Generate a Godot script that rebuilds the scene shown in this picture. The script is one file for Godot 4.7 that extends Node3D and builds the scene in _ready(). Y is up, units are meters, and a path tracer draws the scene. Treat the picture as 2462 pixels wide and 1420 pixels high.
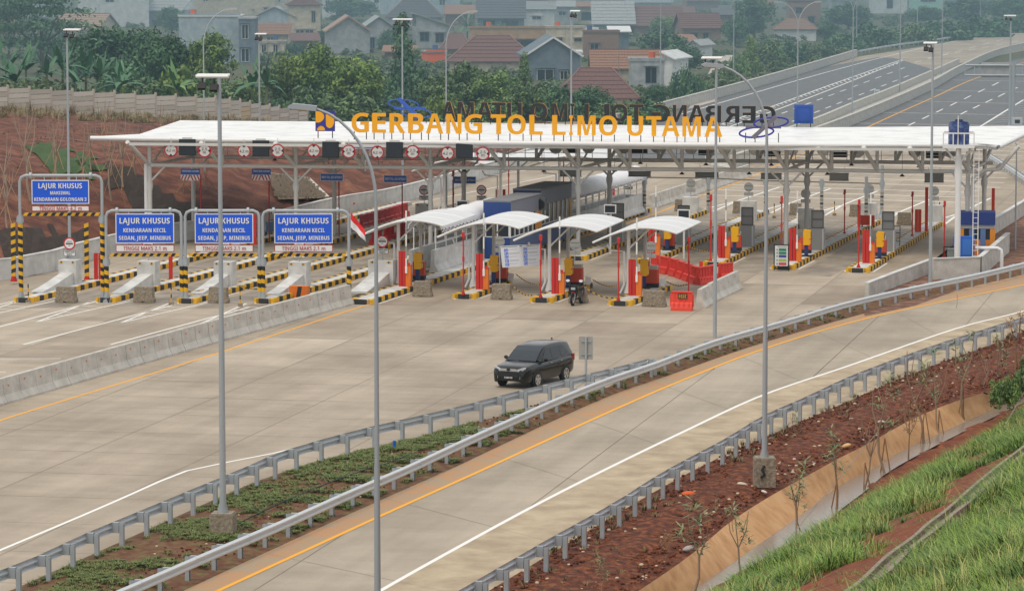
extends Node3D
# Toll plaza. Metres, y up. The camera stands 18.1 m above the plaza and looks along -z.
# g(x, y) is the point of the ground that the photograph shows at pixel (x, y) of 2462 x 1420.

const F := 8300.0
const HORIZON := -138.0
const EYE := 18.1
const YAW := -0.2187   # turns +z to the near end of the toll lanes, +x to their right
var tilt := atan((710.0 - HORIZON) / F)
var cache := {}
var used := {}
var rng := RandomNumberGenerator.new()
var A := Vector3(sin(YAW), 0, cos(YAW))      # towards the near end of the lanes
var R := Vector3(cos(YAW), 0, -sin(YAW))     # to the right across the lanes

class MB:
	var v := PackedVector3Array()
	var n := PackedVector3Array()
	var u := PackedVector2Array()
	var c := PackedColorArray()
	var col := Color.WHITE
	func vert(p: Vector3, nn: Vector3, uv := Vector2.ZERO) -> void:
		v.append(p); n.append(nn); u.append(uv); c.append(col)
	func tri(a: Vector3, b: Vector3, d: Vector3, hint: Vector3) -> void:
		var k := (b - a).cross(d - a)
		var nn := k.normalized()
		if k.dot(hint) > 0.0:
			vert(a, nn); vert(d, nn); vert(b, nn)
		else:
			vert(a, -nn); vert(b, -nn); vert(d, -nn)
	func smooth(a: Vector3, b: Vector3, d: Vector3, na: Vector3, nb: Vector3, nd: Vector3) -> void:
		if (b - a).cross(d - a).dot(na + nb + nd) > 0.0:
			vert(a, na); vert(d, nd); vert(b, nb)
		else:
			vert(a, na); vert(b, nb); vert(d, nd)
	func quad(a: Vector3, b: Vector3, d: Vector3, e: Vector3, hint: Vector3) -> void:
		tri(a, b, d, hint); tri(a, d, e, hint)
	func box(at: Vector3, size: Vector3, bs := Basis()) -> void:
		var h := size / 2
		for i in 3:
			for s in [-1.0, 1.0]:
				var o := Vector3.ZERO; o[i] = s * h[i]
				var p := Vector3.ZERO; p[(i + 1) % 3] = h[(i + 1) % 3]
				var q := Vector3.ZERO; q[(i + 2) % 3] = h[(i + 2) % 3]
				quad(at + bs * (o - p - q), at + bs * (o + p - q), at + bs * (o + p + q), at + bs * (o - p + q), bs * o)
	func bar(a: Vector3, b: Vector3, w: float, t: float) -> void:   # a straight box from a to b
		var d := (b - a).normalized()
		var x := d.cross(Vector3.UP if absf(d.y) < 0.95 else Vector3.RIGHT).normalized()
		box((a + b) / 2, Vector3(w, t, a.distance_to(b)), Basis(x, d.cross(x) * -1.0, -d))
	func tube(pts: Array, r: Variant, sides := 8, caps := true) -> void:
		var rings := []
		var norms := []
		var x := Vector3.ZERO
		for i in pts.size():
			var d: Vector3 = (pts[mini(i + 1, pts.size() - 1)] - pts[maxi(i - 1, 0)]).normalized()
			if x == Vector3.ZERO:
				x = d.cross(Vector3.UP if absf(d.y) < 0.9 else Vector3.BACK).normalized()
			x = (x - d * x.dot(d)).normalized()
			var y := d.cross(x)
			var ring := []
			var nr := []
			var rr: float = r[i] if r is Array else r
			for k in sides:
				var w := x * cos(TAU * k / sides) + y * sin(TAU * k / sides)
				ring.append(pts[i] + w * rr); nr.append(w)
			rings.append(ring); norms.append(nr)
		for i in pts.size() - 1:
			for k in sides:
				var m := (k + 1) % sides
				smooth(rings[i][k], rings[i + 1][k], rings[i + 1][m], norms[i][k], norms[i + 1][k], norms[i + 1][m])
				smooth(rings[i][k], rings[i + 1][m], rings[i][m], norms[i][k], norms[i + 1][m], norms[i][m])
		if caps:
			for e in [[0, pts[0] - pts[1]], [pts.size() - 1, pts[-1] - pts[-2]]]:
				for k in range(1, sides - 1):
					tri(rings[e[0]][0], rings[e[0]][k], rings[e[0]][k + 1], e[1])
	func prism(poly: PackedVector2Array, t: Transform3D, depth: float) -> void:   # polygon in t's xy plane, depth along -z
		var ix := Geometry2D.triangulate_polygon(poly)
		var back := -t.basis.z * depth
		for i in range(0, ix.size(), 3):
			var a := t * Vector3(poly[ix[i]].x, poly[ix[i]].y, 0)
			var b := t * Vector3(poly[ix[i + 1]].x, poly[ix[i + 1]].y, 0)
			var d := t * Vector3(poly[ix[i + 2]].x, poly[ix[i + 2]].y, 0)
			tri(a, b, d, t.basis.z)
			tri(a + back, b + back, d + back, -t.basis.z)
		var turn := -1.0 if Geometry2D.is_polygon_clockwise(poly) else 1.0
		for i in poly.size():
			var p := poly[i]
			var q := poly[(i + 1) % poly.size()]
			var o := Vector2(q.y - p.y, p.x - q.x) * turn
			var a := t * Vector3(p.x, p.y, 0)
			var b := t * Vector3(q.x, q.y, 0)
			quad(a, b, b + back, a + back, t.basis * Vector3(o.x, o.y, 0))
	func loft(rows: Array, up := Vector3.UP, uvs := 0.25) -> void:   # a smooth sheet over rows of points
		var m: int = rows[0].size()
		var nr := []
		for i in rows.size():
			var r := []
			for k in m:
				var a: Vector3 = rows[mini(i + 1, rows.size() - 1)][k] - rows[maxi(i - 1, 0)][k]
				var b: Vector3 = rows[i][mini(k + 1, m - 1)] - rows[i][maxi(k - 1, 0)]
				var w := a.cross(b).normalized()
				r.append(up if w.is_zero_approx() else w if w.dot(up) > 0 else -w)
			nr.append(r)
		for i in rows.size() - 1:
			for k in m - 1:
				smooth(rows[i][k], rows[i][k + 1], rows[i + 1][k + 1], nr[i][k], nr[i][k + 1], nr[i + 1][k + 1])
				smooth(rows[i][k], rows[i + 1][k + 1], rows[i + 1][k], nr[i][k], nr[i + 1][k + 1], nr[i + 1][k])
	func mesh() -> ArrayMesh:
		var arr := []
		arr.resize(Mesh.ARRAY_MAX)
		arr[Mesh.ARRAY_VERTEX] = v
		arr[Mesh.ARRAY_NORMAL] = n
		arr[Mesh.ARRAY_TEX_UV] = u
		arr[Mesh.ARRAY_COLOR] = c
		var am := ArrayMesh.new()
		am.add_surface_from_arrays(Mesh.PRIMITIVE_TRIANGLES, arr)
		return am

func ray(x: float, y: float) -> Vector3:
	return Vector3((x - 1231.0) / F, (710.0 - y) / F, -1).rotated(Vector3.RIGHT, -tilt)

func g(x: float, y: float, h := 0.0) -> Vector3:
	var r := ray(x, y)
	return Vector3(0, EYE, 0) + r * ((h - EYE) / r.y)

func tall(base: Vector3, y: float) -> float:     # height of the point that stands over base and shows at pixel row y
	var r := ray(1231, y)
	return EYE + r.y * base.z / r.z

func wide(base: Vector3) -> float:               # pixels per metre at that distance
	return F / -base.z

func path(a: Array, h := 0.0) -> PackedVector3Array:
	var out := PackedVector3Array()
	for i in range(0, a.size(), 2):
		out.append(g(a[i], a[i + 1], h))
	return out

func even(p: PackedVector3Array, step: float) -> PackedVector3Array:   # a smooth curve through p, sampled every step metres
	var cv := Curve3D.new()
	cv.bake_interval = minf(step * 0.25, 0.5)
	for i in p.size():
		var t := (p[mini(i + 1, p.size() - 1)] - p[maxi(i - 1, 0)]) / 6.0
		cv.add_point(p[i], -t if i > 0 else Vector3.ZERO, t if i < p.size() - 1 else Vector3.ZERO)
	var out := PackedVector3Array()
	var n := maxi(1, roundi(cv.get_baked_length() / step))
	for i in n + 1:
		out.append(cv.sample_baked(cv.get_baked_length() * i / n))
	return out

func rgb(r: int, gg: int, b: int) -> Color:
	return Color8(r, gg, b)

func mat(r: int, gg: int, b: int, rough := 0.7, metal := 0.0) -> StandardMaterial3D:
	var key := [r, gg, b, rough, metal]
	if not cache.has(key):
		var m := StandardMaterial3D.new()
		m.albedo_color = Color8(r, gg, b)
		m.roughness = rough
		m.metallic = metal
		cache[key] = m
	return cache[key]

func noisy(key: String, a: Color, b: Color, size: float, freq := 0.02, rough := 0.85, bump := 0.0, mid = null, extra := 0.0) -> StandardMaterial3D:   # world-mapped noise colour; size in metres per tile
	if cache.has(key):
		return cache[key]
	var m := StandardMaterial3D.new()
	var f := FastNoiseLite.new()
	f.seed = key.hash() & 0xffff
	f.noise_type = FastNoiseLite.TYPE_SIMPLEX_SMOOTH
	f.frequency = freq
	f.fractal_octaves = 6
	f.fractal_gain = 0.62
	var im := f.get_seamless_image(512, 512)
	var w := FastNoiseLite.new()
	w.seed = f.seed + 7
	w.frequency = 0.35
	var fine := w.get_seamless_image(512, 512)
	var out := Image.create(512, 512, false, Image.FORMAT_RGB8)
	for y in 512:
		for x in 512:
			var k: float = clampf((im.get_pixel(x, y).r - 0.5) * 1.5 + 0.5 + (fine.get_pixel(x, y).r - 0.5) * (0.35 + extra), 0, 1)
			out.set_pixel(x, y, a.lerp(b, k) if mid == null else (a.lerp(mid, k * 2) if k < 0.5 else (mid as Color).lerp(b, k * 2 - 1)))
	m.albedo_texture = ImageTexture.create_from_image(out)
	m.uv1_triplanar = true
	m.uv1_world_triplanar = true
	m.uv1_scale = Vector3.ONE / size
	m.roughness = rough
	if bump > 0:
		m.heightmap_enabled = true
		m.heightmap_texture = m.albedo_texture
		m.heightmap_scale = bump
	cache[key] = m
	return m

func paving(key: String, a: Color, c: Color, streak: float) -> StandardMaterial3D:     # concrete with broad stains and wheel-worn streaks along the lanes; one tile is 24 m across, 72 m along
	var m := StandardMaterial3D.new()
	var f := FastNoiseLite.new()
	f.seed = key.hash() & 0xffff
	f.frequency = 0.006
	f.fractal_octaves = 6
	f.fractal_gain = 0.6
	var big := f.get_seamless_image(512, 1024)
	f.frequency = 0.03
	f.seed += 3
	var worn := f.get_seamless_image(512, 64)
	worn.resize(512, 1024, Image.INTERPOLATE_CUBIC)
	f.frequency = 0.05
	var across := f.get_seamless_image(64, 1024)
	across.resize(512, 1024, Image.INTERPOLATE_CUBIC)
	f.frequency = 0.4
	var fine := f.get_seamless_image(512, 1024)
	var spots := FastNoiseLite.new()
	spots.noise_type = FastNoiseLite.TYPE_CELLULAR
	spots.frequency = 0.02
	spots.seed = f.seed
	var drip := spots.get_seamless_image(512, 1024)
	var out := Image.create(512, 1024, false, Image.FORMAT_RGB8)
	for y in 1024:
		for x in 512:
			var k := 0.5 + (big.get_pixel(x, y).r - 0.5) * 1.0 + (worn.get_pixel(x, y).r - 0.5) * streak + (across.get_pixel(x, y).r - 0.5) * 0.35 + (fine.get_pixel(x, y).r - 0.5) * 0.3
			var p := a.lerp(c, clampf(k, 0.0, 1.0))
			if drip.get_pixel(x, y).r < 0.035: p = p.darkened(0.12)
			out.set_pixel(x, y, p)
	m.albedo_texture = ImageTexture.create_from_image(out)
	m.roughness = 0.7
	return m

func named(called: String) -> String:
	used[called] = used.get(called, -1) + 1
	return called if used[called] == 0 else "%s_%03d" % [called, used[called]]

func thing(called: String, label: String, category: String, at := Vector3.ZERO, yaw := 0.0, group := "") -> Node3D:
	var o := Node3D.new()
	o.name = named(called)
	add_child(o)
	o.position = at
	o.rotation.y = yaw
	return tag(o, label, category, group)

func tag(o: Node3D, label: String, category := "", group := "") -> Node3D:
	if label: o.set_meta("label", label)
	if category: o.set_meta("category", category)
	if group: o.set_meta("group", group)
	elif o.has_meta("group"): o.remove_meta("group")
	return o

func part(o: Node3D, called: String, m: Variant, material: Material, at := Transform3D()) -> MeshInstance3D:
	var p := MeshInstance3D.new()
	p.mesh = m.mesh() if m is MB else m
	p.material_override = material
	p.transform = at
	var n := called
	var k := 0
	while o.has_node(n):
		k += 1
		n = "%s_%03d" % [called, k]
	p.name = n
	o.add_child(p)
	return p

func copy(o: Node3D, label: String, at: Vector3, yaw: float, group := "") -> Node3D:
	var d: Node3D = o.duplicate()
	d.name = named(String(o.name).rstrip("0123456789").trim_suffix("_"))
	add_child(d)
	d.position = at
	d.rotation.y = yaw
	return tag(d, label, "", group if group else String(o.get_meta("group", "")))

func struct(called: String, m: Variant, material: Material) -> MeshInstance3D:
	var p := MeshInstance3D.new()
	p.mesh = m.mesh() if m is MB else m
	p.material_override = material
	p.name = named(called)
	p.set_meta("kind", "structure")
	add_child(p)
	return p

func stuff(p: Node3D) -> Node3D:
	p.set_meta("kind", "stuff")
	return p

func B(size: Vector3, at := Vector3.ZERO) -> ArrayMesh:     # a box, cached
	var key := ["box", size, at]
	if not cache.has(key):
		var b := MB.new()
		b.box(at, size)
		cache[key] = b.mesh()
	return cache[key]

func C(r: float, h: float, sides := 12, r2 := -1.0) -> ArrayMesh:    # an upright cylinder standing on y = 0, cached
	var key := ["cyl", r, h, sides, r2]
	if not cache.has(key):
		var b := MB.new()
		b.tube([Vector3.ZERO, Vector3(0, h, 0)], [r, r if r2 < 0 else r2], sides)
		cache[key] = b.mesh()
	return cache[key]

func T(x: float, y: float, z: float, yaw := 0.0) -> Transform3D:
	return Transform3D(Basis(Vector3.UP, yaw), Vector3(x, y, z))

func disc(r: float, t: float, sides := 28) -> ArrayMesh:     # a round plate facing +z
	var key := ["disc", r, t, sides]
	if not cache.has(key):
		var b := MB.new()
		b.tube([Vector3(0, 0, -t / 2), Vector3(0, 0, t / 2)], r, sides)
		cache[key] = b.mesh()
	return cache[key]

func words(o: Node3D, text: String, m: Material, cx: float, cy: float, z: float, h: float, w := 0.0, called := "lettering", bold := true, depth := 0.012, back := false) -> MeshInstance3D:
	var key := ["text", text, bold, depth]   # lettering facing +z, capital height h, squeezed to width w
	if not cache.has(key):
		var t := TextMesh.new()
		var f := SystemFont.new()
		f.font_names = PackedStringArray(["Droid Sans"])
		f.font_weight = 700 if bold else 400
		t.font = f
		t.font_size = 32
		t.pixel_size = 0.01
		t.depth = depth
		t.curve_step = 2.0
		t.text = text
		cache[key] = t
	var tm: TextMesh = cache[key]
	var box := tm.get_aabb()
	var capital := 0.23
	var s := h / capital
	var sx := (w / box.size.x) if w > 0 else s
	var p := part(o, called, tm, m)
	p.scale = Vector3(sx * (-1 if back else 1), s, 1)
	var c := box.position + box.size / 2
	p.position = Vector3(cx - c.x * p.scale.x, cy - 0.005 * s, z)
	return p

func sheet(called: String, pts: PackedVector3Array, m: Material, y: float) -> MeshInstance3D:
	var flat := PackedVector2Array()
	for p in pts:
		flat.append(Vector2(p.x, p.z))
	var ix := Geometry2D.triangulate_polygon(flat)
	var b := MB.new()
	for i in range(0, ix.size(), 3):
		var t := []
		for k in 3:
			t.append(Vector3(flat[ix[i + k]].x, y, flat[ix[i + k]].y))
		b.tri(t[0], t[1], t[2], Vector3.UP)
	for i in b.v.size():
		b.u[i] = Vector2(b.v[i].dot(R) / 24.0, b.v[i].dot(A) / 72.0)
	return struct(called, b, m)

func ribbon(b: MB, p: PackedVector3Array, w: float, y: float) -> void:
	var l := []
	var r := []
	for i in p.size():
		var d := (p[mini(i + 1, p.size() - 1)] - p[maxi(i - 1, 0)])
		d.y = 0
		var x := d.normalized().cross(Vector3.UP) * w / 2
		l.append(Vector3(p[i].x - x.x, y, p[i].z - x.z))
		r.append(Vector3(p[i].x + x.x, y, p[i].z + x.z))
	for i in p.size() - 1:
		b.quad(l[i], r[i], r[i + 1], l[i + 1], Vector3.UP)

func paint(o: Node3D, px: Array, w: float, m: Material, y := 0.006, curved := true) -> void:   # one painted line
	var b := MB.new()
	var p := path(px)
	ribbon(b, even(p, 2.5) if curved and p.size() > 2 else p, w, y)
	part(o, "painted_line", b, m)

func seg(p: PackedVector3Array, n: int) -> Array:     # n + 1 points spread evenly along p
	var out := []
	var total := 0.0
	for i in p.size() - 1:
		total += p[i].distance_to(p[i + 1])
	for k in n + 1:
		var s := total * k / n
		var i := 0
		while i < p.size() - 2 and s > p[i].distance_to(p[i + 1]):
			s -= p[i].distance_to(p[i + 1])
			i += 1
		out.append(p[i].lerp(p[i + 1], minf(1.0, s / maxf(0.001, p[i].distance_to(p[i + 1])))))
	return out

var lump := FastNoiseLite.new()
func strip(called: String, rails: Array, n: int, m: Material, rough := 0.0, sub := 4) -> MeshInstance3D:   # a surface lofted across several long rails
	var rows := []
	var cols := []
	for r in rails:
		cols.append(seg(even(r, 2.0), n))
	for i in n + 1:
		var row := []
		for k in cols.size() - 1:
			for j in sub + (1 if k == cols.size() - 2 else 0):
				var p: Vector3 = cols[k][i].lerp(cols[k + 1][i], float(j) / sub)
				var edge := 0.0 if (k == 0 and j == 0) or (k == cols.size() - 2 and j == sub) else 1.0
				p.y += edge * rough * (lump.get_noise_2d(p.x * 30, p.z * 30) + 0.6 * lump.get_noise_2d(p.x * 110, p.z * 110))
				row.append(p)
		rows.append(row)
	var b := MB.new()
	b.loft(rows)
	return struct(called, b, m)

var M := {}
func _ready() -> void:
	rng.seed = 41
	lump.frequency = 0.05
	var cam := Camera3D.new()
	cam.name = "camera"
	cam.fov = rad_to_deg(2 * atan(710.0 / F))
	cam.near = 1.0
	cam.far = 6000.0
	cam.position = Vector3(0, EYE, 0)
	cam.rotation.x = -tilt
	add_child(cam)
	cam.current = true
	var we := WorldEnvironment.new()
	we.name = "world_environment"
	var e := Environment.new()
	e.background_mode = Environment.BG_SKY
	var sm := ProceduralSkyMaterial.new()
	sm.sky_top_color = Color(0.87, 0.87, 0.88)
	sm.sky_horizon_color = Color(0.88, 0.885, 0.89)
	sm.sky_curve = 0.2
	sm.ground_bottom_color = Color(0.45, 0.45, 0.44)
	sm.ground_horizon_color = Color(0.6, 0.62, 0.62)
	sm.sun_angle_max = 1.0
	sm.sky_energy_multiplier = 1.0
	e.sky = Sky.new()
	e.sky.sky_material = sm
	e.background_energy_multiplier = 1.0
	e.tonemap_mode = Environment.TONE_MAPPER_LINEAR
	e.tonemap_exposure = 1.21
	e.fog_enabled = true
	e.fog_density = 0.00012
	e.fog_light_color = Color8(166, 204, 222)
	e.volumetric_fog_enabled = true
	e.volumetric_fog_density = 0.0
	e.sdfgi_enabled = true
	e.ssao_enabled = true
	e.ssil_enabled = true
	we.environment = e
	add_child(we)
	var sun := DirectionalLight3D.new()
	sun.name = "sun"
	sun.light_energy = 0.45
	sun.light_color = Color(1.0, 0.96, 0.9)
	sun.light_angular_distance = 25.0
	sun.shadow_enabled = true
	sun.rotation_degrees = Vector3(-62, -35, 0)
	add_child(sun)
	# smoke haze lying over the houses behind the plaza
	var haze := FogVolume.new()
	haze.name = "haze"
	haze.size = Vector3(1500, 70, 900)
	haze.position = Vector3(0, 30, -720)
	var fm := FogMaterial.new()
	fm.density = 0.001
	fm.albedo = Color8(176, 210, 226)
	haze.material = fm
	haze.set_meta("kind", "stuff")
	add_child(haze)
	palette()
	ground()
	build_all()

func palette() -> void:
	M.white = mat(226, 228, 228, 0.45)
	M.paint = mat(232, 232, 228, 0.7)
	M.yellow_line = mat(236, 168, 40, 0.7)
	M.steel = mat(204, 210, 214, 0.4, 0.3)
	M.galv = mat(168, 175, 180, 0.5, 0.25)
	M.pole = mat(168, 176, 181, 0.5, 0.25)
	M.truss = mat(206, 207, 204, 0.5)
	M.black = mat(26, 27, 30, 0.6)
	M.screen = mat(36, 42, 50, 0.35)
	M.kerb_black = mat(48, 48, 48, 0.75)
	M.kerb_yellow = mat(222, 172, 28, 0.6)
	M.red = mat(196, 38, 30, 0.5)
	M.orange_red = mat(205, 66, 34, 0.5)
	M.orange = mat(226, 118, 28, 0.5)
	M.amber = mat(232, 174, 10, 0.45)
	M.blue = mat(28, 72, 178, 0.4)
	M.navy = mat(30, 50, 104, 0.5)
	M.letter_yellow = mat(250, 176, 4, 0.5)
	M.concrete_new = noisy("new", rgb(184, 185, 183), rgb(216, 217, 215), 6.0, 0.01, 0.8)
	M.block = noisy("block", rgb(112, 102, 88), rgb(164, 152, 134), 1.6, 0.02, 0.9, 1.0)
	M.parapet = noisy("parapet", rgb(176, 173, 165), rgb(208, 206, 199), 5.0, 0.012, 0.85)
	M.plaza = paving("plaza", rgb(142, 129, 112), rgb(182, 169, 150), 0.4)
	M.plaza_grey = paving("ramp", rgb(140, 129, 113), rgb(176, 164, 146), 0.4)
	M.dusty = noisy("dusty", rgb(182, 138, 98), rgb(160, 144, 120), 9.0, 0.01, 0.85, 0.0, rgb(172, 140, 108))
	M.lane = noisy("lane", rgb(124, 116, 105), rgb(162, 152, 137), 14.0, 0.01, 0.7, 0.0, rgb(142, 132, 118))
	M.asphalt = noisy("asphalt", rgb(92, 92, 94), rgb(108, 108, 109), 11.0, 0.012, 0.7)
	M.soil = noisy("soil", rgb(56, 26, 13), rgb(146, 88, 50), 3.7, 0.016, 0.95, 9.0, rgb(102, 48, 24), 1.0)
	M.verge = noisy("verge", rgb(86, 50, 32), rgb(104, 104, 58), 4.0, 0.015, 0.95, 5.0, rgb(108, 70, 44), 0.6)
	M.bank = noisy("bank", rgb(60, 31, 22), rgb(140, 94, 68), 17.0, 0.013, 0.95, 10.0, rgb(102, 54, 37), 0.9)
	M.slope = noisy("slope", rgb(84, 44, 20), rgb(140, 76, 38), 5.0, 0.014, 0.95, 8.0, rgb(112, 54, 26), 0.8)
	M.ditch = noisy("ditch", rgb(172, 124, 80), rgb(218, 180, 134), 6.3, 0.01, 0.85, 0.0, rgb(204, 160, 112), 0.1)
	M.red_ground = noisy("red_ground", rgb(92, 58, 46), rgb(150, 116, 94), 9.0, 0.015, 0.95, 5.0, rgb(118, 84, 66), 0.5)
	M.land = noisy("land", rgb(60, 66, 36), rgb(98, 92, 58), 23.0, 0.015, 0.95)
	var w := StandardMaterial3D.new()
	w.albedo_color = Color8(132, 124, 116)
	w.roughness = 0.22
	w.metallic_specular = 0.6
	M.water = w
	var car := StandardMaterial3D.new()
	car.albedo_color = Color8(9, 9, 10)
	car.roughness = 0.25
	car.metallic_specular = 0.3
	car.clearcoat_enabled = true
	car.clearcoat = 0.7
	car.clearcoat_roughness = 0.03
	M.car = car
	M.glass_dark = mat(26, 32, 38, 0.15)
	M.chrome = mat(205, 208, 212, 0.25, 0.9)
	M.tyre = mat(28, 28, 29, 0.9)

const RAMP_L := [300, 1490, 440, 1420, 830, 1240, 1100, 1120, 1300, 1025, 1470, 950, 1600, 905, 1800, 835, 2000, 775, 2200, 722, 2462, 660, 2700, 605]
const RAMP_R := [900, 1590, 1010, 1520, 1175, 1420, 1300, 1345, 1500, 1225, 1640, 1145, 1760, 1085, 1900, 1025, 2050, 960, 2200, 895, 2400, 822, 2462, 797, 2700, 700]
const PLAZA_R := [-240, 1530, 45, 1410, 237, 1325, 409, 1248, 608, 1160, 752, 1112, 820, 1094, 982, 1057, 1144, 1014, 1239, 992, 1330, 973, 1450, 938, 1560, 888, 1700, 835, 1850, 785, 2000, 743, 2090, 712]
const DITCH_L := [1400, 1497, 1520, 1430, 1663, 1332, 1754, 1256, 1853, 1192, 1944, 1142, 2020, 1100, 2089, 1066, 2191, 1009, 2286, 969, 2362, 945, 2462, 912, 2640, 850]
const WATER_L := [1480, 1545, 1600, 1462, 1724, 1382, 1811, 1321, 1883, 1272, 1952, 1222, 2020, 1169, 2096, 1131, 2172, 1085, 2290, 1030, 2400, 980, 2480, 945, 2660, 880]
const WATER_R := [1540, 1560, 1660, 1480, 1784, 1393, 1868, 1332, 1937, 1283, 2005, 1222, 2058, 1184, 2110, 1140, 2184, 1097, 2300, 1038, 2412, 985, 2492, 950, 2680, 884]

func raised(p: PackedVector3Array, h: float, shift := Vector3.ZERO) -> PackedVector3Array:
	var out := PackedVector3Array()
	for q in p:
		out.append(q + Vector3(0, h, 0) + shift)
	return out

const DITCH_DEEP := -0.9
var slope_dir := Vector3(0.93, 0, 0.37)     # away from the ditch, up the grass slope

func slope_y(p: Vector3) -> float:    # height of the grass slope
	var o := g(1900, 1300, DITCH_DEEP)
	var s := (p - o).dot(slope_dir)
	return DITCH_DEEP + 0.45 * maxf(s, 0.0) + 0.1 * lump.get_noise_2d(p.x * 12, p.z * 12) + 0.1 * lump.get_noise_2d(p.x * 40, p.z * 40)

func on_slope(x: float, y: float) -> Vector3:
	var r := ray(x, y)
	var t := 40.0
	while t < 200.0:
		var p := Vector3(0, EYE, 0) + r * t
		if p.y < slope_y(p):
			return p
		t += 0.05
	return Vector3(0, EYE, 0) + r * 150.0

func ground() -> void:
	var b := MB.new()
	b.quad(Vector3(-2500, -1.6, 60), Vector3(2500, -1.6, 60), Vector3(2500, -1.6, -4500), Vector3(-2500, -1.6, -4500), Vector3.UP)
	struct("ground", b, M.land)
	# the land behind the plaza, level with it
	sheet("land_behind", PackedVector3Array([Vector3(-700, 0, -215), Vector3(700, 0, -215), Vector3(700, 0, -2500), Vector3(-700, 0, -2500)]), M.land, -0.03)
	# the concrete plaza
	var p := path(PLAZA_R)
	p.append_array(path([2180, 660, 2245, 625, 2330, 560, 2462, 478, 2800, 420, 2700, 250, 1500, 210, 1230, 330, 700, 452, 0, 640, -400, 760, -900, 1400]))
	var plaza := sheet("plaza", p, M.plaza, 0.0)
	# the ramp beside it
	var q := path(RAMP_L)
	var rr := path(RAMP_R)
	rr.reverse()
	q.append_array(rr)
	var ramp := sheet("ramp_road", q, M.plaza_grey, 0.004)
	strip("dusty_shoulder", [path(RAMP_L, 0.009), path([380, 1490, 525, 1420, 905, 1245, 1160, 1130, 1345, 1045, 1500, 975, 1640, 915, 1840, 838, 2100, 762, 2462, 685, 2700, 630], 0.009)], 60, M.dusty)
	strip("light_shoulder", [path(RAMP_R, 0.009), path([745, 1525, 915, 1420, 1240, 1240, 1440, 1137, 1640, 1040, 1835, 950, 2040, 880, 2300, 790, 2462, 748, 2700, 680], 0.009)], 60, noisy("shoulder", rgb(156, 140, 116), rgb(186, 170, 143), 11.0, 0.01, 0.8))
	paint(ramp, [380, 1490, 525, 1420, 905, 1245, 1160, 1130, 1345, 1045, 1500, 975, 1640, 915, 1840, 838, 2100, 762, 2462, 685, 2700, 630], 0.16, M.yellow_line, 0.014)
	paint(ramp, [745, 1525, 915, 1420, 1240, 1240, 1440, 1137, 1640, 1040, 1835, 950, 2040, 880, 2300, 790, 2462, 748, 2700, 680], 0.16, M.paint, 0.014)
	# plaza lines
	paint(plaza, [-120, 1054, 0, 1010, 260, 930, 525, 848, 895, 728, 960, 704, 1130, 656], 0.15, M.yellow_line)
	paint(plaza, [-120, 1372, 0, 1322, 237, 1222, 409, 1146, 470, 1126, 540, 1112, 640, 1093, 740, 1070, 830, 1048], 0.14, M.paint)
	for l in [[-100, 862, 145, 862], [-100, 894, 12, 894], [-20, 790, 240, 722], [55, 828, 420, 732], [265, 828, 600, 738], [-60, 745, 40, 722], [900, 508, 1545, 380], [1080, 438, 1500, 372]]:
		paint(plaza, l, 0.14, M.paint, 0.006, false)
	paint(plaza, [1400, 570, 1566, 517, 1680, 472, 1795, 430, 1930, 370, 2086, 306], 0.15, M.yellow_line)
	# rumble lines across the far side
	for k in 14:
		var y := 476.0 - k * 12.4 + k * k * 0.12
		var x0 := 1800 - (y - 430) * 2.7 if y > 330 else 2040.0 - (y - 330) * 2.4
		paint(plaza, [x0, y - 8, 2400 - (y - 450) * 0.7 if y < 450 else 2330, y + 11], 0.3, M.paint, 0.006, false)
	# joints between the slabs of concrete
	var j := MB.new()
	for k in 20:
		var o := g(900, 760) + R * (k * 4.5 - 30)
		ribbon(j, PackedVector3Array([o + A * 70, o - A * 150]), 0.035, 0.004)
	for k in 44:
		var o := g(900, 760) + A * (70 - k * 5.0)
		ribbon(j, PackedVector3Array([o - R * 30 + A * 2, o + R * (16 + k * 0.9)]), 0.03, 0.003)
	stuff(part(plaza, "slab_joint", j, mat(126, 118, 106, 0.9)))
	# single slabs cast on other days, a shade darker or lighter than their neighbours
	var dark := paving("slab_dark", rgb(128, 114, 98), rgb(164, 150, 132), 0.4)
	var pale := paving("slab_pale", rgb(156, 143, 125), rgb(192, 180, 161), 0.4)
	for sq in [[5, 4, 2, 0], [6, 4, 1, 0], [7, 3, 1, 1], [3, 7, 2, 1], [8, 5, 1, 0], [9, 2, 2, 0], [4, 9, 1, 0], [2, 11, 2, 0], [10, 1, 1, 1], [11, 2, 2, 0], [6, 8, 2, 1], [12, 1, 1, 0], [1, 13, 1, 1], [9, 6, 1, 0], [5, 11, 1, 1]]:
		var o: Vector3 = g(900, 760) + R * (sq[0] * 4.5 - 30) + A * (30 - (10 - sq[1]) * 5.0 - 10)
		var sl := MB.new()
		var k4: Array = [o + R * 0.02, o + R * 4.47, o + R * 4.47 + A * (5.0 * sq[2]), o + R * 0.02 + A * (5.0 * sq[2])]
		sl.quad(k4[0] + Vector3(0, 0.002, 0), k4[1] + Vector3(0, 0.002, 0), k4[2] + Vector3(0, 0.002, 0), k4[3] + Vector3(0, 0.002, 0), Vector3.UP)
		for i in sl.v.size(): sl.u[i] = Vector2(sl.v[i].dot(R) / 24.0, sl.v[i].dot(A) / 72.0)
		part(plaza, "concrete_slab", sl, pale if sq[3] else dark)
	var j2 := MB.new()
	var ql := seg(even(path(RAMP_L), 2.0), 34)
	var qr := seg(even(path(RAMP_R), 2.0), 34)
	for k in range(0, 35, 3):
		ribbon(j2, PackedVector3Array([ql[k], qr[k]]), 0.022, 0.012)
	stuff(part(ramp, "slab_joint", j2, mat(148, 140, 125, 0.9)))
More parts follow.
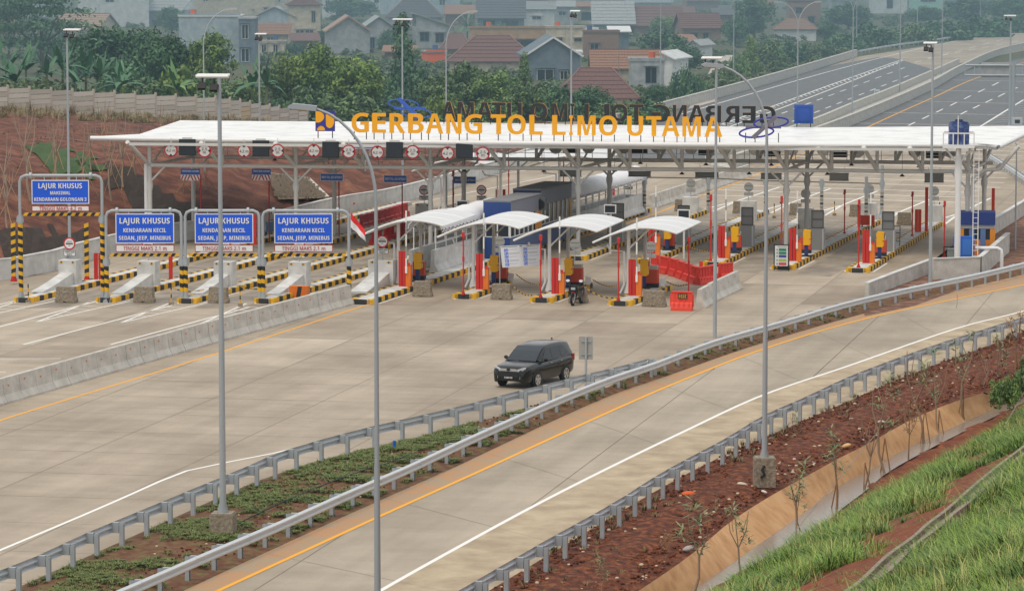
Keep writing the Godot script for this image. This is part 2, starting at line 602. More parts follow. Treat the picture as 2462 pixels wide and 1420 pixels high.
	# hatched noses ahead of the left islands
	for t in [[50, 728, -1], [232, 728, 0], [425, 730, 0], [612, 730, 0]]:
		var o := g(t[0], t[1])
		var tip := o + A * 9.0 + R * 0.1
		for l in [[o - R * 0.45, tip], [o + R * 1.35 - A * 1.2, tip]]:
			var h := MB.new()
			ribbon(h, PackedVector3Array([l[0], l[1]]), 0.12, 0.006)
			part(plaza, "painted_line", h, M.paint)
		for k in range(1, 6):
			var s := k / 6.0
			var h := MB.new()
			ribbon(h, PackedVector3Array([(o - R * 0.4).lerp(tip, s), (o + R * 1.3).lerp(tip, s) + A * 0.5 * (1 - s)]), 0.11, 0.01)
			part(plaza, "painted_line", h, M.paint)
	highway()
	verges()

func highway() -> void:
	var road := sheet("far_road_left_carriageway", path([1480, 300, 1640, 258, 1850, 199, 2059, 140, 2220, 112, 2700, 30, 2900, 60, 2600, 95, 2310, 152, 2160, 216, 1940, 302, 1700, 390, 1480, 390]), M.asphalt, 0.008)
	var road2 := sheet("far_road_right_carriageway", path([1960, 322, 2160, 245, 2320, 170, 2600, 110, 3000, 60, 3100, 190, 2620, 262, 2520, 300, 2470, 322]), M.asphalt, 0.008)
	# beyond the asphalt the road is concrete again
	sheet("far_concrete", path([1990, 160, 2060, 137, 2220, 112, 2700, 30, 2900, 60, 2600, 95, 2310, 152, 2262, 172, 2150, 139, 2110, 138]), M.plaza, 0.013)
	for l in [[1640, 274, 1915, 194, 2050, 157, 2123, 138, 2300, 98, 2462, 74], [1735, 299, 1870, 251, 2000, 203, 2170, 143], [1750, 306, 1900, 252, 2020, 206, 2172, 145]]:
		paint(road, l, 0.22, M.paint, 0.014)
	for k in 44:
		var a := g(lerpf(1740, 2160, k / 44.0), 0)
		var s := k / 44.0
		var y1 := lerpf(297, 146, s) + 10 * sin(s * PI) * -0.3
		paint(road, [lerpf(1738, 2166, s), y1 + 2, lerpf(1752, 2168, s), y1 + 5], 0.18, M.paint, 0.014, false)
	for row in [[1880, 273, 2190, 157, 11], [1878, 303, 2200, 176, 12], [2200, 150, 2462, 82, 8], [2230, 140, 2462, 96, 7]]:
		for k in row[4]:
			var s: float = float(k) / row[4]
			var x: float = lerpf(row[0], row[2], s)
			var y: float = lerpf(row[1], row[3], s)
			var dx: float = (row[2] - row[0]) / row[4] * 0.5
			var dy: float = (row[3] - row[1]) / row[4] * 0.5
			paint(road, [x, y, x + dx, y + dy], 0.18, M.paint, 0.018, false)
	paint(road2, [2086, 306, 2160, 272, 2250, 232, 2340, 191, 2462, 150], 0.2, M.yellow_line, 0.014)
	for l in [[2060, 296, 2462, 303], [2112, 270, 2415, 276], [2165, 242, 2440, 249], [2225, 216, 2470, 222], [2280, 192, 2480, 196]]:
		paint(road2, l, 0.28, M.paint, 0.014, false)
	for row in [[2185, 302, 2420, 190, 7], [2310, 275, 2462, 204, 5]]:
		for k in row[4]:
			var s: float = float(k) / row[4]
			var x: float = lerpf(row[0], row[2], s)
			var y: float = lerpf(row[1], row[3], s)
			paint(road2, [x, y, x + 16, y - 8], 0.2, M.paint, 0.018, false)
	paint(road2, [2355, 306, 2462, 240], 0.25, M.paint, 0.014, false)
	for k in 16:
		paint(road2, [2372 + k * 6.5, 300 - k * 4.2, 2500, 302 - k * 4.2], 0.2, M.paint, 0.018, false)
	# walls along the far road: base line and height
	far_wall("pale concrete parapet wall along the left edge of the far highway", [1480, 301, 1640, 258, 1850, 200, 2059, 136], 1.15, 0.35)
	far_wall("left wall of the concrete median between the far carriageways", [1700, 394, 1940, 313, 2060, 262, 2160, 221, 2306, 155], 0.9, 0.3)
	far_wall("right wall of the concrete median between the far carriageways", [1760, 405, 1985, 325, 2120, 270, 2240, 215, 2316, 172, 2420, 128, 2600, 92], 1.1, 0.3)
	strip("median", [path([1700, 394, 1940, 313, 2060, 262, 2160, 221, 2306, 155, 2600, 88], 0.02), path([1760, 405, 1985, 325, 2120, 270, 2240, 215, 2316, 172, 2420, 128, 2600, 92], 0.02)], 20, M.parapet, 0.0, 1)

func wall_along(o: Node3D, called: String, p: PackedVector3Array, h: float, t: float, m: Material) -> MeshInstance3D:
	var b := MB.new()
	for i in p.size() - 1:
		var d := (p[i + 1] - p[i]).normalized()
		var x := d.cross(Vector3.UP) * t / 2
		var a := [p[i] - x, p[i] + x, p[i + 1] + x, p[i + 1] - x]
		var up := Vector3(0, h, 0)
		b.quad(a[0], a[3], a[3] + up, a[0] + up, -x)
		b.quad(a[1], a[2], a[2] + up, a[1] + up, x)
		b.quad(a[0] + up, a[1] + up, a[2] + up, a[3] + up, Vector3.UP)
		if i == 0: b.quad(a[0], a[1], a[1] + up, a[0] + up, -d)
		if i == p.size() - 2: b.quad(a[3], a[2], a[2] + up, a[3] + up, d)
	return part(o, called, b, m)

func far_wall(label: String, px: Array, h: float, t: float) -> void:
	var p := even(path(px), 6.0)
	var o := thing("highway_wall", label, "wall")
	wall_along(o, "wall", p, h - 0.1, t, M.parapet)
	wall_along(o, "coping", raised(p, h - 0.1), 0.1, t + 0.08, M.parapet)

func verges() -> void:
	# the strip between plaza and ramp: soil with grass
	strip("median_soil", [path(PLAZA_R + [2250, 690, 2462, 640, 2700, 590], 0.0), raised(path([-90, 1520, 220, 1400, 420, 1310, 640, 1205, 800, 1150, 960, 1098, 1140, 1048, 1250, 1012, 1370, 972, 1480, 930, 1590, 892, 1750, 842, 1920, 790, 2100, 735, 2250, 705, 2462, 648, 2700, 596]), 0.14), path(RAMP_L, 0.0)], 150, M.verge, 0.08, 5)
	sheet("verge_ground", path([2070, 722, 2085, 716, 2150, 690, 2240, 656, 2320, 640, 2340, 684, 2200, 735, 2080, 760]), M.red_ground, 0.024)
	sheet("roadside_ground", path([2240, 672, 2336, 604, 2394, 560, 2470, 512, 2640, 425, 2900, 420, 3100, 560, 2700, 596, 2462, 652, 2330, 682]), M.red_ground, 0.02)
	# soil, ditch and grass slope on the right of the ramp
	strip("roadside_soil", [path(RAMP_R, 0.0), raised(path([1150, 1545, 1270, 1480, 1420, 1380, 1580, 1270, 1700, 1190, 1800, 1135, 1920, 1080, 2040, 1022, 2150, 975, 2270, 918, 2400, 868, 2500, 835, 2700, 760]), 0.1), path(DITCH_L, -0.1)], 150, M.soil, 0.12, 6)
	var a := path(DITCH_L, -0.1)
	var w := path(WATER_L, DITCH_DEEP)
	var w2 := path(WATER_R, DITCH_DEEP)
	strip("ditch", [a, w], 150, M.ditch, 0.0, 3)
	strip("water", [raised(w, 0.03, slope_dir * -0.1), raised(w2, 0.03, slope_dir * 0.3)], 60, M.water, 0.0, 2)
	strip("ditch_bed", [raised(w, 0.0), raised(w2, -0.06)], 60, M.ditch, 0.0, 2)
	# grass slope
	var rows := []
	w2.insert(0, w2[0] + (w2[0] - w2[1]).normalized() * 34.0)
	var base := seg(even(w2, 2.0), 140)
	for k in 84:
		var row := []
		for q in base:
			var r: Vector3 = q + slope_dir * (k * 0.4 - 0.2)
			r.y = slope_y(r) if k > 0 else DITCH_DEEP - 0.15
			row.append(r)
		rows.append(row)
	var b := MB.new()
	b.loft(rows)
	struct("grass_slope", b, M.slope)

func guardrail(label: String, px: Array, side: float, gap := 1.93) -> void:
	var o := thing("guardrail", label, "guardrail", Vector3.ZERO, 0.0, "steel guardrails along the ramp")
	var p := even(path(px), gap)
	var prof := [[0.0, 0.44], [0.075, 0.49], [0.075, 0.535], [0.0, 0.585], [0.0, 0.615], [0.075, 0.665], [0.075, 0.71], [0.0, 0.76]]
	var pm := MB.new()
	for w in [[Vector3(0, 0.36, 0.055), Vector3(0.13, 0.72, 0.01)], [Vector3(0, 0.36, -0.055), Vector3(0.13, 0.72, 0.01)], [Vector3(-0.06, 0.36, 0), Vector3(0.01, 0.72, 0.1)]]:
		pm.box(w[0], w[1])
	var post := pm.mesh()
	var block := B(Vector3(0.2, 0.32, 0.12))
	for i in p.size():
		var d := (p[mini(i + 1, p.size() - 1)] - p[maxi(i - 1, 0)]).normalized()
		var x := d.cross(Vector3.UP).normalized() * side
		var bs := Basis(x, Vector3.UP, x.cross(Vector3.UP))
		part(o, "post", post, M.galv, Transform3D(bs, p[i]))
		part(o, "spacer_block", block, M.galv, Transform3D(bs, p[i] + x * 0.185 + Vector3(0, 0.6, 0)))
		if i % 2 == 0 and i + 1 < p.size():
			var b := MB.new()
			var rows := []
			for k in range(i, mini(i + 3, p.size())):
				var dd := (p[mini(k + 1, p.size() - 1)] - p[maxi(k - 1, 0)]).normalized()
				var xx := dd.cross(Vector3.UP).normalized() * side
				var row := []
				for q in prof:
					row.append(p[k] + xx * (0.29 + q[0] + (0.004 if k == i else 0.0)) + Vector3(0, q[1] + (0.003 if k == i else 0.0), 0) - (dd * 0.12 if k == i else Vector3.ZERO))
				rows.append(row)
			for k in rows.size() - 1:
				for j in prof.size() - 1:
					b.quad(rows[k][j], rows[k][j + 1], rows[k + 1][j + 1], rows[k + 1][j], x)
			part(o, "beam", b, M.steel)

func jersey(l: float, h := 0.95) -> ArrayMesh:
	var key := ["jersey", l, h]
	if not cache.has(key):
		var s := PackedVector2Array([Vector2(-0.32, 0), Vector2(0.32, 0), Vector2(0.32, 0.08), Vector2(0.17, 0.34), Vector2(0.1, h), Vector2(-0.1, h), Vector2(-0.17, 0.34), Vector2(-0.32, 0.08)])
		var b := MB.new()
		b.prism(s, T(0, 0, l / 2), l)
		cache[key] = b.mesh()
	return cache[key]

func ordinal(i: int) -> String:
	var n := ["first", "second", "third", "fourth", "fifth", "sixth", "seventh", "eighth", "ninth", "tenth", "eleventh", "twelfth", "thirteenth", "fourteenth", "fifteenth", "sixteenth", "seventeenth", "eighteenth", "nineteenth"]
	var tens := ["twent", "thirt", "fort"]
	if i < 19: return n[i]
	var t: String = tens[(i + 1) / 10 - 2]
	return t + "ieth" if (i + 1) % 10 == 0 else t + "y-" + n[(i + 1) % 10 - 1]

func barrier_row(px: Array, l: float, label: String, group: String, h := 0.95) -> void:
	var p := path(px)
	var n := 0
	for i in p.size() - 1:
		var d := (p[i + 1] - p[i])
		var k := maxi(1, roundi(d.length() / l))
		for j in k:
			var at := p[i] + d * ((j + 0.5) / k)
			var o := thing("jersey_barrier", (label % ordinal(n)) if "%" in label else label, "barrier", at, atan2(d.x, d.z) + rng.randf_range(-0.012, 0.012), group)
			part(o, "concrete_body", jersey(snappedf(d.length() / k - 0.04, 0.01), h), M.parapet)
			for s in [-1, 1]:
				var y := 0.68 + 0.1 * (j % 2)
				var e := part(o, "reflector", B(Vector3(0.015, 0.06, 0.09)), M.orange, T(s * 0.15, y, -0.3))
				e.rotation.z = s * 0.11
			n += 1

func plastic_barrier(at: Vector3, yaw: float, label: String, group: String, col: Material, arrow := false, w := 1.0) -> void:
	var o := thing("plastic_barrier", label, "barrier", at, yaw, group)
	var key := ["plastic", w]
	if not cache.has(key):
		var b := MB.new()
		var s := PackedVector2Array([Vector2(-0.26, 0), Vector2(0.26, 0), Vector2(0.26, 0.12), Vector2(0.2, 0.34), Vector2(0.1, 0.42), Vector2(0.08, 0.86), Vector2(0.12, 0.9), Vector2(0.12, 0.95), Vector2(-0.12, 0.95), Vector2(-0.12, 0.9), Vector2(-0.08, 0.86), Vector2(-0.1, 0.42), Vector2(-0.2, 0.34), Vector2(-0.26, 0.12)])
		b.prism(s, Transform3D(Basis(Vector3.UP, PI / 2), Vector3(w / 2, 0, 0)), w)
		for x in [-0.36, -0.12, 0.12, 0.36]:
			b.box(Vector3(x * w, 0.62, 0), Vector3(0.07, 0.46, 0.26))
			b.box(Vector3(x * w, 0.22, 0), Vector3(0.07, 0.3, 0.5))
		cache[key] = b.mesh()
	part(o, "plastic_body", cache[key], col)
	for s in [-1, 1]:
		part(o, "hinge", C(0.05, 0.6, 8), col, T(s * (w / 2 + 0.03), 0.2, 0))
	if arrow:
		part(o, "arrow_plate", B(Vector3(0.46, 0.24, 0.02)), M.black, T(0.05, 0.72, 0.15))
		for k in 4:
			var v := MB.new()
			v.prism(PackedVector2Array([Vector2(0, 0), Vector2(0.06, 0.09), Vector2(0.1, 0.09), Vector2(0.04, 0), Vector2(0.1, -0.09), Vector2(0.06, -0.09)]), T(-0.15 + k * 0.1, 0.72, 0.168), 0.006)
			part(o, "chevron", v, M.kerb_yellow)

func barriers() -> void:
	guardrail("steel guardrail along the plaza edge, its posts turned to the ramp", [-30, 1459, 35, 1432, 101, 1406, 228, 1344, 345, 1293, 453, 1246, 598, 1183, 690, 1141, 801, 1106, 920, 1074, 1039, 1046, 1150, 1018, 1257, 988, 1306, 976, 1356, 963, 1405, 950, 1440, 941, 1500, 927, 1575, 906], -1.0)
	guardrail("steel guardrail on the left edge of the ramp, its beam facing the ramp", [170, 1522, 330, 1452, 473, 1388, 652, 1310, 813, 1236, 962, 1170, 1093, 1107, 1217, 1050, 1336, 996, 1454, 948, 1560, 912, 1700, 858, 1879, 805, 2021, 762, 2175, 725, 2339, 690, 2462, 660, 2560, 640], 1.0)
	guardrail("steel guardrail on the right edge of the ramp above the red soil", [1010, 1563, 1060, 1530, 1160, 1468, 1259, 1408, 1352, 1352, 1439, 1302, 1518, 1254, 1592, 1204, 1661, 1163, 1760, 1108, 1857, 1047, 1954, 1002, 2056, 952, 2165, 908, 2282, 865, 2451, 809, 2540, 782], -1.0)
	guardrail("far guardrail behind the right end of the canopy, coming towards the plaza", [2375, 384, 2420, 412, 2470, 446, 2530, 490], 1.0, 2.0)
	guardrail("distant guardrail on top of the far highway's left wall", [2062, 132, 2140, 118, 2240, 104, 2340, 88, 2470, 62], 1.0, 4.0)
	barrier_row([-90, 996, 0, 970, 260, 894, 525, 818, 838, 731], 1.5, "pale concrete barrier segment by the yellow line, %s from the left", "jersey barriers beside the yellow line", 1.0)
	barrier_row([1562, 502, 1700, 456, 1800, 424], 2.6, "concrete barrier segment under the canopy, %s from the near end of its row", "jersey barriers under the canopy", 0.95)
	barrier_row([1682, 741, 1703, 729], 3.0, "concrete barrier segment set askew beside the orange arrow barrier", "jersey barriers beside the red plastic ones")
	barrier_row([1704, 727, 1772, 694], 2.0, "concrete barrier segment before the red plastic row, %s from its near end", "jersey barriers beside the red plastic ones")
	# red plastic barriers
	var soft := mat(214, 62, 50, 0.5)
	var row := path([1560, 650, 1620, 662, 1684, 686, 1725, 676, 1766, 672])
	var pts := seg(row, 9)
	for i in 9:
		var d: Vector3 = pts[i + 1] - pts[i]
		plastic_barrier((pts[i] + pts[i + 1]) / 2, atan2(-d.z, d.x), "red plastic barrier behind the concrete segments, %s from the left of its row" % ordinal(i), "red plastic barriers in a row", soft, i == 7, 1.0)
	plastic_barrier(g(1640, 746), YAW, "single orange plastic barrier with a black and yellow arrow plate, standing in front", "", mat(228, 70, 50, 0.5), true, 1.05)
	var pale := mat(206, 84, 84, 0.5)
	pts = seg(path([866, 552, 920, 538, 978, 520]), 9)
	for i in 9:
		var d: Vector3 = pts[i + 1] - pts[i]
		plastic_barrier((pts[i] + pts[i + 1]) / 2, atan2(-d.z, d.x), "faded pink plastic barrier behind the flag, %s from the left of its row" % ordinal(i), "faded plastic barriers behind the flag", pale)
	for t in [[905, 588], [935, 580], [965, 572]]:
		plastic_barrier(g(t[0], t[1]), YAW + 1.3, "dark red plastic barrier on the lane behind the flag at %s of three" % ["left", "middle", "right"][(t[0] - 905) / 30], "dark red plastic barriers behind the flag", M.red)
	# loose concrete blocks
	for t in [[154, 728, 1.1, 0, "grey concrete block in the lane under the tall LAJUR KHUSUS sign"], [342, 728, 1.07, 0, "brown stained concrete block under the second LAJUR KHUSUS sign"], [521, 729, 1.05, 0, "brown concrete block behind the floodlight mast at left"], [1013, 714, 1.0, 1, "worn concrete block before the leftmost yellow card reader"], [1203, 721, 1.08, 0, "brown concrete block with a red mark before the white notice banner"], [1388, 729, 0.98, 0, "brown concrete block behind the parked motorcycle"], [1571, 738, 1.2, 0, "mossy concrete block beside the orange arrow barrier"], [1634, 508, 0.75, 0, "small brown concrete block far behind the rightmost small canopy"], [1774, 513, 0.75, 0, "brown concrete block far behind the third right lane"], [1912, 518, 0.85, 0, "reddish concrete block far behind the fourth right lane"], [2057, 521, 0.85, 0, "mottled concrete block far behind the red cabinet"], [2174, 541, 0.95, 0, "wide grey concrete block in the rightmost lane"]]:
		var at := g(t[0], t[1]) - A * 0.3
		var o := thing("concrete_block", t[4], "concrete block", at, YAW + rng.randf_range(-0.05, 0.05), "loose concrete blocks closing lanes")
		var b := MB.new()
		var w: float = t[2] / 2
		var poly := PackedVector2Array([Vector2(-w, 0.02), Vector2(-w * 0.2, 0.02), Vector2(-w * 0.12, 0.07), Vector2(w * 0.12, 0.07), Vector2(w * 0.2, 0.02), Vector2(w, 0.02), Vector2(w, 0.16), Vector2(w * 0.88, 0.3), Vector2(w * 0.87, 0.76), Vector2(w * 0.83, 0.8), Vector2(-w * 0.83, 0.8), Vector2(-w * 0.87, 0.76), Vector2(-w * 0.88, 0.3), Vector2(-w, 0.16)])
		b.prism(poly, T(0, 0, 0.22), 0.44)
		part(o, "concrete_body", b, M.block)
		part(o, "lifting_bar", B(Vector3(0.18, 0.03, 0.03)), M.galv, T(0, 0.55, 0.225))
	var at := g(716, 716)
	var o := thing("concrete_block", "concrete block painted yellow with a black slanted band, behind the jersey barriers", "concrete block", at - A * 0.3, YAW, "loose concrete blocks closing lanes")
	part(o, "concrete_body", B(Vector3(0.98, 0.6, 0.5), Vector3(0, 0.3, 0)), M.orange)
	var bp := MB.new()
	bp.prism(PackedVector2Array([Vector2(-0.12, 0.03), Vector2(0.1, 0.03), Vector2(0.2, 0.58), Vector2(-0.02, 0.58)]), T(0, 0, 0.256), 0.006)
	part(o, "painted_band", bp, M.kerb_black)

func pedestal(o: Node3D, h: float, w: float) -> void:
	var b := MB.new()
	b.box(Vector3(0, h / 2, 0), Vector3(w, h, w))
	b.box(Vector3(0, h + 0.02, 0), Vector3(w * 0.9, 0.04, w * 0.9))
	part(o, "pedestal", b, M.block)

func flood_head(o: Node3D, at: Vector3, s := 1.0) -> void:
	var b := MB.new()
	b.box(at + Vector3(0, -0.28, 0.12) * s, Vector3(0.26, 0.09, 0.3) * s, Basis(Vector3.RIGHT, 0.7))
	b.box(at + Vector3(0, -0.12, 0) * s, Vector3(0.06, 0.22, 0.06) * s)
	b.box(at + Vector3(0, -0.2, 0.02) * s, Vector3(0.3, 0.03, 0.05) * s)
	part(o, "floodlight", b, M.black)

func mast(x: float, yb: float, yt: float, label: String, bar := [-0.8, 0.2], r := 0.11, foot := 0.0, heads := true) -> Node3D:
	var at := g(x, yb)
	var h := tall(at, yt)
	r *= 0.82
	var o := thing("floodlight_mast", label, "light mast", at, YAW, "grey lighting masts")
	if foot > 0: pedestal(o, foot, 0.72)
	var b := MB.new()
	b.tube([Vector3(0, foot, 0), Vector3(0, h * 0.45, 0), Vector3(0, h * 0.452, 0), Vector3(0, h - 0.05, 0)], [r, r * 0.85, r * 0.72, r * 0.6], 10)
	if foot > 0:
		b.tube([Vector3(0, foot, 0), Vector3(0, foot + 0.35, 0)], [r * 1.9, r * 1.02], 8)
	part(o, "pole", b, M.pole)
	var c := MB.new()
	c.tube([Vector3(bar[0], h, 0), Vector3(bar[1], h, 0)], r * 0.56, 8)
	c.tube([Vector3(bar[0], h + 0.04, -0.25), Vector3(bar[1], h + 0.04, -0.25)], r * 0.4, 8)
	part(o, "crossbar", c, M.white)
	if heads:
		var n := 2
		for k in n:
			flood_head(o, Vector3(lerpf(bar[0], bar[1], 0.22 + 0.36 * k), h - 0.03 - 0.05 * k, 0.05), 0.9)
	return o

func arc_lamp(x: float, yb: float, yt: float, label: String, sides: Array, r := 0.1, foot := 0.0, reach := 2.4, yaw := 0.0) -> void:
	var at := g(x, yb)
	var h := tall(at, yt)
	r *= 0.8
	var o := thing("street_lamp", label, "street lamp", at, yaw, "curved grey street lamps")
	if foot > 0: pedestal(o, foot, 0.72)
	var b := MB.new()
	var top := h - 2.4
	b.tube([Vector3(0, foot, 0), Vector3(0, h * 0.36, 0), Vector3(0, h * 0.362, 0), Vector3(0, top, 0)], [r * 1.25, r * 1.05, r * 0.92, r * 0.62], 10)
	if foot > 0: b.tube([Vector3(0, foot, 0), Vector3(0, foot + 0.3, 0)], [r * 2.2, r * 1.25], 8)
	part(o, "pole", b, M.pole)
	for s in sides:
		var pts := []
		for k in 9:
			var t := k / 8.0 * 1.35
			pts.append(Vector3(s * (reach * 0.78) * (1 - cos(t)), top + 2.3 * sin(t) / sin(1.35), 0))
		var a := MB.new()
		a.tube(pts, [r * 0.62, r * 0.61, r * 0.6, r * 0.58, r * 0.56, r * 0.54, r * 0.52, r * 0.5, r * 0.5], 8)
		part(o, "arm", a, M.pole)
		var e: Vector3 = pts[-1]
		var hd := MB.new()
		hd.prism(PackedVector2Array([Vector2(0, -0.05), Vector2(0.66, -0.07), Vector2(0.72, -0.02), Vector2(0.6, 0.07), Vector2(0, 0.08)]), T(0, 0, 0.13), 0.26)
		var lp := part(o, "lamp_head", hd, M.pole, Transform3D(Basis(Vector3.UP, 0.0 if s > 0 else PI) * Basis(Vector3.FORWARD, -0.12), e))
		part(lp, "lens", B(Vector3(0.4, 0.02, 0.18), Vector3(0.42, -0.08, 0)), mat(216, 190, 120, 0.3))

func poles() -> void:
	var m := mast(536, 1290, 184, "near floodlight mast with two black lamps on the median, left of the picture", [-0.72, 0.28], 0.125, 0.72)
	m.rotation.y = -0.1
	arc_lamp(908, 1600, 252, "nearest street lamp, crossing the picture from the bottom edge, curved to the left", [-1], 0.086, 0.6)
	arc_lamp(1838, 1168, 153, "curved street lamp on a concrete pedestal in the red soil, warm lens", [-1], 0.095, 0.95)
	mast(1719, 812, 140, "floodlight mast behind the ramp guardrail, right of the canopy lettering", [-0.7, 0.25], 0.115, 0.0)
	mast(2237, 700, 104, "floodlight mast before the blue water tank at right", [-0.5, 0.2], 0.115, 0.0)
	mast(167, 642, 72, "floodlight mast on the left behind the tall LAJUR KHUSUS sign", [-0.2, 0.75], 0.115, 0.0)
	mast(625, 492, 82, "floodlight mast before the dense trees above the canopy's left part", [-0.3, 0.5], 0.11, 0.0)
	mast(968, 482, 47, "floodlight mast before the bushy trees, left of the dark back lettering", [-0.7, 0.7], 0.11, 0.0)
	mast(1373, 482, 27, "floodlight mast before the grey gabled house", [-0.1, 0.6], 0.11, 0.0)
	arc_lamp(492, 522, 20, "curved street lamp rising behind the panel fence, bent to the right", [1], 0.08)
	arc_lamp(1073, 502, 26, "curved street lamp behind the yellow lettering, bent to the right", [1], 0.08)
	arc_lamp(1588, 249, -40, "thin lamp pole at the start of the far highway wall", [1], 0.09)
	arc_lamp(1764, 192, -45, "thin lamp pole beside the dirt track, left of the far highway", [1], 0.09)
	arc_lamp(1917, 345, 3, "two-armed lamp pole above the blue square sign board", [-1, 1], 0.09)
	arc_lamp(2050, 273, -22, "two-armed lamp pole on the far median, in front of the bright asphalt lines", [-1, 1], 0.09)
	arc_lamp(2164, 221, -40, "lamp pole on the median, left of the far overhead gantry", [-1, 1], 0.09)
	arc_lamp(2060, 118, -60, "far thin lamp pole behind the left highway wall, beside the two-armed pole", [1], 0.09)
	arc_lamp(2206, 100, -70, "far thin lamp pole among the roadside shrubs", [1], 0.09)
	arc_lamp(2265, 182, -50, "lamp pole on the far median in the middle of the asphalt", [-1, 1], 0.09)
	arc_lamp(2358, 84, -70, "thin lamp pole close to the far upper right shrubs", [1], 0.09)
	mast(2428, 302, 38, "thick floodlight mast at the far right beside the roadside cabinet", [-0.7, 0.5], 0.16, 0.0)
	mast(878, 462, 352, "short grey pole on a concrete foot behind the canopy at left", [-0.1, 0.1], 0.09, 0.5, false)
	mast(2442, 600, 345, "slim grey pole beside the right parapet wall", [-0.1, 0.1], 0.07, 0.0, false)

var can: Transform3D      # the canopy's own frame: x along it to the right, z towards the camera
var plane_front := Plane()
var plane_back := Plane()
const ROOF := 6.6

func on(pl: Plane, x: float, y: float) -> Vector3:
	return pl.intersects_ray(Vector3(0, EYE, 0), ray(x, y))

func canopy() -> void:
	can = Transform3D(Basis(Vector3.UP, -0.13), g(1392, 603))
	var z := can.basis.z
	plane_front = Plane(z, g(1392, 341, ROOF))
	plane_back = Plane(z, g(1392, 299, ROOF))
	var inv := can.affine_inverse()
	var o := thing("toll_canopy", "long white flat toll gate roof on grey columns with trusses beneath", "canopy", can.origin, -0.13)
	# roof
	var poly := PackedVector2Array()
	for q in [[217, 328], [640, 334], [1040, 338], [1640, 343.5], [2340, 345], [2402, 350], [2500, 302], [1960, 306], [1700, 303], [1460, 299.5], [1040, 293], [620, 291], [433, 289], [335, 322]]:
		var p := inv * g(q[0], q[1], ROOF)
		poly.append(Vector2(p.x, p.z))
	var b := MB.new()
	b.prism(poly, Transform3D(Basis(Vector3.RIGHT, Vector3.BACK, Vector3.DOWN), Vector3(0, ROOF, 0)), -0.06)
	b.prism(poly, Transform3D(Basis(Vector3.RIGHT, Vector3.BACK, Vector3.DOWN), Vector3(0, ROOF - 0.22, 0)), -0.03)
	part(o, "roof", b, noisy("roof_skin", rgb(214, 216, 215), rgb(238, 239, 239), 13.0, 0.009, 0.4, 0.0, rgb(234, 236, 236)))
	var e := MB.new()
	var pts := []
	for q in [[217, 328], [640, 334], [1040, 338], [1640, 343.5], [2340, 345], [2402, 350], [2500, 302]]:
		pts.append(inv * g(q[0], q[1], ROOF) + Vector3(0, -0.1, 0))
	e.tube(pts, 0.14, 8)
	part(o, "roof_edge", e, M.white)
	var rows := [[[361, 712, 1035, 1390, 1890, 2326], 0.0], [[465, 804, 1115, 1465, 1940, 2366], 29.0]]
	var hc := tall(g(1392, 603), 405)
	for r in 2:
		var xs := []
		for x in rows[r][0]:
			var yb: float = 603 + (x - 1392) * 0.0107 - rows[r][1]
			xs.append(inv * g(x, yb))
		for i in xs.size():
			var p: Vector3 = xs[i]
			var c := MB.new()
			c.tube([p, p + Vector3(0, 3.6, 0)], 0.135, 12)
			c.tube([p + Vector3(0, 3.6, 0), p + Vector3(0, ROOF - 0.25, 0)], 0.125, 12)
			c.tube([p + Vector3(0, 3.35, 0), p + Vector3(0, 3.6, 0), p + Vector3(0, 3.78, 0), p + Vector3(0, 4.0, 0)], [0.14, 0.2, 0.2, 0.13], 12, false)
			c.tube([p, p + Vector3(0, 0.35, 0)], [0.3, 0.14], 8)
			part(o, "column", c, M.truss)
			for s in [-1, 1]:
				if i == 0 and s < 0: continue
				var k := MB.new()
				k.tube([p + Vector3(0, 3.85, 0), p + Vector3(s * 0.95, hc - 0.05, 0)], 0.06, 8)
				part(o, "knee_brace", k, M.truss)
		var ch := MB.new()
		ch.tube([Vector3(xs[0].x, hc, xs[0].z), Vector3(xs[-1].x + 0.5, hc, xs[-1].z)], 0.12, 10)
		part(o, "bottom_chord", ch, M.truss)
		var us := []
		for i in xs.size():
			us.append(xs[i])
			if i + 1 < xs.size():
				us.append((xs[i] + xs[i + 1]) / 2)
				if xs[i].distance_to(xs[i + 1]) > 9.5:
					us.append(xs[i].lerp(xs[i + 1], 0.25)); us.append(xs[i].lerp(xs[i + 1], 0.75))
		for p in us:
			var st := MB.new()
			var s := -1.0 if r == 0 else 1.0
			st.tube([Vector3(p.x, hc, p.z), Vector3(p.x + s * 0.72, ROOF - 0.2, p.z + (2.6 if r == 0 else -2.6))], [0.1, 0.13], 8)
			st.tube([Vector3(p.x, hc, p.z), Vector3(p.x, ROOF - 0.2, p.z)], 0.1, 8)
			part(o, "roof_strut", st, M.truss)
		# purlins under the roof and thin railings
		var pu := MB.new()
		for dz in ([2.6, 0.0, -4.0] if r == 0 else [0.0, -2.6, -5.4]):
			pu.bar(Vector3(xs[0].x - 0.6, ROOF - 0.32, xs[0].z + dz), Vector3(xs[-1].x, ROOF - 0.32, xs[-1].z + dz), 0.12, 0.16)
		part(o, "purlin", pu, M.truss)
		var ra := MB.new()
		for h in ([5.55, 5.95] if r == 1 else [5.75]):
			ra.tube([Vector3(xs[0].x, h, xs[0].z - 0.5), Vector3(xs[-1].x, h, xs[-1].z - 0.5)], 0.03 if r == 1 else 0.02, 6)
		if r == 1:
			for k in 48:
				var x: float = lerpf(xs[0].x, xs[-1].x, k / 47.0)
				ra.bar(Vector3(x, hc, xs[0].z - 0.5), Vector3(x, 5.95, xs[0].z - 0.5), 0.04, 0.04)
		part(o, "railing", ra, M.truss)
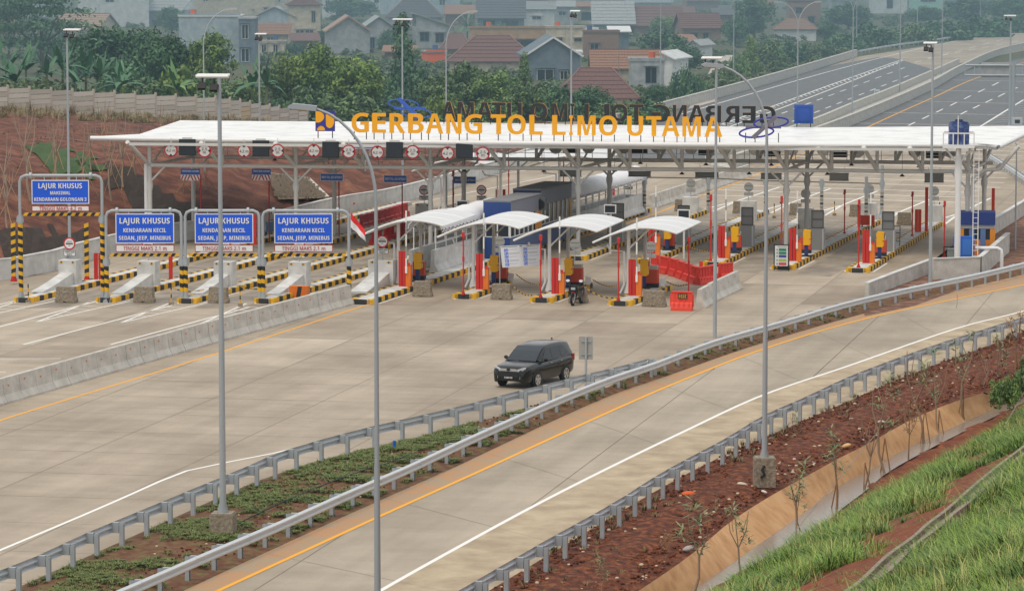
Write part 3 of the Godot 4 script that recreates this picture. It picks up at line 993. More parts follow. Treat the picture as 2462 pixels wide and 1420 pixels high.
	# cross beams between the two rows
	for i in 6:
		var a := inv * g(rows[0][0][i], 603 + (rows[0][0][i] - 1392) * 0.0107)
		var c := inv * g(rows[1][0][i], 574 + (rows[1][0][i] - 1392) * 0.0107)
		var cb := MB.new()
		cb.tube([a + Vector3(0, hc, 0), c + Vector3(0, hc, 0)], 0.1, 8)
		cb.tube([a + Vector3(0, hc, 0), (a + c) / 2 + Vector3(0, ROOF - 0.3, 0)], 0.06, 8)
		part(o, "cross_beam", cb, M.truss)
	# down pipes on the left column and at the right end
	var dp := MB.new()
	var pl := inv * g(352, 592)
	dp.tube([pl, pl + Vector3(0, 4.9, 0), pl + Vector3(0.3, 5.1, 0)], 0.12, 8)
	part(o, "down_pipe", dp, M.white)
	var pr := inv * g(2338, 613)
	var rp := MB.new()
	rp.tube([pr + Vector3(0, 0, 0.4), pr + Vector3(0, 4.55, 0.4), pr + Vector3(0.7, 5.0, 0.4), pr + Vector3(1.5, 5.05, 0.4), pr + Vector3(2.6, ROOF - 0.2, 0.6)], 0.11, 8)
	part(o, "down_pipe", rp, M.truss)
	big_letters()
	eave_signs()
	hanging_lamps()

func big_letters() -> void:
	# front lettering: letter, left and right pixel
	var front := [["G", 843, 884], ["E", 892, 925], ["R", 934, 972], ["B", 979, 1016], ["A", 1022, 1063], ["N", 1071, 1107], ["G", 1115, 1157], ["T", 1178, 1214], ["O", 1218, 1262], ["L", 1271, 1303], ["L", 1326, 1358], ["I", 1367, 1375.5], ["M", 1387, 1430.5], ["O", 1439, 1482], ["U", 1507, 1545], ["T", 1552, 1588.5], ["A", 1590, 1633], ["M", 1640, 1684], ["A", 1693, 1736]]
	var y := func(x): return 319.0 + (x - 843) * 0.0125
	var at := on(plane_front, 1290, 345)
	var o := thing("roof_lettering", "yellow letters GERBANG TOL LIMO UTAMA on the front roof edge", "lettering", at, -0.13)
	var inv := o.transform.affine_inverse()
	for l in front:
		var p := inv * on(plane_front, l[1], y.call(l[1]))
		var q := inv * on(plane_front, l[2], y.call(l[2]))
		var w: float = q.x - p.x
		words(o, l[0], M.letter_yellow, (p.x + q.x) / 2, p.y + 0.575, -0.35, 1.15, w, "letter", true, 0.12)
		var b := MB.new()
		for s in ([0.5] if l[0] in ["T", "I"] else [0.14, 0.86]):
			b.bar(Vector3(p.x + w * s, p.y + 0.06, -0.35), Vector3(p.x + w * s, p.y - 0.5, -0.35), 0.05, 0.05)
		part(o, "letter_stand", b, M.black)
	var back := [["G", 1828, 1866], ["E", 1786, 1818], ["R", 1742, 1779], ["B", 1697, 1735], ["A", 1656, 1696], ["N", 1619, 1652], ["G", 1570, 1612], ["T", 1515, 1549], ["O", 1472, 1510], ["L", 1433, 1467], ["L", 1389, 1417], ["I", 1373, 1383], ["M", 1327, 1366], ["O", 1277, 1317], ["U", 1221, 1256], ["T", 1184, 1217], ["A", 1147, 1186], ["M", 1102, 1141], ["A", 1064, 1096]]
	var yb := func(x): return 284.5 + (x - 1064) * 0.0145
	at = on(plane_back, 1470, 300)
	var k := thing("roof_lettering", "dark backs of mirrored letters on the rear edge of the canopy roof", "lettering", at, -0.13)
	inv = k.transform.affine_inverse()
	for l in back:
		var p := inv * on(plane_back, l[1], yb.call(l[1]))
		var q := inv * on(plane_back, l[2], yb.call(l[2]))
		var w: float = q.x - p.x
		var lt := words(k, l[0], M.letter_yellow, (p.x + q.x) / 2, p.y + 0.54, 0.25, 1.08, w, "letter", true, 0.14, true)
		lt.position.z = 0.2
		words(k, l[0], mat(26, 27, 30, 0.6), (p.x + q.x) / 2, p.y + 0.54, 0.3, 1.08, w, "letter_back", true, 0.05, true)
		var b := MB.new()
		for s in ([0.5] if l[0] in ["T", "I"] else [0.14, 0.86]):
			b.bar(Vector3(p.x + w * s, p.y + 0.06, 0.25), Vector3(p.x + w * s, p.y - 0.55, 0.25), 0.05, 0.05)
		part(k, "letter_stand", b, M.black)
	# yellow and navy emblem board at the left, its blue back twin at the right
	var e := thing("emblem_board", "square board with a yellow and navy emblem on the front roof edge", "emblem board", on(plane_front, 779, 316), -0.13)
	part(e, "board", B(Vector3(1.16, 1.2, 0.08), Vector3(0, 0.6, 0)), mat(52, 52, 150, 0.4), T(0, 0, -0.35))
	var shapes := [
		[[-0.56, 0.5], [-0.56, 1.17], [-0.35, 1.17], [-0.2, 1.1], [-0.08, 0.98], [-0.05, 0.86], [-0.08, 0.72], [-0.2, 0.58], [-0.35, 0.51]],
		[[0.05, 0.42], [0.08, 0.3], [0.16, 0.22], [0.26, 0.18], [0.38, 0.22], [0.46, 0.3], [0.5, 0.42], [0.54, 0.46], [0.54, 0.97], [0.05, 1.14]],
		[[-0.5, 0.05], [-0.46, 0.16], [-0.38, 0.26], [-0.24, 0.32], [-0.1, 0.26], [-0.02, 0.16], [0.0, 0.05]]]
	for s in shapes:
		var poly := PackedVector2Array()
		for q in s: poly.append(Vector2(q[0], q[1]))
		var b := MB.new()
		b.prism(poly, T(0, 0, -0.29), 0.015)
		part(e, "emblem_shape", b, M.letter_yellow)
	for x in [-0.43, 0.43]:
		part(e, "stand", B(Vector3(0.05, 0.4, 0.05), Vector3(x, -0.2, -0.35)), M.black)
	var f := thing("emblem_board", "plain blue back of a square board on the rear roof edge at right", "emblem board", on(plane_back, 1933, 297), -0.13)
	part(f, "board", B(Vector3(1.2, 1.2, 0.08), Vector3(0, 0.6, 0)), mat(38, 82, 168, 0.45))
	var fr := MB.new()
	for w in [[0, 0.16, 0.86, 0.03], [0, 1.04, 0.86, 0.03], [-0.42, 0.6, 0.03, 0.86], [0.42, 0.6, 0.03, 0.86]]:
		fr.box(Vector3(w[0], w[1], 0.05), Vector3(w[2], w[3], 0.03))
	part(f, "back_frame", fr, mat(30, 70, 150, 0.45))
	for x in [-0.43, 0.43]:
		part(f, "stand", B(Vector3(0.05, 0.5, 0.05), Vector3(x, -0.25, 0)), M.black)
	ribbon_emblem("blue ribbon emblem on the front roof edge, right of the yellow letters", on(plane_front, 1836, 331), 1.0, mat(40, 42, 160, 0.4), mat(120, 116, 128, 0.4))
	ribbon_emblem("blue ribbon emblem on the rear roof edge, left of the dark letters", on(plane_back, 983, 283), -1.0, mat(44, 82, 170, 0.4), mat(44, 82, 170, 0.4))

func ribbon_emblem(label: String, at: Vector3, s: float, loop: Material, band: Material) -> void:
	var o := thing("ribbon_emblem", label, "emblem", at, -0.13)
	for w in [[0.42, 0.86, 0.95, 0.3], [-0.42, 0.3, 0.95, 0.3]]:     # two slanted open loops
		var pts := []
		for k in 25:
			var t := TAU * k / 24.0
			var x: float = cos(t) * w[2]
			var y: float = sin(t) * w[3]
			pts.append(Vector3(s * (w[0] + x + y * 0.9), w[1] + y, -0.35))
		var b := MB.new()
		b.tube(pts, 0.055 if s > 0 else 0.035, 6)
		part(o, "loop", b, loop)
	var d := MB.new()
	d.bar(Vector3(s * -0.62, -0.02, -0.28), Vector3(s * 0.72, 1.22, -0.28), 0.05, 0.24)
	part(o, "track", d, band)
	var h := MB.new()
	h.bar(Vector3(s * -1.05, 0.6, -0.33), Vector3(s * 1.0, 0.6, -0.33), 0.05, 0.16)
	part(o, "track", h, band)
	for x in [-1.05, -0.5, 0.85]:
		part(o, "stand", B(Vector3(0.05, 0.72, 0.05), Vector3(s * x, -0.1, -0.4)), M.black)

func round_sign(called: String, label: String, cat: String, at: Vector3, yaw: float, r: float, group := "") -> Node3D:
	var o := thing(called, label, cat, at, yaw, group)
	part(o, "rim", disc(r, 0.03), mat(170, 28, 44, 0.5))
	part(o, "face", disc(r * 0.8, 0.02), mat(206, 205, 202, 0.5), T(0, 0, 0.012))
	return o

func eave_signs() -> void:
	var lanes := [[410, 361, 449, 354, 491, 362], [586, 363, 626, 357, 667, 362], [754, 362, 794, 360, 838, 364], [907, 366, 948, 361, 992, 365], [1076, 368, 1116, 361, 1161, 369]]
	for i in 5:
		var l: Array = lanes[i]
		var which: String = ["leftmost", "second", "third", "fourth", "fifth"][i]
		var a := round_sign("height_limit_sign", "round 4.2 m height sign left of the %s dark display" % which, "round sign", on(plane_front, l[0], l[1]), -0.13, 0.4, "4.2 m height limit signs")
		words(a, "4.2 m", M.black, 0, -0.01, 0.03, 0.15, 0.54, "lettering", false)
		for s in [-1, 1]:
			var t := MB.new()
			t.prism(PackedVector2Array([Vector2(-0.11, s * 0.32), Vector2(0.11, s * 0.32), Vector2(0, s * 0.2)]), T(0, 0, 0.034), 0.008)
			part(a, "arrowhead", t, M.black)
		part(a, "hanger", B(Vector3(0.04, 0.34, 0.04), Vector3(0, 0.55, -0.04)), M.truss)
		var d := thing("lane_display", "dark square display between two round limit signs, %s from the left" % which, "display panel", on(plane_front, l[2], l[3]), -0.13, "lane display panels facing the camera")
		part(d, "casing", B(Vector3(0.98, 0.95, 0.16), Vector3(0, 0, -0.08)), M.black)
		part(d, "screen", B(Vector3(0.9, 0.86, 0.02)), M.screen, T(0, 0, 0.004))
		part(d, "hanger", B(Vector3(0.6, 0.12, 0.05), Vector3(0, 0.52, -0.08)), M.truss)
		var w := round_sign("width_limit_sign", "round 2.5 m width sign right of the %s dark display" % which, "round sign", on(plane_front, l[4], l[5]), -0.13, 0.41, "2.5 m width limit signs")
		words(w, "2.5", M.black, 0, 0.09, 0.03, 0.15, 0.32, "lettering", false)
		words(w, "m", M.black, 0, -0.1, 0.03, 0.15, 0.18, "lettering", false)
		for s in [-1, 1]:
			var t := MB.new()
			t.prism(PackedVector2Array([Vector2(s * 0.33, -0.11), Vector2(s * 0.33, 0.11), Vector2(s * 0.21, 0)]), T(0, 0, 0.034), 0.008)
			part(w, "arrowhead", t, M.black)
		part(w, "hanger", B(Vector3(0.04, 0.34, 0.04), Vector3(0, 0.55, -0.04)), M.truss)
	var backs := [[1336, 354, 1373, 350, 1415, 353], [1500, 353, 1538, 351, 1580, 352], [1662, 355, 1699, 355, 1743, 356], [1816, 357, 1858, 358, 1905, 358], [1980, 359, 2019, 360, 2063, 363], [2201, 363, 2247, 362, 2286, 363]]
	var grey := mat(172, 171, 167, 0.6)
	for i in 6:
		var l: Array = backs[i]
		var which := ordinal(i)
		for k in [0, 4]:
			var o := thing("round_sign", "grey round sign back, %s of the %s rear display from the left" % ["left" if k == 0 else "right", which], "round sign", on(plane_back, l[k], l[k + 1]), -0.13, "backs of round limit signs")
			part(o, "plate", disc(0.42, 0.03), grey)
			part(o, "back_rail", B(Vector3(0.7, 0.04, 0.04), Vector3(0, 0.12, 0.03)), M.truss)
			part(o, "hanger", B(Vector3(0.05, 0.5, 0.05), Vector3(0, 0.6, 0.03)), M.truss)
		var d := thing("lane_display", "dark back of a rear lane display, %s from the left" % which, "display panel", on(plane_back, l[2], l[3]), -0.13, "backs of lane display panels")
		part(d, "casing", B(Vector3(1.02, 0.95, 0.16)), M.black)
		part(d, "back_frame", B(Vector3(1.08, 0.05, 0.04), Vector3(0, -0.1, 0.1)), M.truss)
		part(d, "back_frame", B(Vector3(0.04, 0.5, 0.04), Vector3(0.1, 0.17, 0.1)), M.truss)

func hanging_lamps() -> void:
	var k := 0
	for q in [[660, 386], [790, 403], [910, 402], [1117, 412], [1195, 390], [1308, 413], [1478, 412], [1540, 394], [1640, 419], [1698, 397], [1802, 419], [1855, 398], [1990, 420], [2048, 398], [2170, 424], [2211, 402]]:
		var at := on(Plane(can.basis.z, can.origin - can.basis.z * 3.5), q[0], q[1])
		var o := thing("hanging_lamp", "small black bell lamp hanging under the canopy, %s from the left" % ordinal(k), "lamp", at, -0.13, "black bell lamps under the canopy")
		part(o, "shade", C(0.17, 0.14, 10, 0.04), M.black)
		part(o, "cord", B(Vector3(0.02, ROOF - at.y - 0.4, 0.02), Vector3(0, (ROOF - at.y - 0.4) / 2 + 0.1, 0)), M.black)
		k += 1

func sign_gantry(xl: float, xr: float, yb: float, top: float, bar: float, sleeve: Array, lines: Array, board: Array, sub: Array, note: String, label: String) -> void:
	var a := g(xl, yb)
	var c := g(xr, yb)
	var w := a.distance_to(c)
	var mid := (a + c) / 2
	var d := c - a
	var yaw := atan2(-d.z, d.x)
	var o := thing("height_gantry", label, "sign gantry", mid, yaw, "LAJUR KHUSUS lane gantries")
	for s in [-1, 1]:
		var x: float = s * w / 2
		var b := MB.new()
		b.tube([Vector3(x, 0, 0), Vector3(x, sleeve[1] + 0.25, 0)], 0.115, 12)
		b.tube([Vector3(x, sleeve[1] + 0.25, 0), Vector3(x, top - 0.3, 0), Vector3(x - s * 0.09, top - 0.09, 0), Vector3(x - s * 0.3, top, 0)], 0.075, 10)
		b.tube([Vector3(x, sleeve[1], 0), Vector3(x, sleeve[1] + 0.1, 0), Vector3(x, sleeve[1] + 0.35, 0), Vector3(x, sleeve[1] + 0.45, 0)], [0.12, 0.2, 0.17, 0.08], 10)
		b.tube([Vector3(x, 0, 0), Vector3(x, 0.45, 0)], [0.26, 0.12], 8)
		part(o, "post", b, M.galv)
		var n := int((sleeve[1] - sleeve[0]) / 0.2)
		for k in n:       # slanted stripes wrapped round the post
			var h0: float = lerpf(sleeve[0], sleeve[1], float(k) / n)
			var h1: float = lerpf(sleeve[0], sleeve[1], float(k + 1) / n)
			var st := MB.new()
			for q in 12:
				var t0 := TAU * q / 12
				var t1 := TAU * (q + 1) / 12
				var y0 := -0.1 * (absf(fposmod(t0 + 0.2, TAU) - PI) / PI)
				var y1 := -0.1 * (absf(fposmod(t1 + 0.2, TAU) - PI) / PI)
				var n0 := Vector3(cos(t0), 0, sin(t0))
				var n1 := Vector3(cos(t1), 0, sin(t1))
				var p0 := Vector3(x, 0, 0) + n0 * 0.12
				var p1 := Vector3(x, 0, 0) + n1 * 0.12
				st.quad(p0 + Vector3(0, h0 + y0 + 0.05, 0), p1 + Vector3(0, h0 + y1 + 0.05, 0), p1 + Vector3(0, h1 + y1 + 0.05, 0), p0 + Vector3(0, h1 + y0 + 0.05, 0), n0 + n1)
			part(o, "stripe", st, M.kerb_yellow if k % 2 == 0 else M.black)
	var t := MB.new()
	t.tube([Vector3(-w / 2 + 0.28, top, 0), Vector3(w / 2 - 0.28, top, 0)], 0.08, 10)
	for s in [-1, 1]:
		t.tube([Vector3(s * (w / 2 - 0.62), top, 0), Vector3(s * (w / 2 - 0.5), top, 0)], 0.17, 10)
	part(o, "top_rail", t, M.galv)
	# striped limit bar
	var n := 19
	for k in n:
		var x0: float = lerpf(-w / 2 + 0.2, w / 2 - 0.15, float(k) / n)
		var x1: float = lerpf(-w / 2 + 0.2, w / 2 - 0.15, float(k + 1) / n)
		var b := MB.new()
		var hh := 0.075
		var sl := 0.05
		b.prism(PackedVector2Array([Vector2(x0 - sl, bar - hh), Vector2(x1 - sl, bar - hh), Vector2(x1 + sl, bar + hh), Vector2(x0 + sl, bar + hh)]), T(0, 0, 0.06), 0.12)
		part(o, "limit_bar", b, M.kerb_yellow if k % 2 == 0 else M.black)
	# board
	var bw: float = board[1] - board[0]
	var bc: float = (board[0] + board[1]) / 2 - w / 2
	var hb: float = board[2]
	var ht: float = board[3]
	var ed := part(o, "sign_board", B(Vector3(bw, ht - hb, 0.05)), M.white, T(bc, (hb + ht) / 2, 0.12))
	part(ed, "blue_field", B(Vector3(bw - 0.09, ht - hb - 0.09, 0.05)), mat(14, 88, 220, 0.4), T(0, 0, 0.006))
	for l in lines:
		words(o, l[0], M.white, bc, hb + (ht - hb) * l[1], 0.17, l[2], bw * l[3], "lettering")
	var sb := part(o, "height_plate", B(Vector3(bw, sub[1] - sub[0], 0.04)), mat(166, 34, 40, 0.5), T(bc, (sub[0] + sub[1]) / 2, 0.12))
	part(sb, "plate_field", B(Vector3(bw - 0.07, sub[1] - sub[0] - 0.07, 0.04)), M.white, T(0, 0, 0.006))
	words(o, note, mat(176, 30, 40, 0.5), bc, (sub[0] + sub[1]) / 2, 0.165, 0.19, bw * 0.74, "lettering", false)
	for x in [-0.28, 0.28]:
		part(o, "hanger", B(Vector3(0.04, top - sub[0], 0.03), Vector3(bc + bw * x, (top + sub[0]) / 2, 0.05)), M.galv)

func gantries() -> void:
	sign_gantry(50, 247, 726, 6.42, 4.46, [0.55, 4.0], [["LAJUR KHUSUS", 0.76, 0.26, 0.76], ["MAKSIMAL", 0.46, 0.17, 0.35], ["KENDARAAN GOLONGAN 3", 0.19, 0.18, 0.91]], [0.62, 3.52, 5.0, 6.2], [4.62, 4.9], "TINGGI MAKS 4.2 m", "tall leftmost lane gantry with the sign KENDARAAN GOLONGAN 3")
	var l := [["LAJUR KHUSUS", 0.76, 0.29, 0.86], ["KENDARAAN KECIL", 0.44, 0.2, 0.73], ["SEDAN, JEEP, MINIBUS", 0.18, 0.2, 0.89]]
	for q in [[256, 437, "left"], [446, 624, "middle"], [632, 839, "right"]]:
		var w := g(q[0], 727).distance_to(g(q[1], 727))
		sign_gantry(q[0], q[1], 727, 4.66, 2.42, [0.55, 1.85], l, [0.5 if q[2] != "right" else 0.6, 3.45 if q[2] != "right" else 3.55, 3.02, 4.52], [2.58, 2.94], "TINGGI MAKS 2.1 m", "lower lane gantry with the sign LAJUR KHUSUS KENDARAAN KECIL, %s of three" % q[2])
	# flag on the rightmost gantry
	var at := g(841, 727)
	var h := tall(at, 508)
	var o := thing("flag", "red and white flag hanging slack from the right lane gantry's post", "flag", at, YAW)
	for k in 2:
		var rows := []
		for i in 13:
			var s := i / 12.0
			var row := []
			for j in 7:
				var t := (j + k * 6) / 12.0
				row.append(Vector3(0.1 + s * 0.78, h - t * 0.78 - s * (1.0 - t * 0.28), 0.14 + 0.09 * sin(s * 7 + t * 3) * s + 0.05 * sin(s * 13.0)))
			rows.append(row)
		var b := MB.new()
		b.loft(rows, Vector3.BACK)
		part(o, ["red_half", "white_half"][k], b, [mat(222, 40, 44, 0.8), mat(226, 226, 230, 0.8)][k])
	var pm := MB.new()
	pm.tube([Vector3(0.08, h - 1.1, 0.12), Vector3(0.08, h + 0.05, 0.12)], 0.02, 6)
	part(o, "staff", pm, M.galv)

func island(nose: Array, far: Array, w: float, label: String, right := true) -> Dictionary:
	var a := g(nose[0], nose[1]) + R * w / 2
	var c := g(far[0], far[1]) - R * w / 2
	var d := (c - a)
	var yaw := atan2(-d.x, -d.z)
	var l := d.length()
	var o := thing("toll_island", label, "traffic island", a, yaw, "kerbed toll islands")
	var b := MB.new()
	var hw := w / 2
	b.prism(PackedVector2Array([Vector2(-hw * 0.5, 0.1), Vector2(hw * 0.5, 0.1), Vector2(hw - 0.1, 0.5), Vector2(hw - 0.1, l), Vector2(-hw + 0.1, l), Vector2(-hw + 0.1, 0.5)]), Transform3D(Basis(Vector3.RIGHT, Vector3.FORWARD, Vector3.UP), Vector3(0, 0.23, 0)), 0.22)
	part(o, "island_top", b, M.concrete_new if hash(label) % 2 else M.parapet)
	var bl := B(Vector3(0.17, 0.25, 0.53))
	var n := mini(int((l - 0.5) / 0.55), 120)
	var left := [MB.new(), MB.new()]
	for k in n:
		var z := -0.78 - k * 0.55
		part(o, "kerb_block", bl, M.kerb_black if k % 2 else M.kerb_yellow, T(hw - 0.085, 0.125, z))
		left[k % 2].box(Vector3(-hw + 0.085, 0.125, z), Vector3(0.17, 0.25, 0.53))
	stuff(part(o, "far_side_kerb_yellow", left[0], M.kerb_yellow))
	stuff(part(o, "far_side_kerb_black", left[1], M.kerb_black))
	# rounded nose in three blocks
	part(o, "kerb_block", B(Vector3(hw * 1.0, 0.25, 0.17)), M.kerb_black, T(0, 0.125, -0.02))
	for s in [-1, 1]:
		part(o, "kerb_block", B(Vector3(0.62 * hw + 0.2, 0.25, 0.17)), M.kerb_yellow, T(s * (hw * 0.76 - 0.03), 0.125, -0.27, s * -0.95))
	part(o, "white_outline", outline(hw + 0.2), M.paint, T(0, 0.012, 0))
	return {"node": o, "at": a, "yaw": yaw, "len": l}

func outline(hw: float) -> ArrayMesh:
	var key := ["outline", hw]
	if not cache.has(key):
		var b := MB.new()
		ribbon(b, PackedVector3Array([Vector3(-hw, 0, -6), Vector3(-hw, 0, -0.6), Vector3(-hw * 0.5, 0, 0.25), Vector3(0, 0, 0.4), Vector3(hw * 0.5, 0, 0.25), Vector3(hw, 0, -0.6), Vector3(hw, 0, -6)]), 0.1, 0.0)
		cache[key] = b.mesh()
	return cache[key]

func proto_gate() -> Node3D:
	var o := thing("barrier_gate", "", "barrier gate", Vector3(0, 0, 50), 0, "raised lane barrier gates")
	for x in [-0.14, 0.06]:
		part(o, "red_pillar", B(Vector3(0.17, 1.85, 0.16), Vector3(x, 0.925, 0)), M.red)
	part(o, "red_plate", B(Vector3(0.5, 1.2, 0.05), Vector3(0.1, 0.62, -0.12)), M.orange_red)
	part(o, "machine_box", B(Vector3(0.27, 1.08, 0.3), Vector3(0.33, 0.54, 0.08)), M.orange)
	part(o, "box_cap", B(Vector3(0.3, 0.05, 0.33), Vector3(0.33, 1.105, 0.08)), M.orange_red)
	for k in 5:
		part(o, "boom", B(Vector3(0.07, 0.62, 0.05), Vector3(0.24, 1.2 + k * 0.62, 0.27)), M.paint if k % 2 == 0 else mat(150, 150, 150, 0.5))
	part(o, "counterweight", B(Vector3(0.11, 0.36, 0.07), Vector3(0.24, 0.9, 0.27)), M.paint)
	return o

func proto_reader() -> Node3D:
	var o := thing("card_reader", "", "card reader", Vector3(0, 0, 50), 0, "yellow card readers")
	part(o, "base", B(Vector3(0.6, 0.07, 0.5), Vector3(0, 0.035, 0)), M.black)
	part(o, "stem", B(Vector3(0.2, 0.62, 0.22), Vector3(-0.04, 0.38, 0)), M.navy)
	var b := MB.new()
	b.prism(PackedVector2Array([Vector2(-0.2, 0.66), Vector2(0.12, 0.66), Vector2(0.2, 0.72), Vector2(0.2, 0.95), Vector2(0.1, 1.0), Vector2(0.22, 1.05), Vector2(0.22, 1.5), Vector2(-0.16, 1.55), Vector2(-0.22, 1.4), Vector2(-0.2, 1.1)]), T(0, 0, 0.18), 0.36)
	part(o, "head", b, M.amber)
	part(o, "screen", B(Vector3(0.02, 0.3, 0.24), Vector3(0.225, 1.28, 0)), mat(110, 34, 36, 0.3))
	part(o, "keypad", B(Vector3(0.02, 0.16, 0.2), Vector3(0.205, 0.83, 0)), mat(220, 190, 80, 0.4))
	return o

func proto_cabinet() -> Node3D:
	var o := thing("orange_cabinet", "", "cabinet", Vector3(0, 0, 50), 0, "orange equipment cabinets")
	part(o, "black_base", B(Vector3(0.62, 0.22, 0.5), Vector3(0, 0.11, 0)), M.black)
	part(o, "body", B(Vector3(0.62, 0.72, 0.5), Vector3(0, 0.58, 0)), M.orange_red)
	part(o, "top_box", B(Vector3(0.4, 0.2, 0.4), Vector3(0.08, 1.04, 0)), mat(176, 176, 172, 0.5))
	part(o, "door", B(Vector3(0.5, 0.62, 0.015), Vector3(0, 0.58, 0.256)), mat(190, 74, 44, 0.5))
	return o

func proto_post() -> Node3D:
	var o := thing("camera_post", "", "post", Vector3(0, 0, 50), 0, "slim red camera posts")
	var b := MB.new()
	b.tube([Vector3.ZERO, Vector3(0, 3.0, 0)], 0.038, 8)
	b.tube([Vector3(0, 1.7, 0), Vector3(0, 1.95, 0)], 0.06, 8)
	part(o, "pole", b, M.red)
	part(o, "foot", C(0.13, 0.16, 10, 0.05), M.red)
	part(o, "camera", B(Vector3(0.13, 0.3, 0.16), Vector3(0, 3.05, 0)), M.red)
	part(o, "lens", B(Vector3(0.06, 0.07, 0.06), Vector3(-0.06, 2.9, 0.1)), M.black)
	return o

func proto_cash() -> Node3D:
	var o := thing("payment_cabinet", "", "cabinet", Vector3(0, 0, 50), 0, "tall grey cabinets")
	part(o, "body", B(Vector3(0.75, 1.25, 0.7), Vector3(0, 0.625, 0)), mat(134, 134, 132, 0.6))
	part(o, "side", B(Vector3(0.08, 1.25, 0.72), Vector3(0.36, 0.626, 0)), mat(176, 178, 178, 0.6))
	part(o, "screen_box", B(Vector3(0.66, 1.05, 0.16), Vector3(-0.02, 1.78, -0.2)), mat(128, 128, 126, 0.6))
	for w in [[0, 2.3, 0.7, 0.05], [0, 1.78, 0.7, 0.04], [0, 1.28, 0.7, 0.05], [-0.35, 1.78, 0.05, 1.05], [0.33, 1.78, 0.05, 1.05]]:
		part(o, "frame_bar", B(Vector3(w[2], w[3], 0.06), Vector3(w[0] - 0.01, w[1], -0.1)), mat(84, 84, 84, 0.5))
	return o

func proto_bumper() -> Node3D:
	var o := thing("impact_block", "", "impact block", Vector3(0, 0, 50), 0, "white impact blocks on the islands")
	part(o, "block", B(Vector3(0.98, 1.3, 0.9), Vector3(0, 0.65, 0)), M.concrete_new)
	var b := MB.new()
	b.prism(PackedVector2Array([Vector2(-5.0, 0), Vector2(-0.44, 0), Vector2(-0.44, 0.66), Vector2(-3.2, 0.28), Vector2(-5.0, 0.1)]), Transform3D(Basis(Vector3.FORWARD, Vector3.UP, Vector3.RIGHT), Vector3(0.34, 0, 0)), 0.68)
	part(o, "sloped_nose", b, M.concrete_new)
	for s in [-1, 1]:
		for k in 3:
			part(o, "reflector", B(Vector3(0.05, 0.09, 0.015), Vector3(s * 0.32 + (k - 1) * 0.06, 1.2, 0.46)), M.kerb_yellow if k != 1 else M.kerb_black)
	return o

func gate_sign(at: Vector3, yaw: float, label: String, back := false, up := 1.6) -> void:
	var o := thing("gate_sign", label, "round sign", at, yaw, "round gate signs" if not back else "backs of round gate signs")
	part(o, "pole", C(0.025, up + 0.2, 6), M.galv)
	if back:
		part(o, "plate", disc(0.31, 0.03), mat(160, 160, 156, 0.6), T(0, up + 0.35, -0.04))
		part(o, "name_plate", B(Vector3(0.62, 0.24, 0.03), Vector3(0, up - 0.12, -0.04)), mat(160, 160, 156, 0.6))
		for y in [up + 0.48, up + 0.22]:
			part(o, "back_rail", B(Vector3(0.5, 0.03, 0.03), Vector3(0, y, -0.01)), M.galv)
		return
	part(o, "rim", disc(0.33, 0.03), mat(190, 30, 36, 0.5), T(0, up + 0.35, 0.04))
	part(o, "face", disc(0.26, 0.02), M.white, T(0, up + 0.35, 0.052))
	part(o, "bar", B(Vector3(0.4, 0.065, 0.01), Vector3(0, up + 0.35, 0.066)), M.black)
	words(o, "GERBANG", M.black, 0, up + 0.46, 0.064, 0.055, 0.3, "lettering", false, 0.006)
	words(o, "TOL", M.black, 0, up + 0.24, 0.064, 0.055, 0.12, "lettering", false, 0.006)
	part(o, "name_plate", B(Vector3(0.64, 0.29, 0.02), Vector3(0, up - 0.16, 0.04)), M.black)
	part(o, "name_field", B(Vector3(0.6, 0.25, 0.02), Vector3(0, up - 0.16, 0.046)), M.white)
	words(o, "TEMPELKAN", M.black, 0, up - 0.1, 0.06, 0.08, 0.52, "lettering", true, 0.006)
	words(o, "KARTU", M.black, 0, up - 0.22, 0.06, 0.08, 0.3, "lettering", true, 0.006)

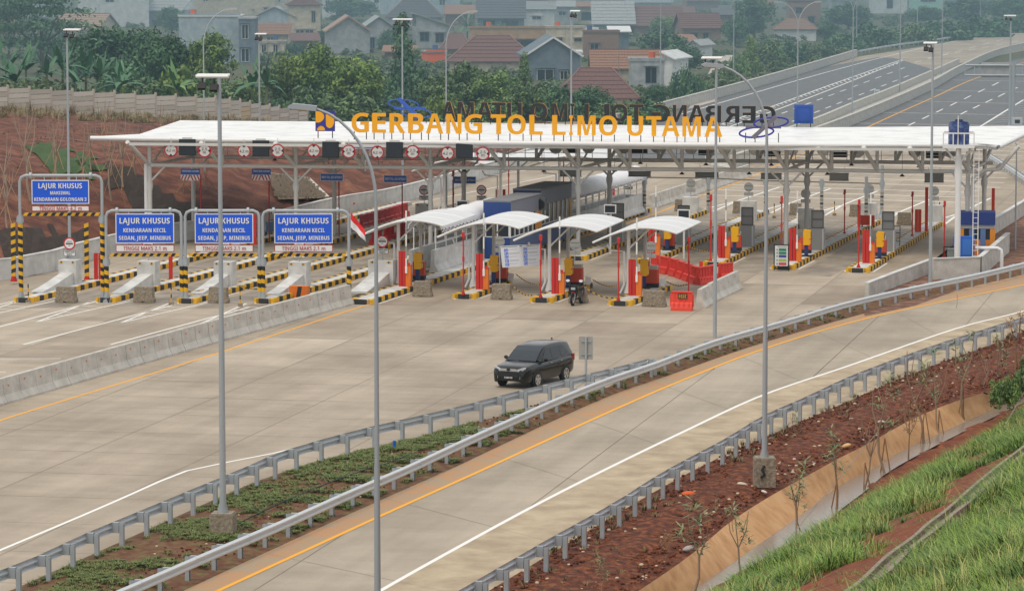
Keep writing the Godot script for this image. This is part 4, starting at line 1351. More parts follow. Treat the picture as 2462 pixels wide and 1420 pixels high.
func small_canopy(x: float, y: float, label: String, called := "lane_canopy", sc := 1.0, group := "arched white lane canopies", lift := 1.0) -> void:
	var at := g(x, y)
	var o := thing(called, label, "canopy", at, YAW, group)
	var prof := []
	for k in 17:
		var t := k / 16.0
		var px := lerpf(-1.6, 2.75, t)
		prof.append(Vector2(px, 2.95 + 0.8 * sin(clampf(t / 0.62, 0, 1) * PI / 2) - (0.26 * pow(maxf(t - 0.62, 0) / 0.38, 2.0))) * Vector2(sc, lift))
	var b := MB.new()
	for side in [[0.0, Vector3.UP], [-0.05, Vector3.DOWN]]:
		var rows := []
		for i in 13:
			var z := 1.3 - i * 0.6
			var sag := 0.05 * sin(i * PI / 3.0) * sin(i * PI / 3.0)
			var row := []
			for q in prof:
				row.append(Vector3(q.x, q.y + side[0] - sag, z * sc))
			rows.append(row)
		b.loft(rows, side[1])
	part(o, "fabric_roof", b, mat(208, 211, 213, 0.6))
	for z in [1.3, -1.1, -3.5, -5.9]:
		var e := MB.new()
		var pts := []
		for q in prof:
			pts.append(Vector3(q.x, q.y - 0.06, z * sc))
		e.tube(pts, 0.065 if z > 1 else 0.05, 6)
		part(o, "roof_arch", e, M.white)
	for q in [prof[0], prof[-1]]:
		var e := MB.new()
		e.tube([Vector3(q.x, q.y - 0.05, 1.3 * sc), Vector3(q.x, q.y - 0.05, -5.9 * sc)], 0.05, 6)
		part(o, "edge_rail", e, M.white)
	for z in [0.0, -4.8]:
		var c := MB.new()
		c.tube([Vector3(0, 0.2, z * sc), Vector3(0, 3.5 * lift, z * sc)], 0.095, 8)
		c.tube([Vector3(0, 0.2, z * sc), Vector3(0, 0.7, z * sc)], [0.25, 0.1], 6)
		c.tube([Vector3(0.02, 2.5 * lift, z * sc), Vector3(1.1 * sc, 3.55 * lift, z * sc)], 0.05, 6)
		part(o, "column", c, M.white if z == 0.0 else M.truss)
	var dp := MB.new()
	dp.tube([Vector3(-0.42, 0.2, 0.05), Vector3(-0.22, 0.65, 0.05), Vector3(-0.22, 2.35 * lift, 0.05), Vector3(-0.95 * sc, 2.4 * lift, 0.05), Vector3(-1.1 * sc, 2.7 * lift, 0.05)], 0.055, 6)
	part(o, "down_pipe", dp, M.white)

func tolls() -> void:
	var isl := {}
	var names := ["leftmost", "second from the left", "third from the left", "fourth from the left"]
	var i1 := [[33, 727], [230, 727], [425, 729], [611, 729]]
	var e1 := [[994, 492], [1137, 496], [1280, 500], [1423, 504]]
	for i in 4:
		isl[i] = island(i1[i], e1[i], 0.95, "long black and yellow kerbed island of the left lanes, %s" % names[i])
	isl[4] = island([837, 731], [1568, 508], 1.25, "long kerbed island under the toll booths, beside the yellow line")
	isl[5] = island([1089, 718], [1236, 683], 1.1, "short kerbed island with a white canopy left of the notice banner")
	isl[6] = island([1275, 727], [1428, 690], 1.1, "short kerbed island with a white canopy behind the motorcycle")
	isl[7] = island([1464, 735], [1620, 695], 1.1, "short kerbed island with a white canopy left of the orange arrow barrier")
	isl[8] = island([1362, 626], [1711, 509], 1.1, "long kerbed island behind the notice banner, under the middle of the canopy")
	isl[9] = island([1526, 634], [1850, 513], 1.1, "long kerbed island behind the red plastic barriers")
	isl[10] = island([1689, 640], [1980, 520], 1.2, "long kerbed island whose nose shows right of the red plastic barriers")
	isl[11] = island([1857, 648], [2120, 537], 1.2, "long kerbed island with a framed notice board at its nose")
	isl[12] = island([2036, 655], [2270, 541], 1.2, "rightmost long kerbed island before the blue and orange booth")
	# the lanes between the islands, greyer than the plaza
	for q in [[0, 1], [1, 2], [2, 3], [3, 4], [4, 8], [8, 9], [9, 10], [10, 11], [11, 12]]:
		var a: Dictionary = isl[q[0]]
		var c: Dictionary = isl[q[1]]
		var da := Vector3(-sin(a.yaw), 0, -cos(a.yaw))
		var dc := Vector3(-sin(c.yaw), 0, -cos(c.yaw))
		var p0: Vector3 = a.at + R * 1.1 + (da * 27 if q[0] == 4 else Vector3.ZERO)
		var s := sheet("lane_pavement", PackedVector3Array([p0 - da * 2.5, p0 + da * (a.len * (0.5 if q[0] == 4 else 0.98)), c.at + dc * c.len * 0.98 - R * 1.1, c.at - dc * 2.5 - R * 1.1]), M.lane, 0.003)
	# hatched tails behind the far ends
	for k in range(8, 13):
		var c: Dictionary = isl[k]
		var dc := Vector3(-sin(c.yaw), 0, -cos(c.yaw))
		var e: Vector3 = c.at + dc * (c.len + 0.4)
		var tail := MB.new()
		var tip := e + dc * 10.0 + R * 0.4
		for q in [[e - R * 0.6, tip], [e + R * 0.6, tip], [tip, tip + dc * 14.0 + R * 0.5]]: ribbon(tail, PackedVector3Array(q), 0.18, 0.008)
		for j in range(1, 6): ribbon(tail, PackedVector3Array([(e - R * 0.55).lerp(tip, j / 6.0), (e + R * 0.55).lerp(tip, j / 6.0) + dc * 0.6]), 0.16, 0.012)
		part(get_node("plaza"), "painted_line", tail, M.paint)
	# impact blocks with round signs
	var bm := proto_bumper()
	var fronts := [[168, 692, 0, "white impact block under the tall left gantry"], [357, 695, 1, "white impact block behind the left LAJUR KHUSUS sign"], [541, 696, 2, "white impact block behind the floodlight mast at left"], [720, 697, 3, "white impact block behind the right LAJUR KHUSUS sign"], [920, 692, 4, "white impact block behind the nearest street lamp"], [1020, 536, 0, "small white impact block left of the arched shelter"], [1158, 536, 1, "small white impact block left of the toll booths"], [1298, 536, 2, "small white impact block hidden behind the grey roofed booth"]]
	for i in fronts.size():
		var t: Array = fronts[i]
		var o := bm if i == 0 else copy(bm, "", g(t[0], t[1]), YAW)
		o.position = g(t[0], t[1]) + Vector3(0, 0.2 if i < 5 else 0.0, 0)
		o.rotation.y = YAW
		if i == 4: o.scale = Vector3(1.4, 1, 1)
		tag(o, t[3], "impact block", "white impact blocks on the islands")
		gate_sign(o.position + Vector3(0, 1.3, 0), YAW, "GERBANG TOL sign on the %s" % t[3], false, 0.5 if i != 4 else 0.62)
	var rears := [[1510, 513], [1661, 520], [1800, 530], [1937, 548], [2090, 535], [2246, 541]]
	for i in 6:
		var at := g(rears[i][0], rears[i][1])
		copy(bm, "impact block at the far right lane ends, %s from the left" % ordinal(i), at, YAW + PI, "impact blocks at the far ends")
		gate_sign(at + Vector3(0, 1.3, 0), YAW, "grey round sign back on a far impact block, %s from the left" % ordinal(i), true, 0.55)
	# gates
	var gate := proto_gate()
	var reader := proto_reader()
	var cab := proto_cabinet()
	var post := proto_post()
	var cash := proto_cash()
	var where := ["in front of the white arched shelter", "left of the notice banner", "behind the parked motorcycle", "left of the orange arrow barrier", "under the rightmost small canopy", "right of the red plastic barriers", "behind the notice board", "on the rightmost island"]
	var gates := [[969, 688], [1155, 695], [1337, 706], [1522, 710], [1569, 612], [1737, 620], [1908, 627], [2084, 632]]
	var readers := [[1006, 676], [1189, 683], [1368, 691], [1550, 693], [1606, 601], [1768, 608], [1941, 616], [2117, 621]]
	var cabs := [[1008, 671], [1206, 678], [1387, 687], [1569, 690], [1609, 599], [1770, 603], [1938, 608], [2119, 615]]
	for i in 8:
		for q in [[gate, gates[i], "orange red lane gate with raised boom "], [reader, readers[i], "yellow card reader on a blue stem "], [cab, cabs[i], "orange red cabinet on a black base "]]:
			var at := g(q[1][0], q[1][1], 0.23)
			if i == 0:
				q[0].position = at; q[0].rotation.y = YAW; tag(q[0], q[2] + where[i], "", String(q[0].get_meta("group")))
			else:
				copy(q[0], q[2] + where[i], at, YAW)
	var cashes := [[1486, 581, "on the long island behind the small canopies"], [1644, 587, "right of the rightmost small canopy"], [1797, 592, "on the island behind the red plastic barriers"], [1966, 600, "on the island with the framed notice board"], [2136, 604, "on the rightmost island beside the black easel"]]
	for i in 5:
		var at := g(cashes[i][0], cashes[i][1], 0.23)
		if i == 0:
			cash.position = at; cash.rotation.y = YAW; tag(cash, "tall grey cabinet " + cashes[i][2], "", "tall grey cabinets")
		else:
			copy(cash, "tall grey cabinet " + cashes[i][2], at, YAW)
	var posts := [[1114, 708, 0.23, 1.0, "on the short island left of the notice banner"], [1300, 716, 0.23, 1.0, "holding the right side of the notice banner"], [1487, 724, 0.23, 1.0, "on the short island behind the orange arrow barrier"], [1656, 712, 0.0, 0.96, "between the orange arrow barrier and the concrete segments"], [1709, 628, 0.23, 1.18, "at the nose of the island right of the red plastic barriers"], [1879, 640, 0.23, 1.22, "behind the notice board"], [2065, 643, 0.23, 1.18, "at the nose of the rightmost island"], [2271, 618, 0.0, 1.02, "before the blue and orange booth at right"], [2194, 568, 0.2, 0.86, "far behind the tall grey cabinet with the easel"], [2031, 562, 0.2, 0.86, "far behind the fourth right lane"], [1090, 540, 0.2, 1.08, "under the canopy left of the third INFO TOL board"], [1223, 480, 0.2, 0.95, "far behind the toll booths' grey roofs"], [1355, 480, 0.2, 0.95, "far behind the white fabric walkway roof"]]
	for i in posts.size():
		var p: Array = posts[i]
		var at := g(p[0], p[1], p[2])
		var o := post if i == 0 else copy(post, "", at, YAW)
		o.position = at
		o.rotation.y = YAW
		o.scale = Vector3(1, p[3], 1)
		tag(o, "slim red camera post " + p[4], "", "slim red camera posts")
	for p in [[958, 692, "above the white arched shelter, leftmost of four"], [1138, 699, "left of the notice banner"], [1321, 708, "behind the parked motorcycle"], [1511, 714, "left of the orange arrow barrier, rightmost of four"]]:
		small_canopy(p[0], p[1], "white arched canopy " + p[2])
	for p in [[1068, 512, "leftmost of three"], [1204, 506, "middle of three"], [1345, 500, "rightmost of three"]]:
		small_canopy(p[0], p[1], "far white arched canopy seen beneath the big roof, " + p[2], "far_lane_canopy", 1.15, "far arched canopies")
	# red boards and posts under the far canopies
	for p in [[1195, 492, 0], [1212, 492, 1], [1068, 500, 2], [1475, 500, 3], [1490, 505, 4], [230, 675, 5], [241, 675, 6], [410, 674, 7], [612, 590, 8], [622, 590, 9], [2228, 560, 10], [2212, 560, 11], [2204, 560, 12], [1686, 672, 13], [1783, 482, 14], [2066, 548, 15], [2388, 560, 16], [32, 676, -1], [208, 676, -2]]:
		var at := g(p[0], p[1], 0.15)
		var yb: float = {0: 455, 1: 455, 2: 452, 3: 450, 4: 466, 5: 608, 6: 608, 7: 612, 8: 515, 9: 515, 10: 450, 11: 503, 12: 503, 13: 628, 14: 480, 15: 496, 16: 452, -1: 547, -2: 545}[p[2]]
		if p[2] == 14: continue
		var h := tall(at, yb) - 0.15
		if p[2] < 0:
			var o := thing("striped_post", "striped black and yellow post on a red foot beside the tall gantry, %s" % ("left" if p[2] == -1 else "right"), "post", at, YAW, "striped posts beside the tall gantry")
			part(o, "foot", C(0.2, 0.28, 8, 0.12), M.red)
			var n := int(h / 0.22)
			for k in n:
				var b := MB.new()
				b.prism(PackedVector2Array([Vector2(-0.11, 0.2 + k * 0.22), Vector2(0.11, 0.28 + k * 0.22), Vector2(0.11, 0.5 + k * 0.22), Vector2(-0.11, 0.42 + k * 0.22)]), T(0, 0, 0.06), 0.12)
				part(o, "stripe", b, M.kerb_black if k % 2 else M.kerb_yellow)
			continue
		var o := thing("red_post", "flat red lane post %s" % {0: "far behind under the canopy, left of a close pair", 1: "far behind under the canopy, right of a close pair", 2: "behind the leftmost far canopy", 3: "beside the end of the white fabric walkway roof", 4: "beside the black cabinet at the end of the walkway roof", 5: "under the tall gantry, left of a pair", 6: "under the tall gantry, right of a pair", 7: "behind the left lower LAJUR KHUSUS sign", 8: "behind the middle lower LAJUR KHUSUS sign, left of a pair", 9: "behind the middle lower LAJUR KHUSUS sign, right of a pair", 10: "tallest of the red group far right", 11: "right short one of the red group far right", 12: "left short one of the red group far right", 13: "standing among the red plastic barriers", 15: "beside the red cabinet far right", 16: "behind the blue and orange booth at far right"}[p[2]], "post", at, YAW, "flat red posts")
		part(o, "board", B(Vector3(0.19, h, 0.1), Vector3(0, h / 2, 0)), M.red if p[2] < 10 else mat(226, 66, 38, 0.5))
		part(o, "base_plate", B(Vector3(0.3, 0.03, 0.22), Vector3(0, 0.015, 0)), M.galv)
	var rc := thing("red_cabinet", "small red cabinet on legs far behind the right lanes", "cabinet", g(2087, 546, 0.2), YAW)
	part(rc, "body", B(Vector3(0.85, 0.62, 0.4), Vector3(0, 0.45, 0)), mat(222, 70, 44, 0.5))
	for s in [-1, 1]:
		part(rc, "leg", B(Vector3(0.05, 0.16, 0.3), Vector3(s * 0.35, 0.08, 0)), M.black)
	# info boards on red poles
	for p in [[798, 426, 815, 578, "INFO TOL :021-8775011", "left"], [951, 430, 967, 578, "INFO TOL :021-8775011", "middle"], [1119, 432, 1089, 545, "INFO TOL :021-8775011", "right"]]:
		var at := g(p[2], p[3])
		var h := tall(at, p[1])
		var o := thing("info_board", "blue INFO TOL telephone board on a slim dark red pole, %s of three" % p[5], "sign", at, YAW, "INFO TOL boards")
		part(o, "pole", C(0.04, h, 8), mat(140, 36, 36, 0.5))
		var cx: float = (p[0] - p[2]) / wide(at)
		part(o, "board", B(Vector3(1.46, 0.46, 0.04), Vector3(cx, h, 0.06)), M.white)
		part(o, "blue_field", B(Vector3(1.4, 0.4, 0.04), Vector3(cx, h, 0.066)), mat(30, 92, 190, 0.4))
		words(o, p[4], M.white, cx, h, 0.092, 0.15, 1.28, "lettering", true, 0.006)
	for p in [[458, 419, 483, 590, "left"], [629, 419, 647, 582, "right"]]:
		var at := g(p[2], p[3])
		var h := tall(at, p[1])
		var cx: float = (p[0] - p[2]) / wide(at)
		var o := thing("height_warning_board", "blue TINGGI MAKS board above red and white stripes, %s of two" % p[4], "sign", at, YAW, "TINGGI MAKS warning boards")
		part(o, "pole", C(0.04, h, 8), mat(150, 34, 34, 0.5))
		part(o, "board", B(Vector3(1.18, 0.34, 0.04), Vector3(cx, h + 0.16, 0.06)), mat(30, 92, 190, 0.4))
		words(o, "TINGGI MAKS 4.200 MM", M.white, cx, h + 0.2, 0.088, 0.11, 1.05, "lettering", true, 0.006)
		part(o, "striped_board", B(Vector3(1.2, 0.34, 0.04), Vector3(cx, h - 0.2, 0.06)), M.white)
		for k in 6:
			var b := MB.new()
			var x := cx - 0.5 + k * 0.2
			var s := 0.07 if k < 3 else -0.07
			b.prism(PackedVector2Array([Vector2(x - 0.035 - s, h - 0.36), Vector2(x + 0.045 - s, h - 0.36), Vector2(x + 0.045 + s, h - 0.04), Vector2(x - 0.035 + s, h - 0.04)]), T(0, 0, 0.088), 0.006)
			part(o, "stripe", b, mat(176, 30, 36, 0.5))
	booths()
	panjang()
	for p in [[1200, 650, 0.95, "left of the notice banner"], [1382, 657, 1.0, "behind the yellow reader by the motorcycle"], [1564, 664, 1.05, "behind the reader left of the red plastic barriers"]]:
		gate_sign(g(p[0], p[1]), YAW, "grey round sign back on a pole " + p[3], true, 1.25)

func panjang() -> void:
	var o := thing("direction_sign", "blue direction board PANJANG partly hidden behind the canopy edge", "sign", g(855, 440), -0.13)
	var h := tall(o.position, 342)
	part(o, "board", B(Vector3(3.2, 0.85, 0.06), Vector3(0, h - 0.05, 0)), M.white)
	part(o, "blue_field", B(Vector3(3.1, 0.75, 0.06), Vector3(0, h - 0.05, 0.008)), mat(28, 84, 200, 0.4))
	words(o, "PANJANG", M.white, -0.45, h - 0.05, 0.045, 0.3, 1.5, "lettering", true, 0.01)
	for s in [-1, 1]:
		part(o, "post", C(0.08, h + 0.3, 8), M.galv, T(s * 1.1, 0, -0.08))

func booth_shape(o: Node3D, l: float, w: float, h: float, roof: Material, face: Material, low: Material) -> void:
	part(o, "lower_wall", B(Vector3(w, 1.25, l), Vector3(0, 0.625, 0)), low)
	part(o, "upper_wall", B(Vector3(w + 0.1, 0.85, l + 0.1), Vector3(0, h - 0.425, 0)), roof)
	part(o, "roof", B(Vector3(w + 0.16, 0.1, l + 0.16), Vector3(0, h + 0.05, 0)), mat(120, 121, 124, 0.7))
	part(o, "front_fascia", B(Vector3(w + 0.12, 0.87, 0.04), Vector3(0, h - 0.42, l / 2 + 0.07)), face)
	part(o, "front_panel", B(Vector3(w - 0.06, 1.27, 0.04), Vector3(0, 0.625, l / 2 + 0.02)), face)
	var gap := h - 0.85 - 1.25
	part(o, "room_core", B(Vector3(w - 0.12, gap, l - 0.12), Vector3(0, 1.25 + gap / 2, 0)), M.screen)
	var n := int(l / 0.85)
	for k in n + 1:
		part(o, "window_post", B(Vector3(0.05, gap, 0.09), Vector3(w / 2, 1.25 + gap / 2, lerpf(l / 2 - 0.05, -l / 2 + 0.05, float(k) / n))), M.white if k != n else M.amber)
		if k < n:
			part(o, "window_pane", B(Vector3(0.02, gap - 0.1, l / n - 0.16), Vector3(w / 2 - 0.04, 1.25 + gap / 2, lerpf(l / 2 - 0.05, -l / 2 + 0.05, (k + 0.5) / n))), M.glass_dark)
	for x in [-w / 2 + 0.04, 0.0, w / 2 - 0.05]:
		part(o, "window_post", B(Vector3(0.07, gap, 0.06), Vector3(x, 1.25 + gap / 2, l / 2)), M.white)
	part(o, "window_sill", B(Vector3(w + 0.04, 0.06, l + 0.06), Vector3(0, 1.27, 0)), M.white)

func booths() -> void:
	var slate := mat(130, 134, 148, 0.6)
	var low := mat(82, 98, 138, 0.6)
	var a := g(1196, 632)
	var c := g(1262, 612)
	var d := c - a
	var yaw := atan2(-d.x, -d.z)
	var o := thing("toll_booth", "nearer long toll booth with a blue front on the central island", "toll booth", a + d.normalized() * 3.2 + Vector3(0, 0.2, 0), yaw, "blue toll booths on the central island")
	booth_shape(o, 6.4, 1.5, 3.25, slate, mat(34, 64, 130, 0.5), low)
	part(o, "side_panel", B(Vector3(0.03, 1.1, 1.3), Vector3(0.76, 1.9, -2.5)), mat(206, 140, 60, 0.5))
	var ac := part(o, "fan_unit", B(Vector3(0.6, 0.7, 0.5), Vector3(0.85, 2.75, -2.7)), mat(92, 94, 98, 0.6))
	part(ac, "fan_ring", disc(0.28, 0.03), M.black, T(0.88, 2.75, -2.43))
	var at2 := g(1268, 599)
	var q := thing("toll_booth", "toll booth with a dark blue front and slatted side windows, farther one", "toll booth", at2 + d.normalized() * 3.3 + Vector3(0, 0.2, 0), yaw, "blue toll booths on the central island")
	booth_shape(q, 6.6, 1.6, 3.3, slate, mat(26, 48, 96, 0.5), low)
	part(q, "front_window", B(Vector3(1.1, 0.6, 0.03), Vector3(0, 1.9, 3.36)), mat(204, 132, 40, 0.5))
	var hp := MB.new()
	var pts := []
	for k in 13:
		var t := PI * k / 12.0
		pts.append(Vector3(-0.1 - cos(t) * 0.75, 2.55 + 0.6 * sin(t), 3.5))
	hp.tube(pts, 0.03, 6)
	part(q, "pipe_loop", hp, M.black)
	# parapets and arched walkway roofs on the island
	for s in [["near", 1040, 664, 1168, 622], ["far", 1352, 577, 1545, 515]]:
		var p := g(s[1], s[2])
		var e := g(s[3], s[4])
		var dd := (e - p)
		var l := dd.length()
		var yw := atan2(-dd.x, -dd.z)
		var w := thing("walkway_parapet", "white concrete parapet walls along the %s end of the booth island" % s[0], "wall", p, yw)
		for x in [-1.25, 0.0]:
			var b := MB.new()
			b.prism(PackedVector2Array([Vector2(x - 0.2, 0.2), Vector2(x + 0.3, 0.2), Vector2(x + 0.3, 0.3), Vector2(x + 0.12, 0.62), Vector2(x + 0.1, 1.42), Vector2(x - 0.1, 1.42), Vector2(x - 0.12, 0.62), Vector2(x - 0.2, 0.3)]), T(0, 0, 0), l)
			part(w, "parapet_wall", b, M.concrete_new)
		var sh := thing("walkway_shelter", "white scalloped fabric walkway roof over the %s end of the booth island" % s[0], "shelter", p + Vector3(0, 0, 0), yw)
		var b := MB.new()
		var n := 5 if s[0] == "near" else 12
		for side in [[0.0, Vector3.UP], [-0.03, Vector3.DOWN]]:
			var rows := []
			for i in n * 4 + 1:
				var z := -lerpf(0.6, l + (4.0 if s[0] == "near" else 0.0), i / (n * 4.0))
				var sc := absf(sin(i * PI / 4.0))
				var row := []
				for k in 13:
					var t := lerpf(-0.25, PI + 0.25, k / 12.0)
					row.append(Vector3(-0.62 - cos(t) * (1.0 - 0.04 * sc), 2.55 + side[0] + (0.72 - 0.06 * sc) * sin(t), z))
				rows.append(row)
			b.loft(rows, side[1])
		part(sh, "fabric_roof", b, mat(230, 232, 236, 0.6))
		for k in n + 1:
			var z := -lerpf(0.6, l, float(k) / n)
			for x in [-1.25, 0.0]:
				part(sh, "post", B(Vector3(0.06, 1.25, 0.06), Vector3(x, 1.98, z)), M.white)
			var ar := MB.new()
			var pts2 := []
			for j in 9:
				var t := PI * j / 8.0
				pts2.append(Vector3(-0.62 - cos(t) * 0.96, 2.5 + 0.68 * sin(t), z))
			ar.tube(pts2, 0.03, 6)
			part(sh, "arch_rib", ar, M.white)
		for h in [1.75, 2.1]:
			var rl := MB.new()
			rl.tube([Vector3(0, h, -0.6), Vector3(0, h, -l)], 0.025, 6)
			part(sh, "hand_rail", rl, M.white)
	# screens above the far lanes
	for t in [[1112, 492, 600, "left of the booths"], [1289, 496, 604, "before the farther booth"], [1467, 502, 610, "above the third small canopy"], [1644, 514, 622, "above the fourth small canopy"]]:
		var at := g(t[0], t[2])
		var h := tall(at, t[1])
		var v := thing("lane_monitor", "white framed dark monitor on a post %s" % t[3], "monitor", at, YAW, "white framed lane monitors")
		part(v, "post", B(Vector3(0.1, h - 0.3, 0.1), Vector3(0, (h - 0.3) / 2, -0.1)), M.truss)
		part(v, "frame", B(Vector3(0.72, 0.52, 0.12), Vector3(0, h, 0)), M.white)
		part(v, "screen", B(Vector3(0.6, 0.4, 0.02), Vector3(0, h, 0.062)), M.screen)
	# posts at the far end of the right lanes
	var k := 0
	for t in [[1550, 516, 418], [1703, 512, 425], [1841, 515, 432], [1976, 518, 440], [2083, 538, 424], [2121, 520, 396]]:
		var at := g(t[0], t[1])
		var h := tall(at, t[2])
		var o2 := thing("gantry_post", "banded grey post at the far right lane ends, %s from the left" % ordinal(k), "post", at, YAW, "grey posts at the far lane ends")
		var b := MB.new()
		b.tube([Vector3.ZERO, Vector3(0, 0.4, 0)], [0.24, 0.12], 8)
		b.tube([Vector3(0, 0.4, 0), Vector3(0, h, 0)], 0.11, 10)
		b.tube([Vector3(0, 1.95, 0), Vector3(0, 2.1, 0), Vector3(0, 2.3, 0), Vector3(0, 2.45, 0)], [0.12, 0.19, 0.17, 0.1], 10)
		part(o2, "pole", b, M.galv)
		for j in 5:
			part(o2, "band", C(0.114, 0.12, 10), M.kerb_black if j % 2 else mat(150, 140, 110, 0.7), T(0, 0.5 + j * 0.25, 0))
		k += 1
	var fl := thing("far_lane_bar", "dark thin height bar across the far right lanes under the canopy", "height bar", g(1550, 516), 0)
	var bar := MB.new()
	var pa := fl.position
	var pts3 := []
	for t in [[1545, 516, 426], [1703, 512, 428], [1841, 515, 434], [2120, 520, 441]]:
		var at := g(t[0], t[1])
		pts3.append(at + Vector3(0, tall(at, t[2]), 0) - pa)
	bar.tube(pts3, 0.05, 6)
	part(fl, "bar", bar, mat(110, 108, 100, 0.6))
	# oblong backs of hanging boards below the chord
	k = 0
	for t in [[1372, 417, 52, 14], [1538, 418, 54, 12], [1700, 420, 56, 12], [1855, 423, 50, 14], [2018, 425, 46, 18], [2247, 427, 46, 22]]:
		var at := on(plane_back, t[0], t[1])
		var s := wide(at)
		var o3 := thing("hanging_board", "grey back of a board hung under the beam, %s from the left" % ordinal(k), "sign", at, -0.13, "backs of hanging boards")
		part(o3, "plate", B(Vector3(t[2] / s, t[3] / s, 0.03)), mat(150, 150, 146, 0.6))
		for y in [-0.5, 0.5]:
			part(o3, "frame_bar", B(Vector3(t[2] / s + 0.06, 0.04, 0.05), Vector3(0, y * t[3] / s, 0)), mat(110, 110, 108, 0.6))
		for x in [-0.3, 0.3]:
			part(o3, "hanger", B(Vector3(0.03, 0.5, 0.03), Vector3(x * t[2] / s, 0.4, 0)), M.truss)
		k += 1

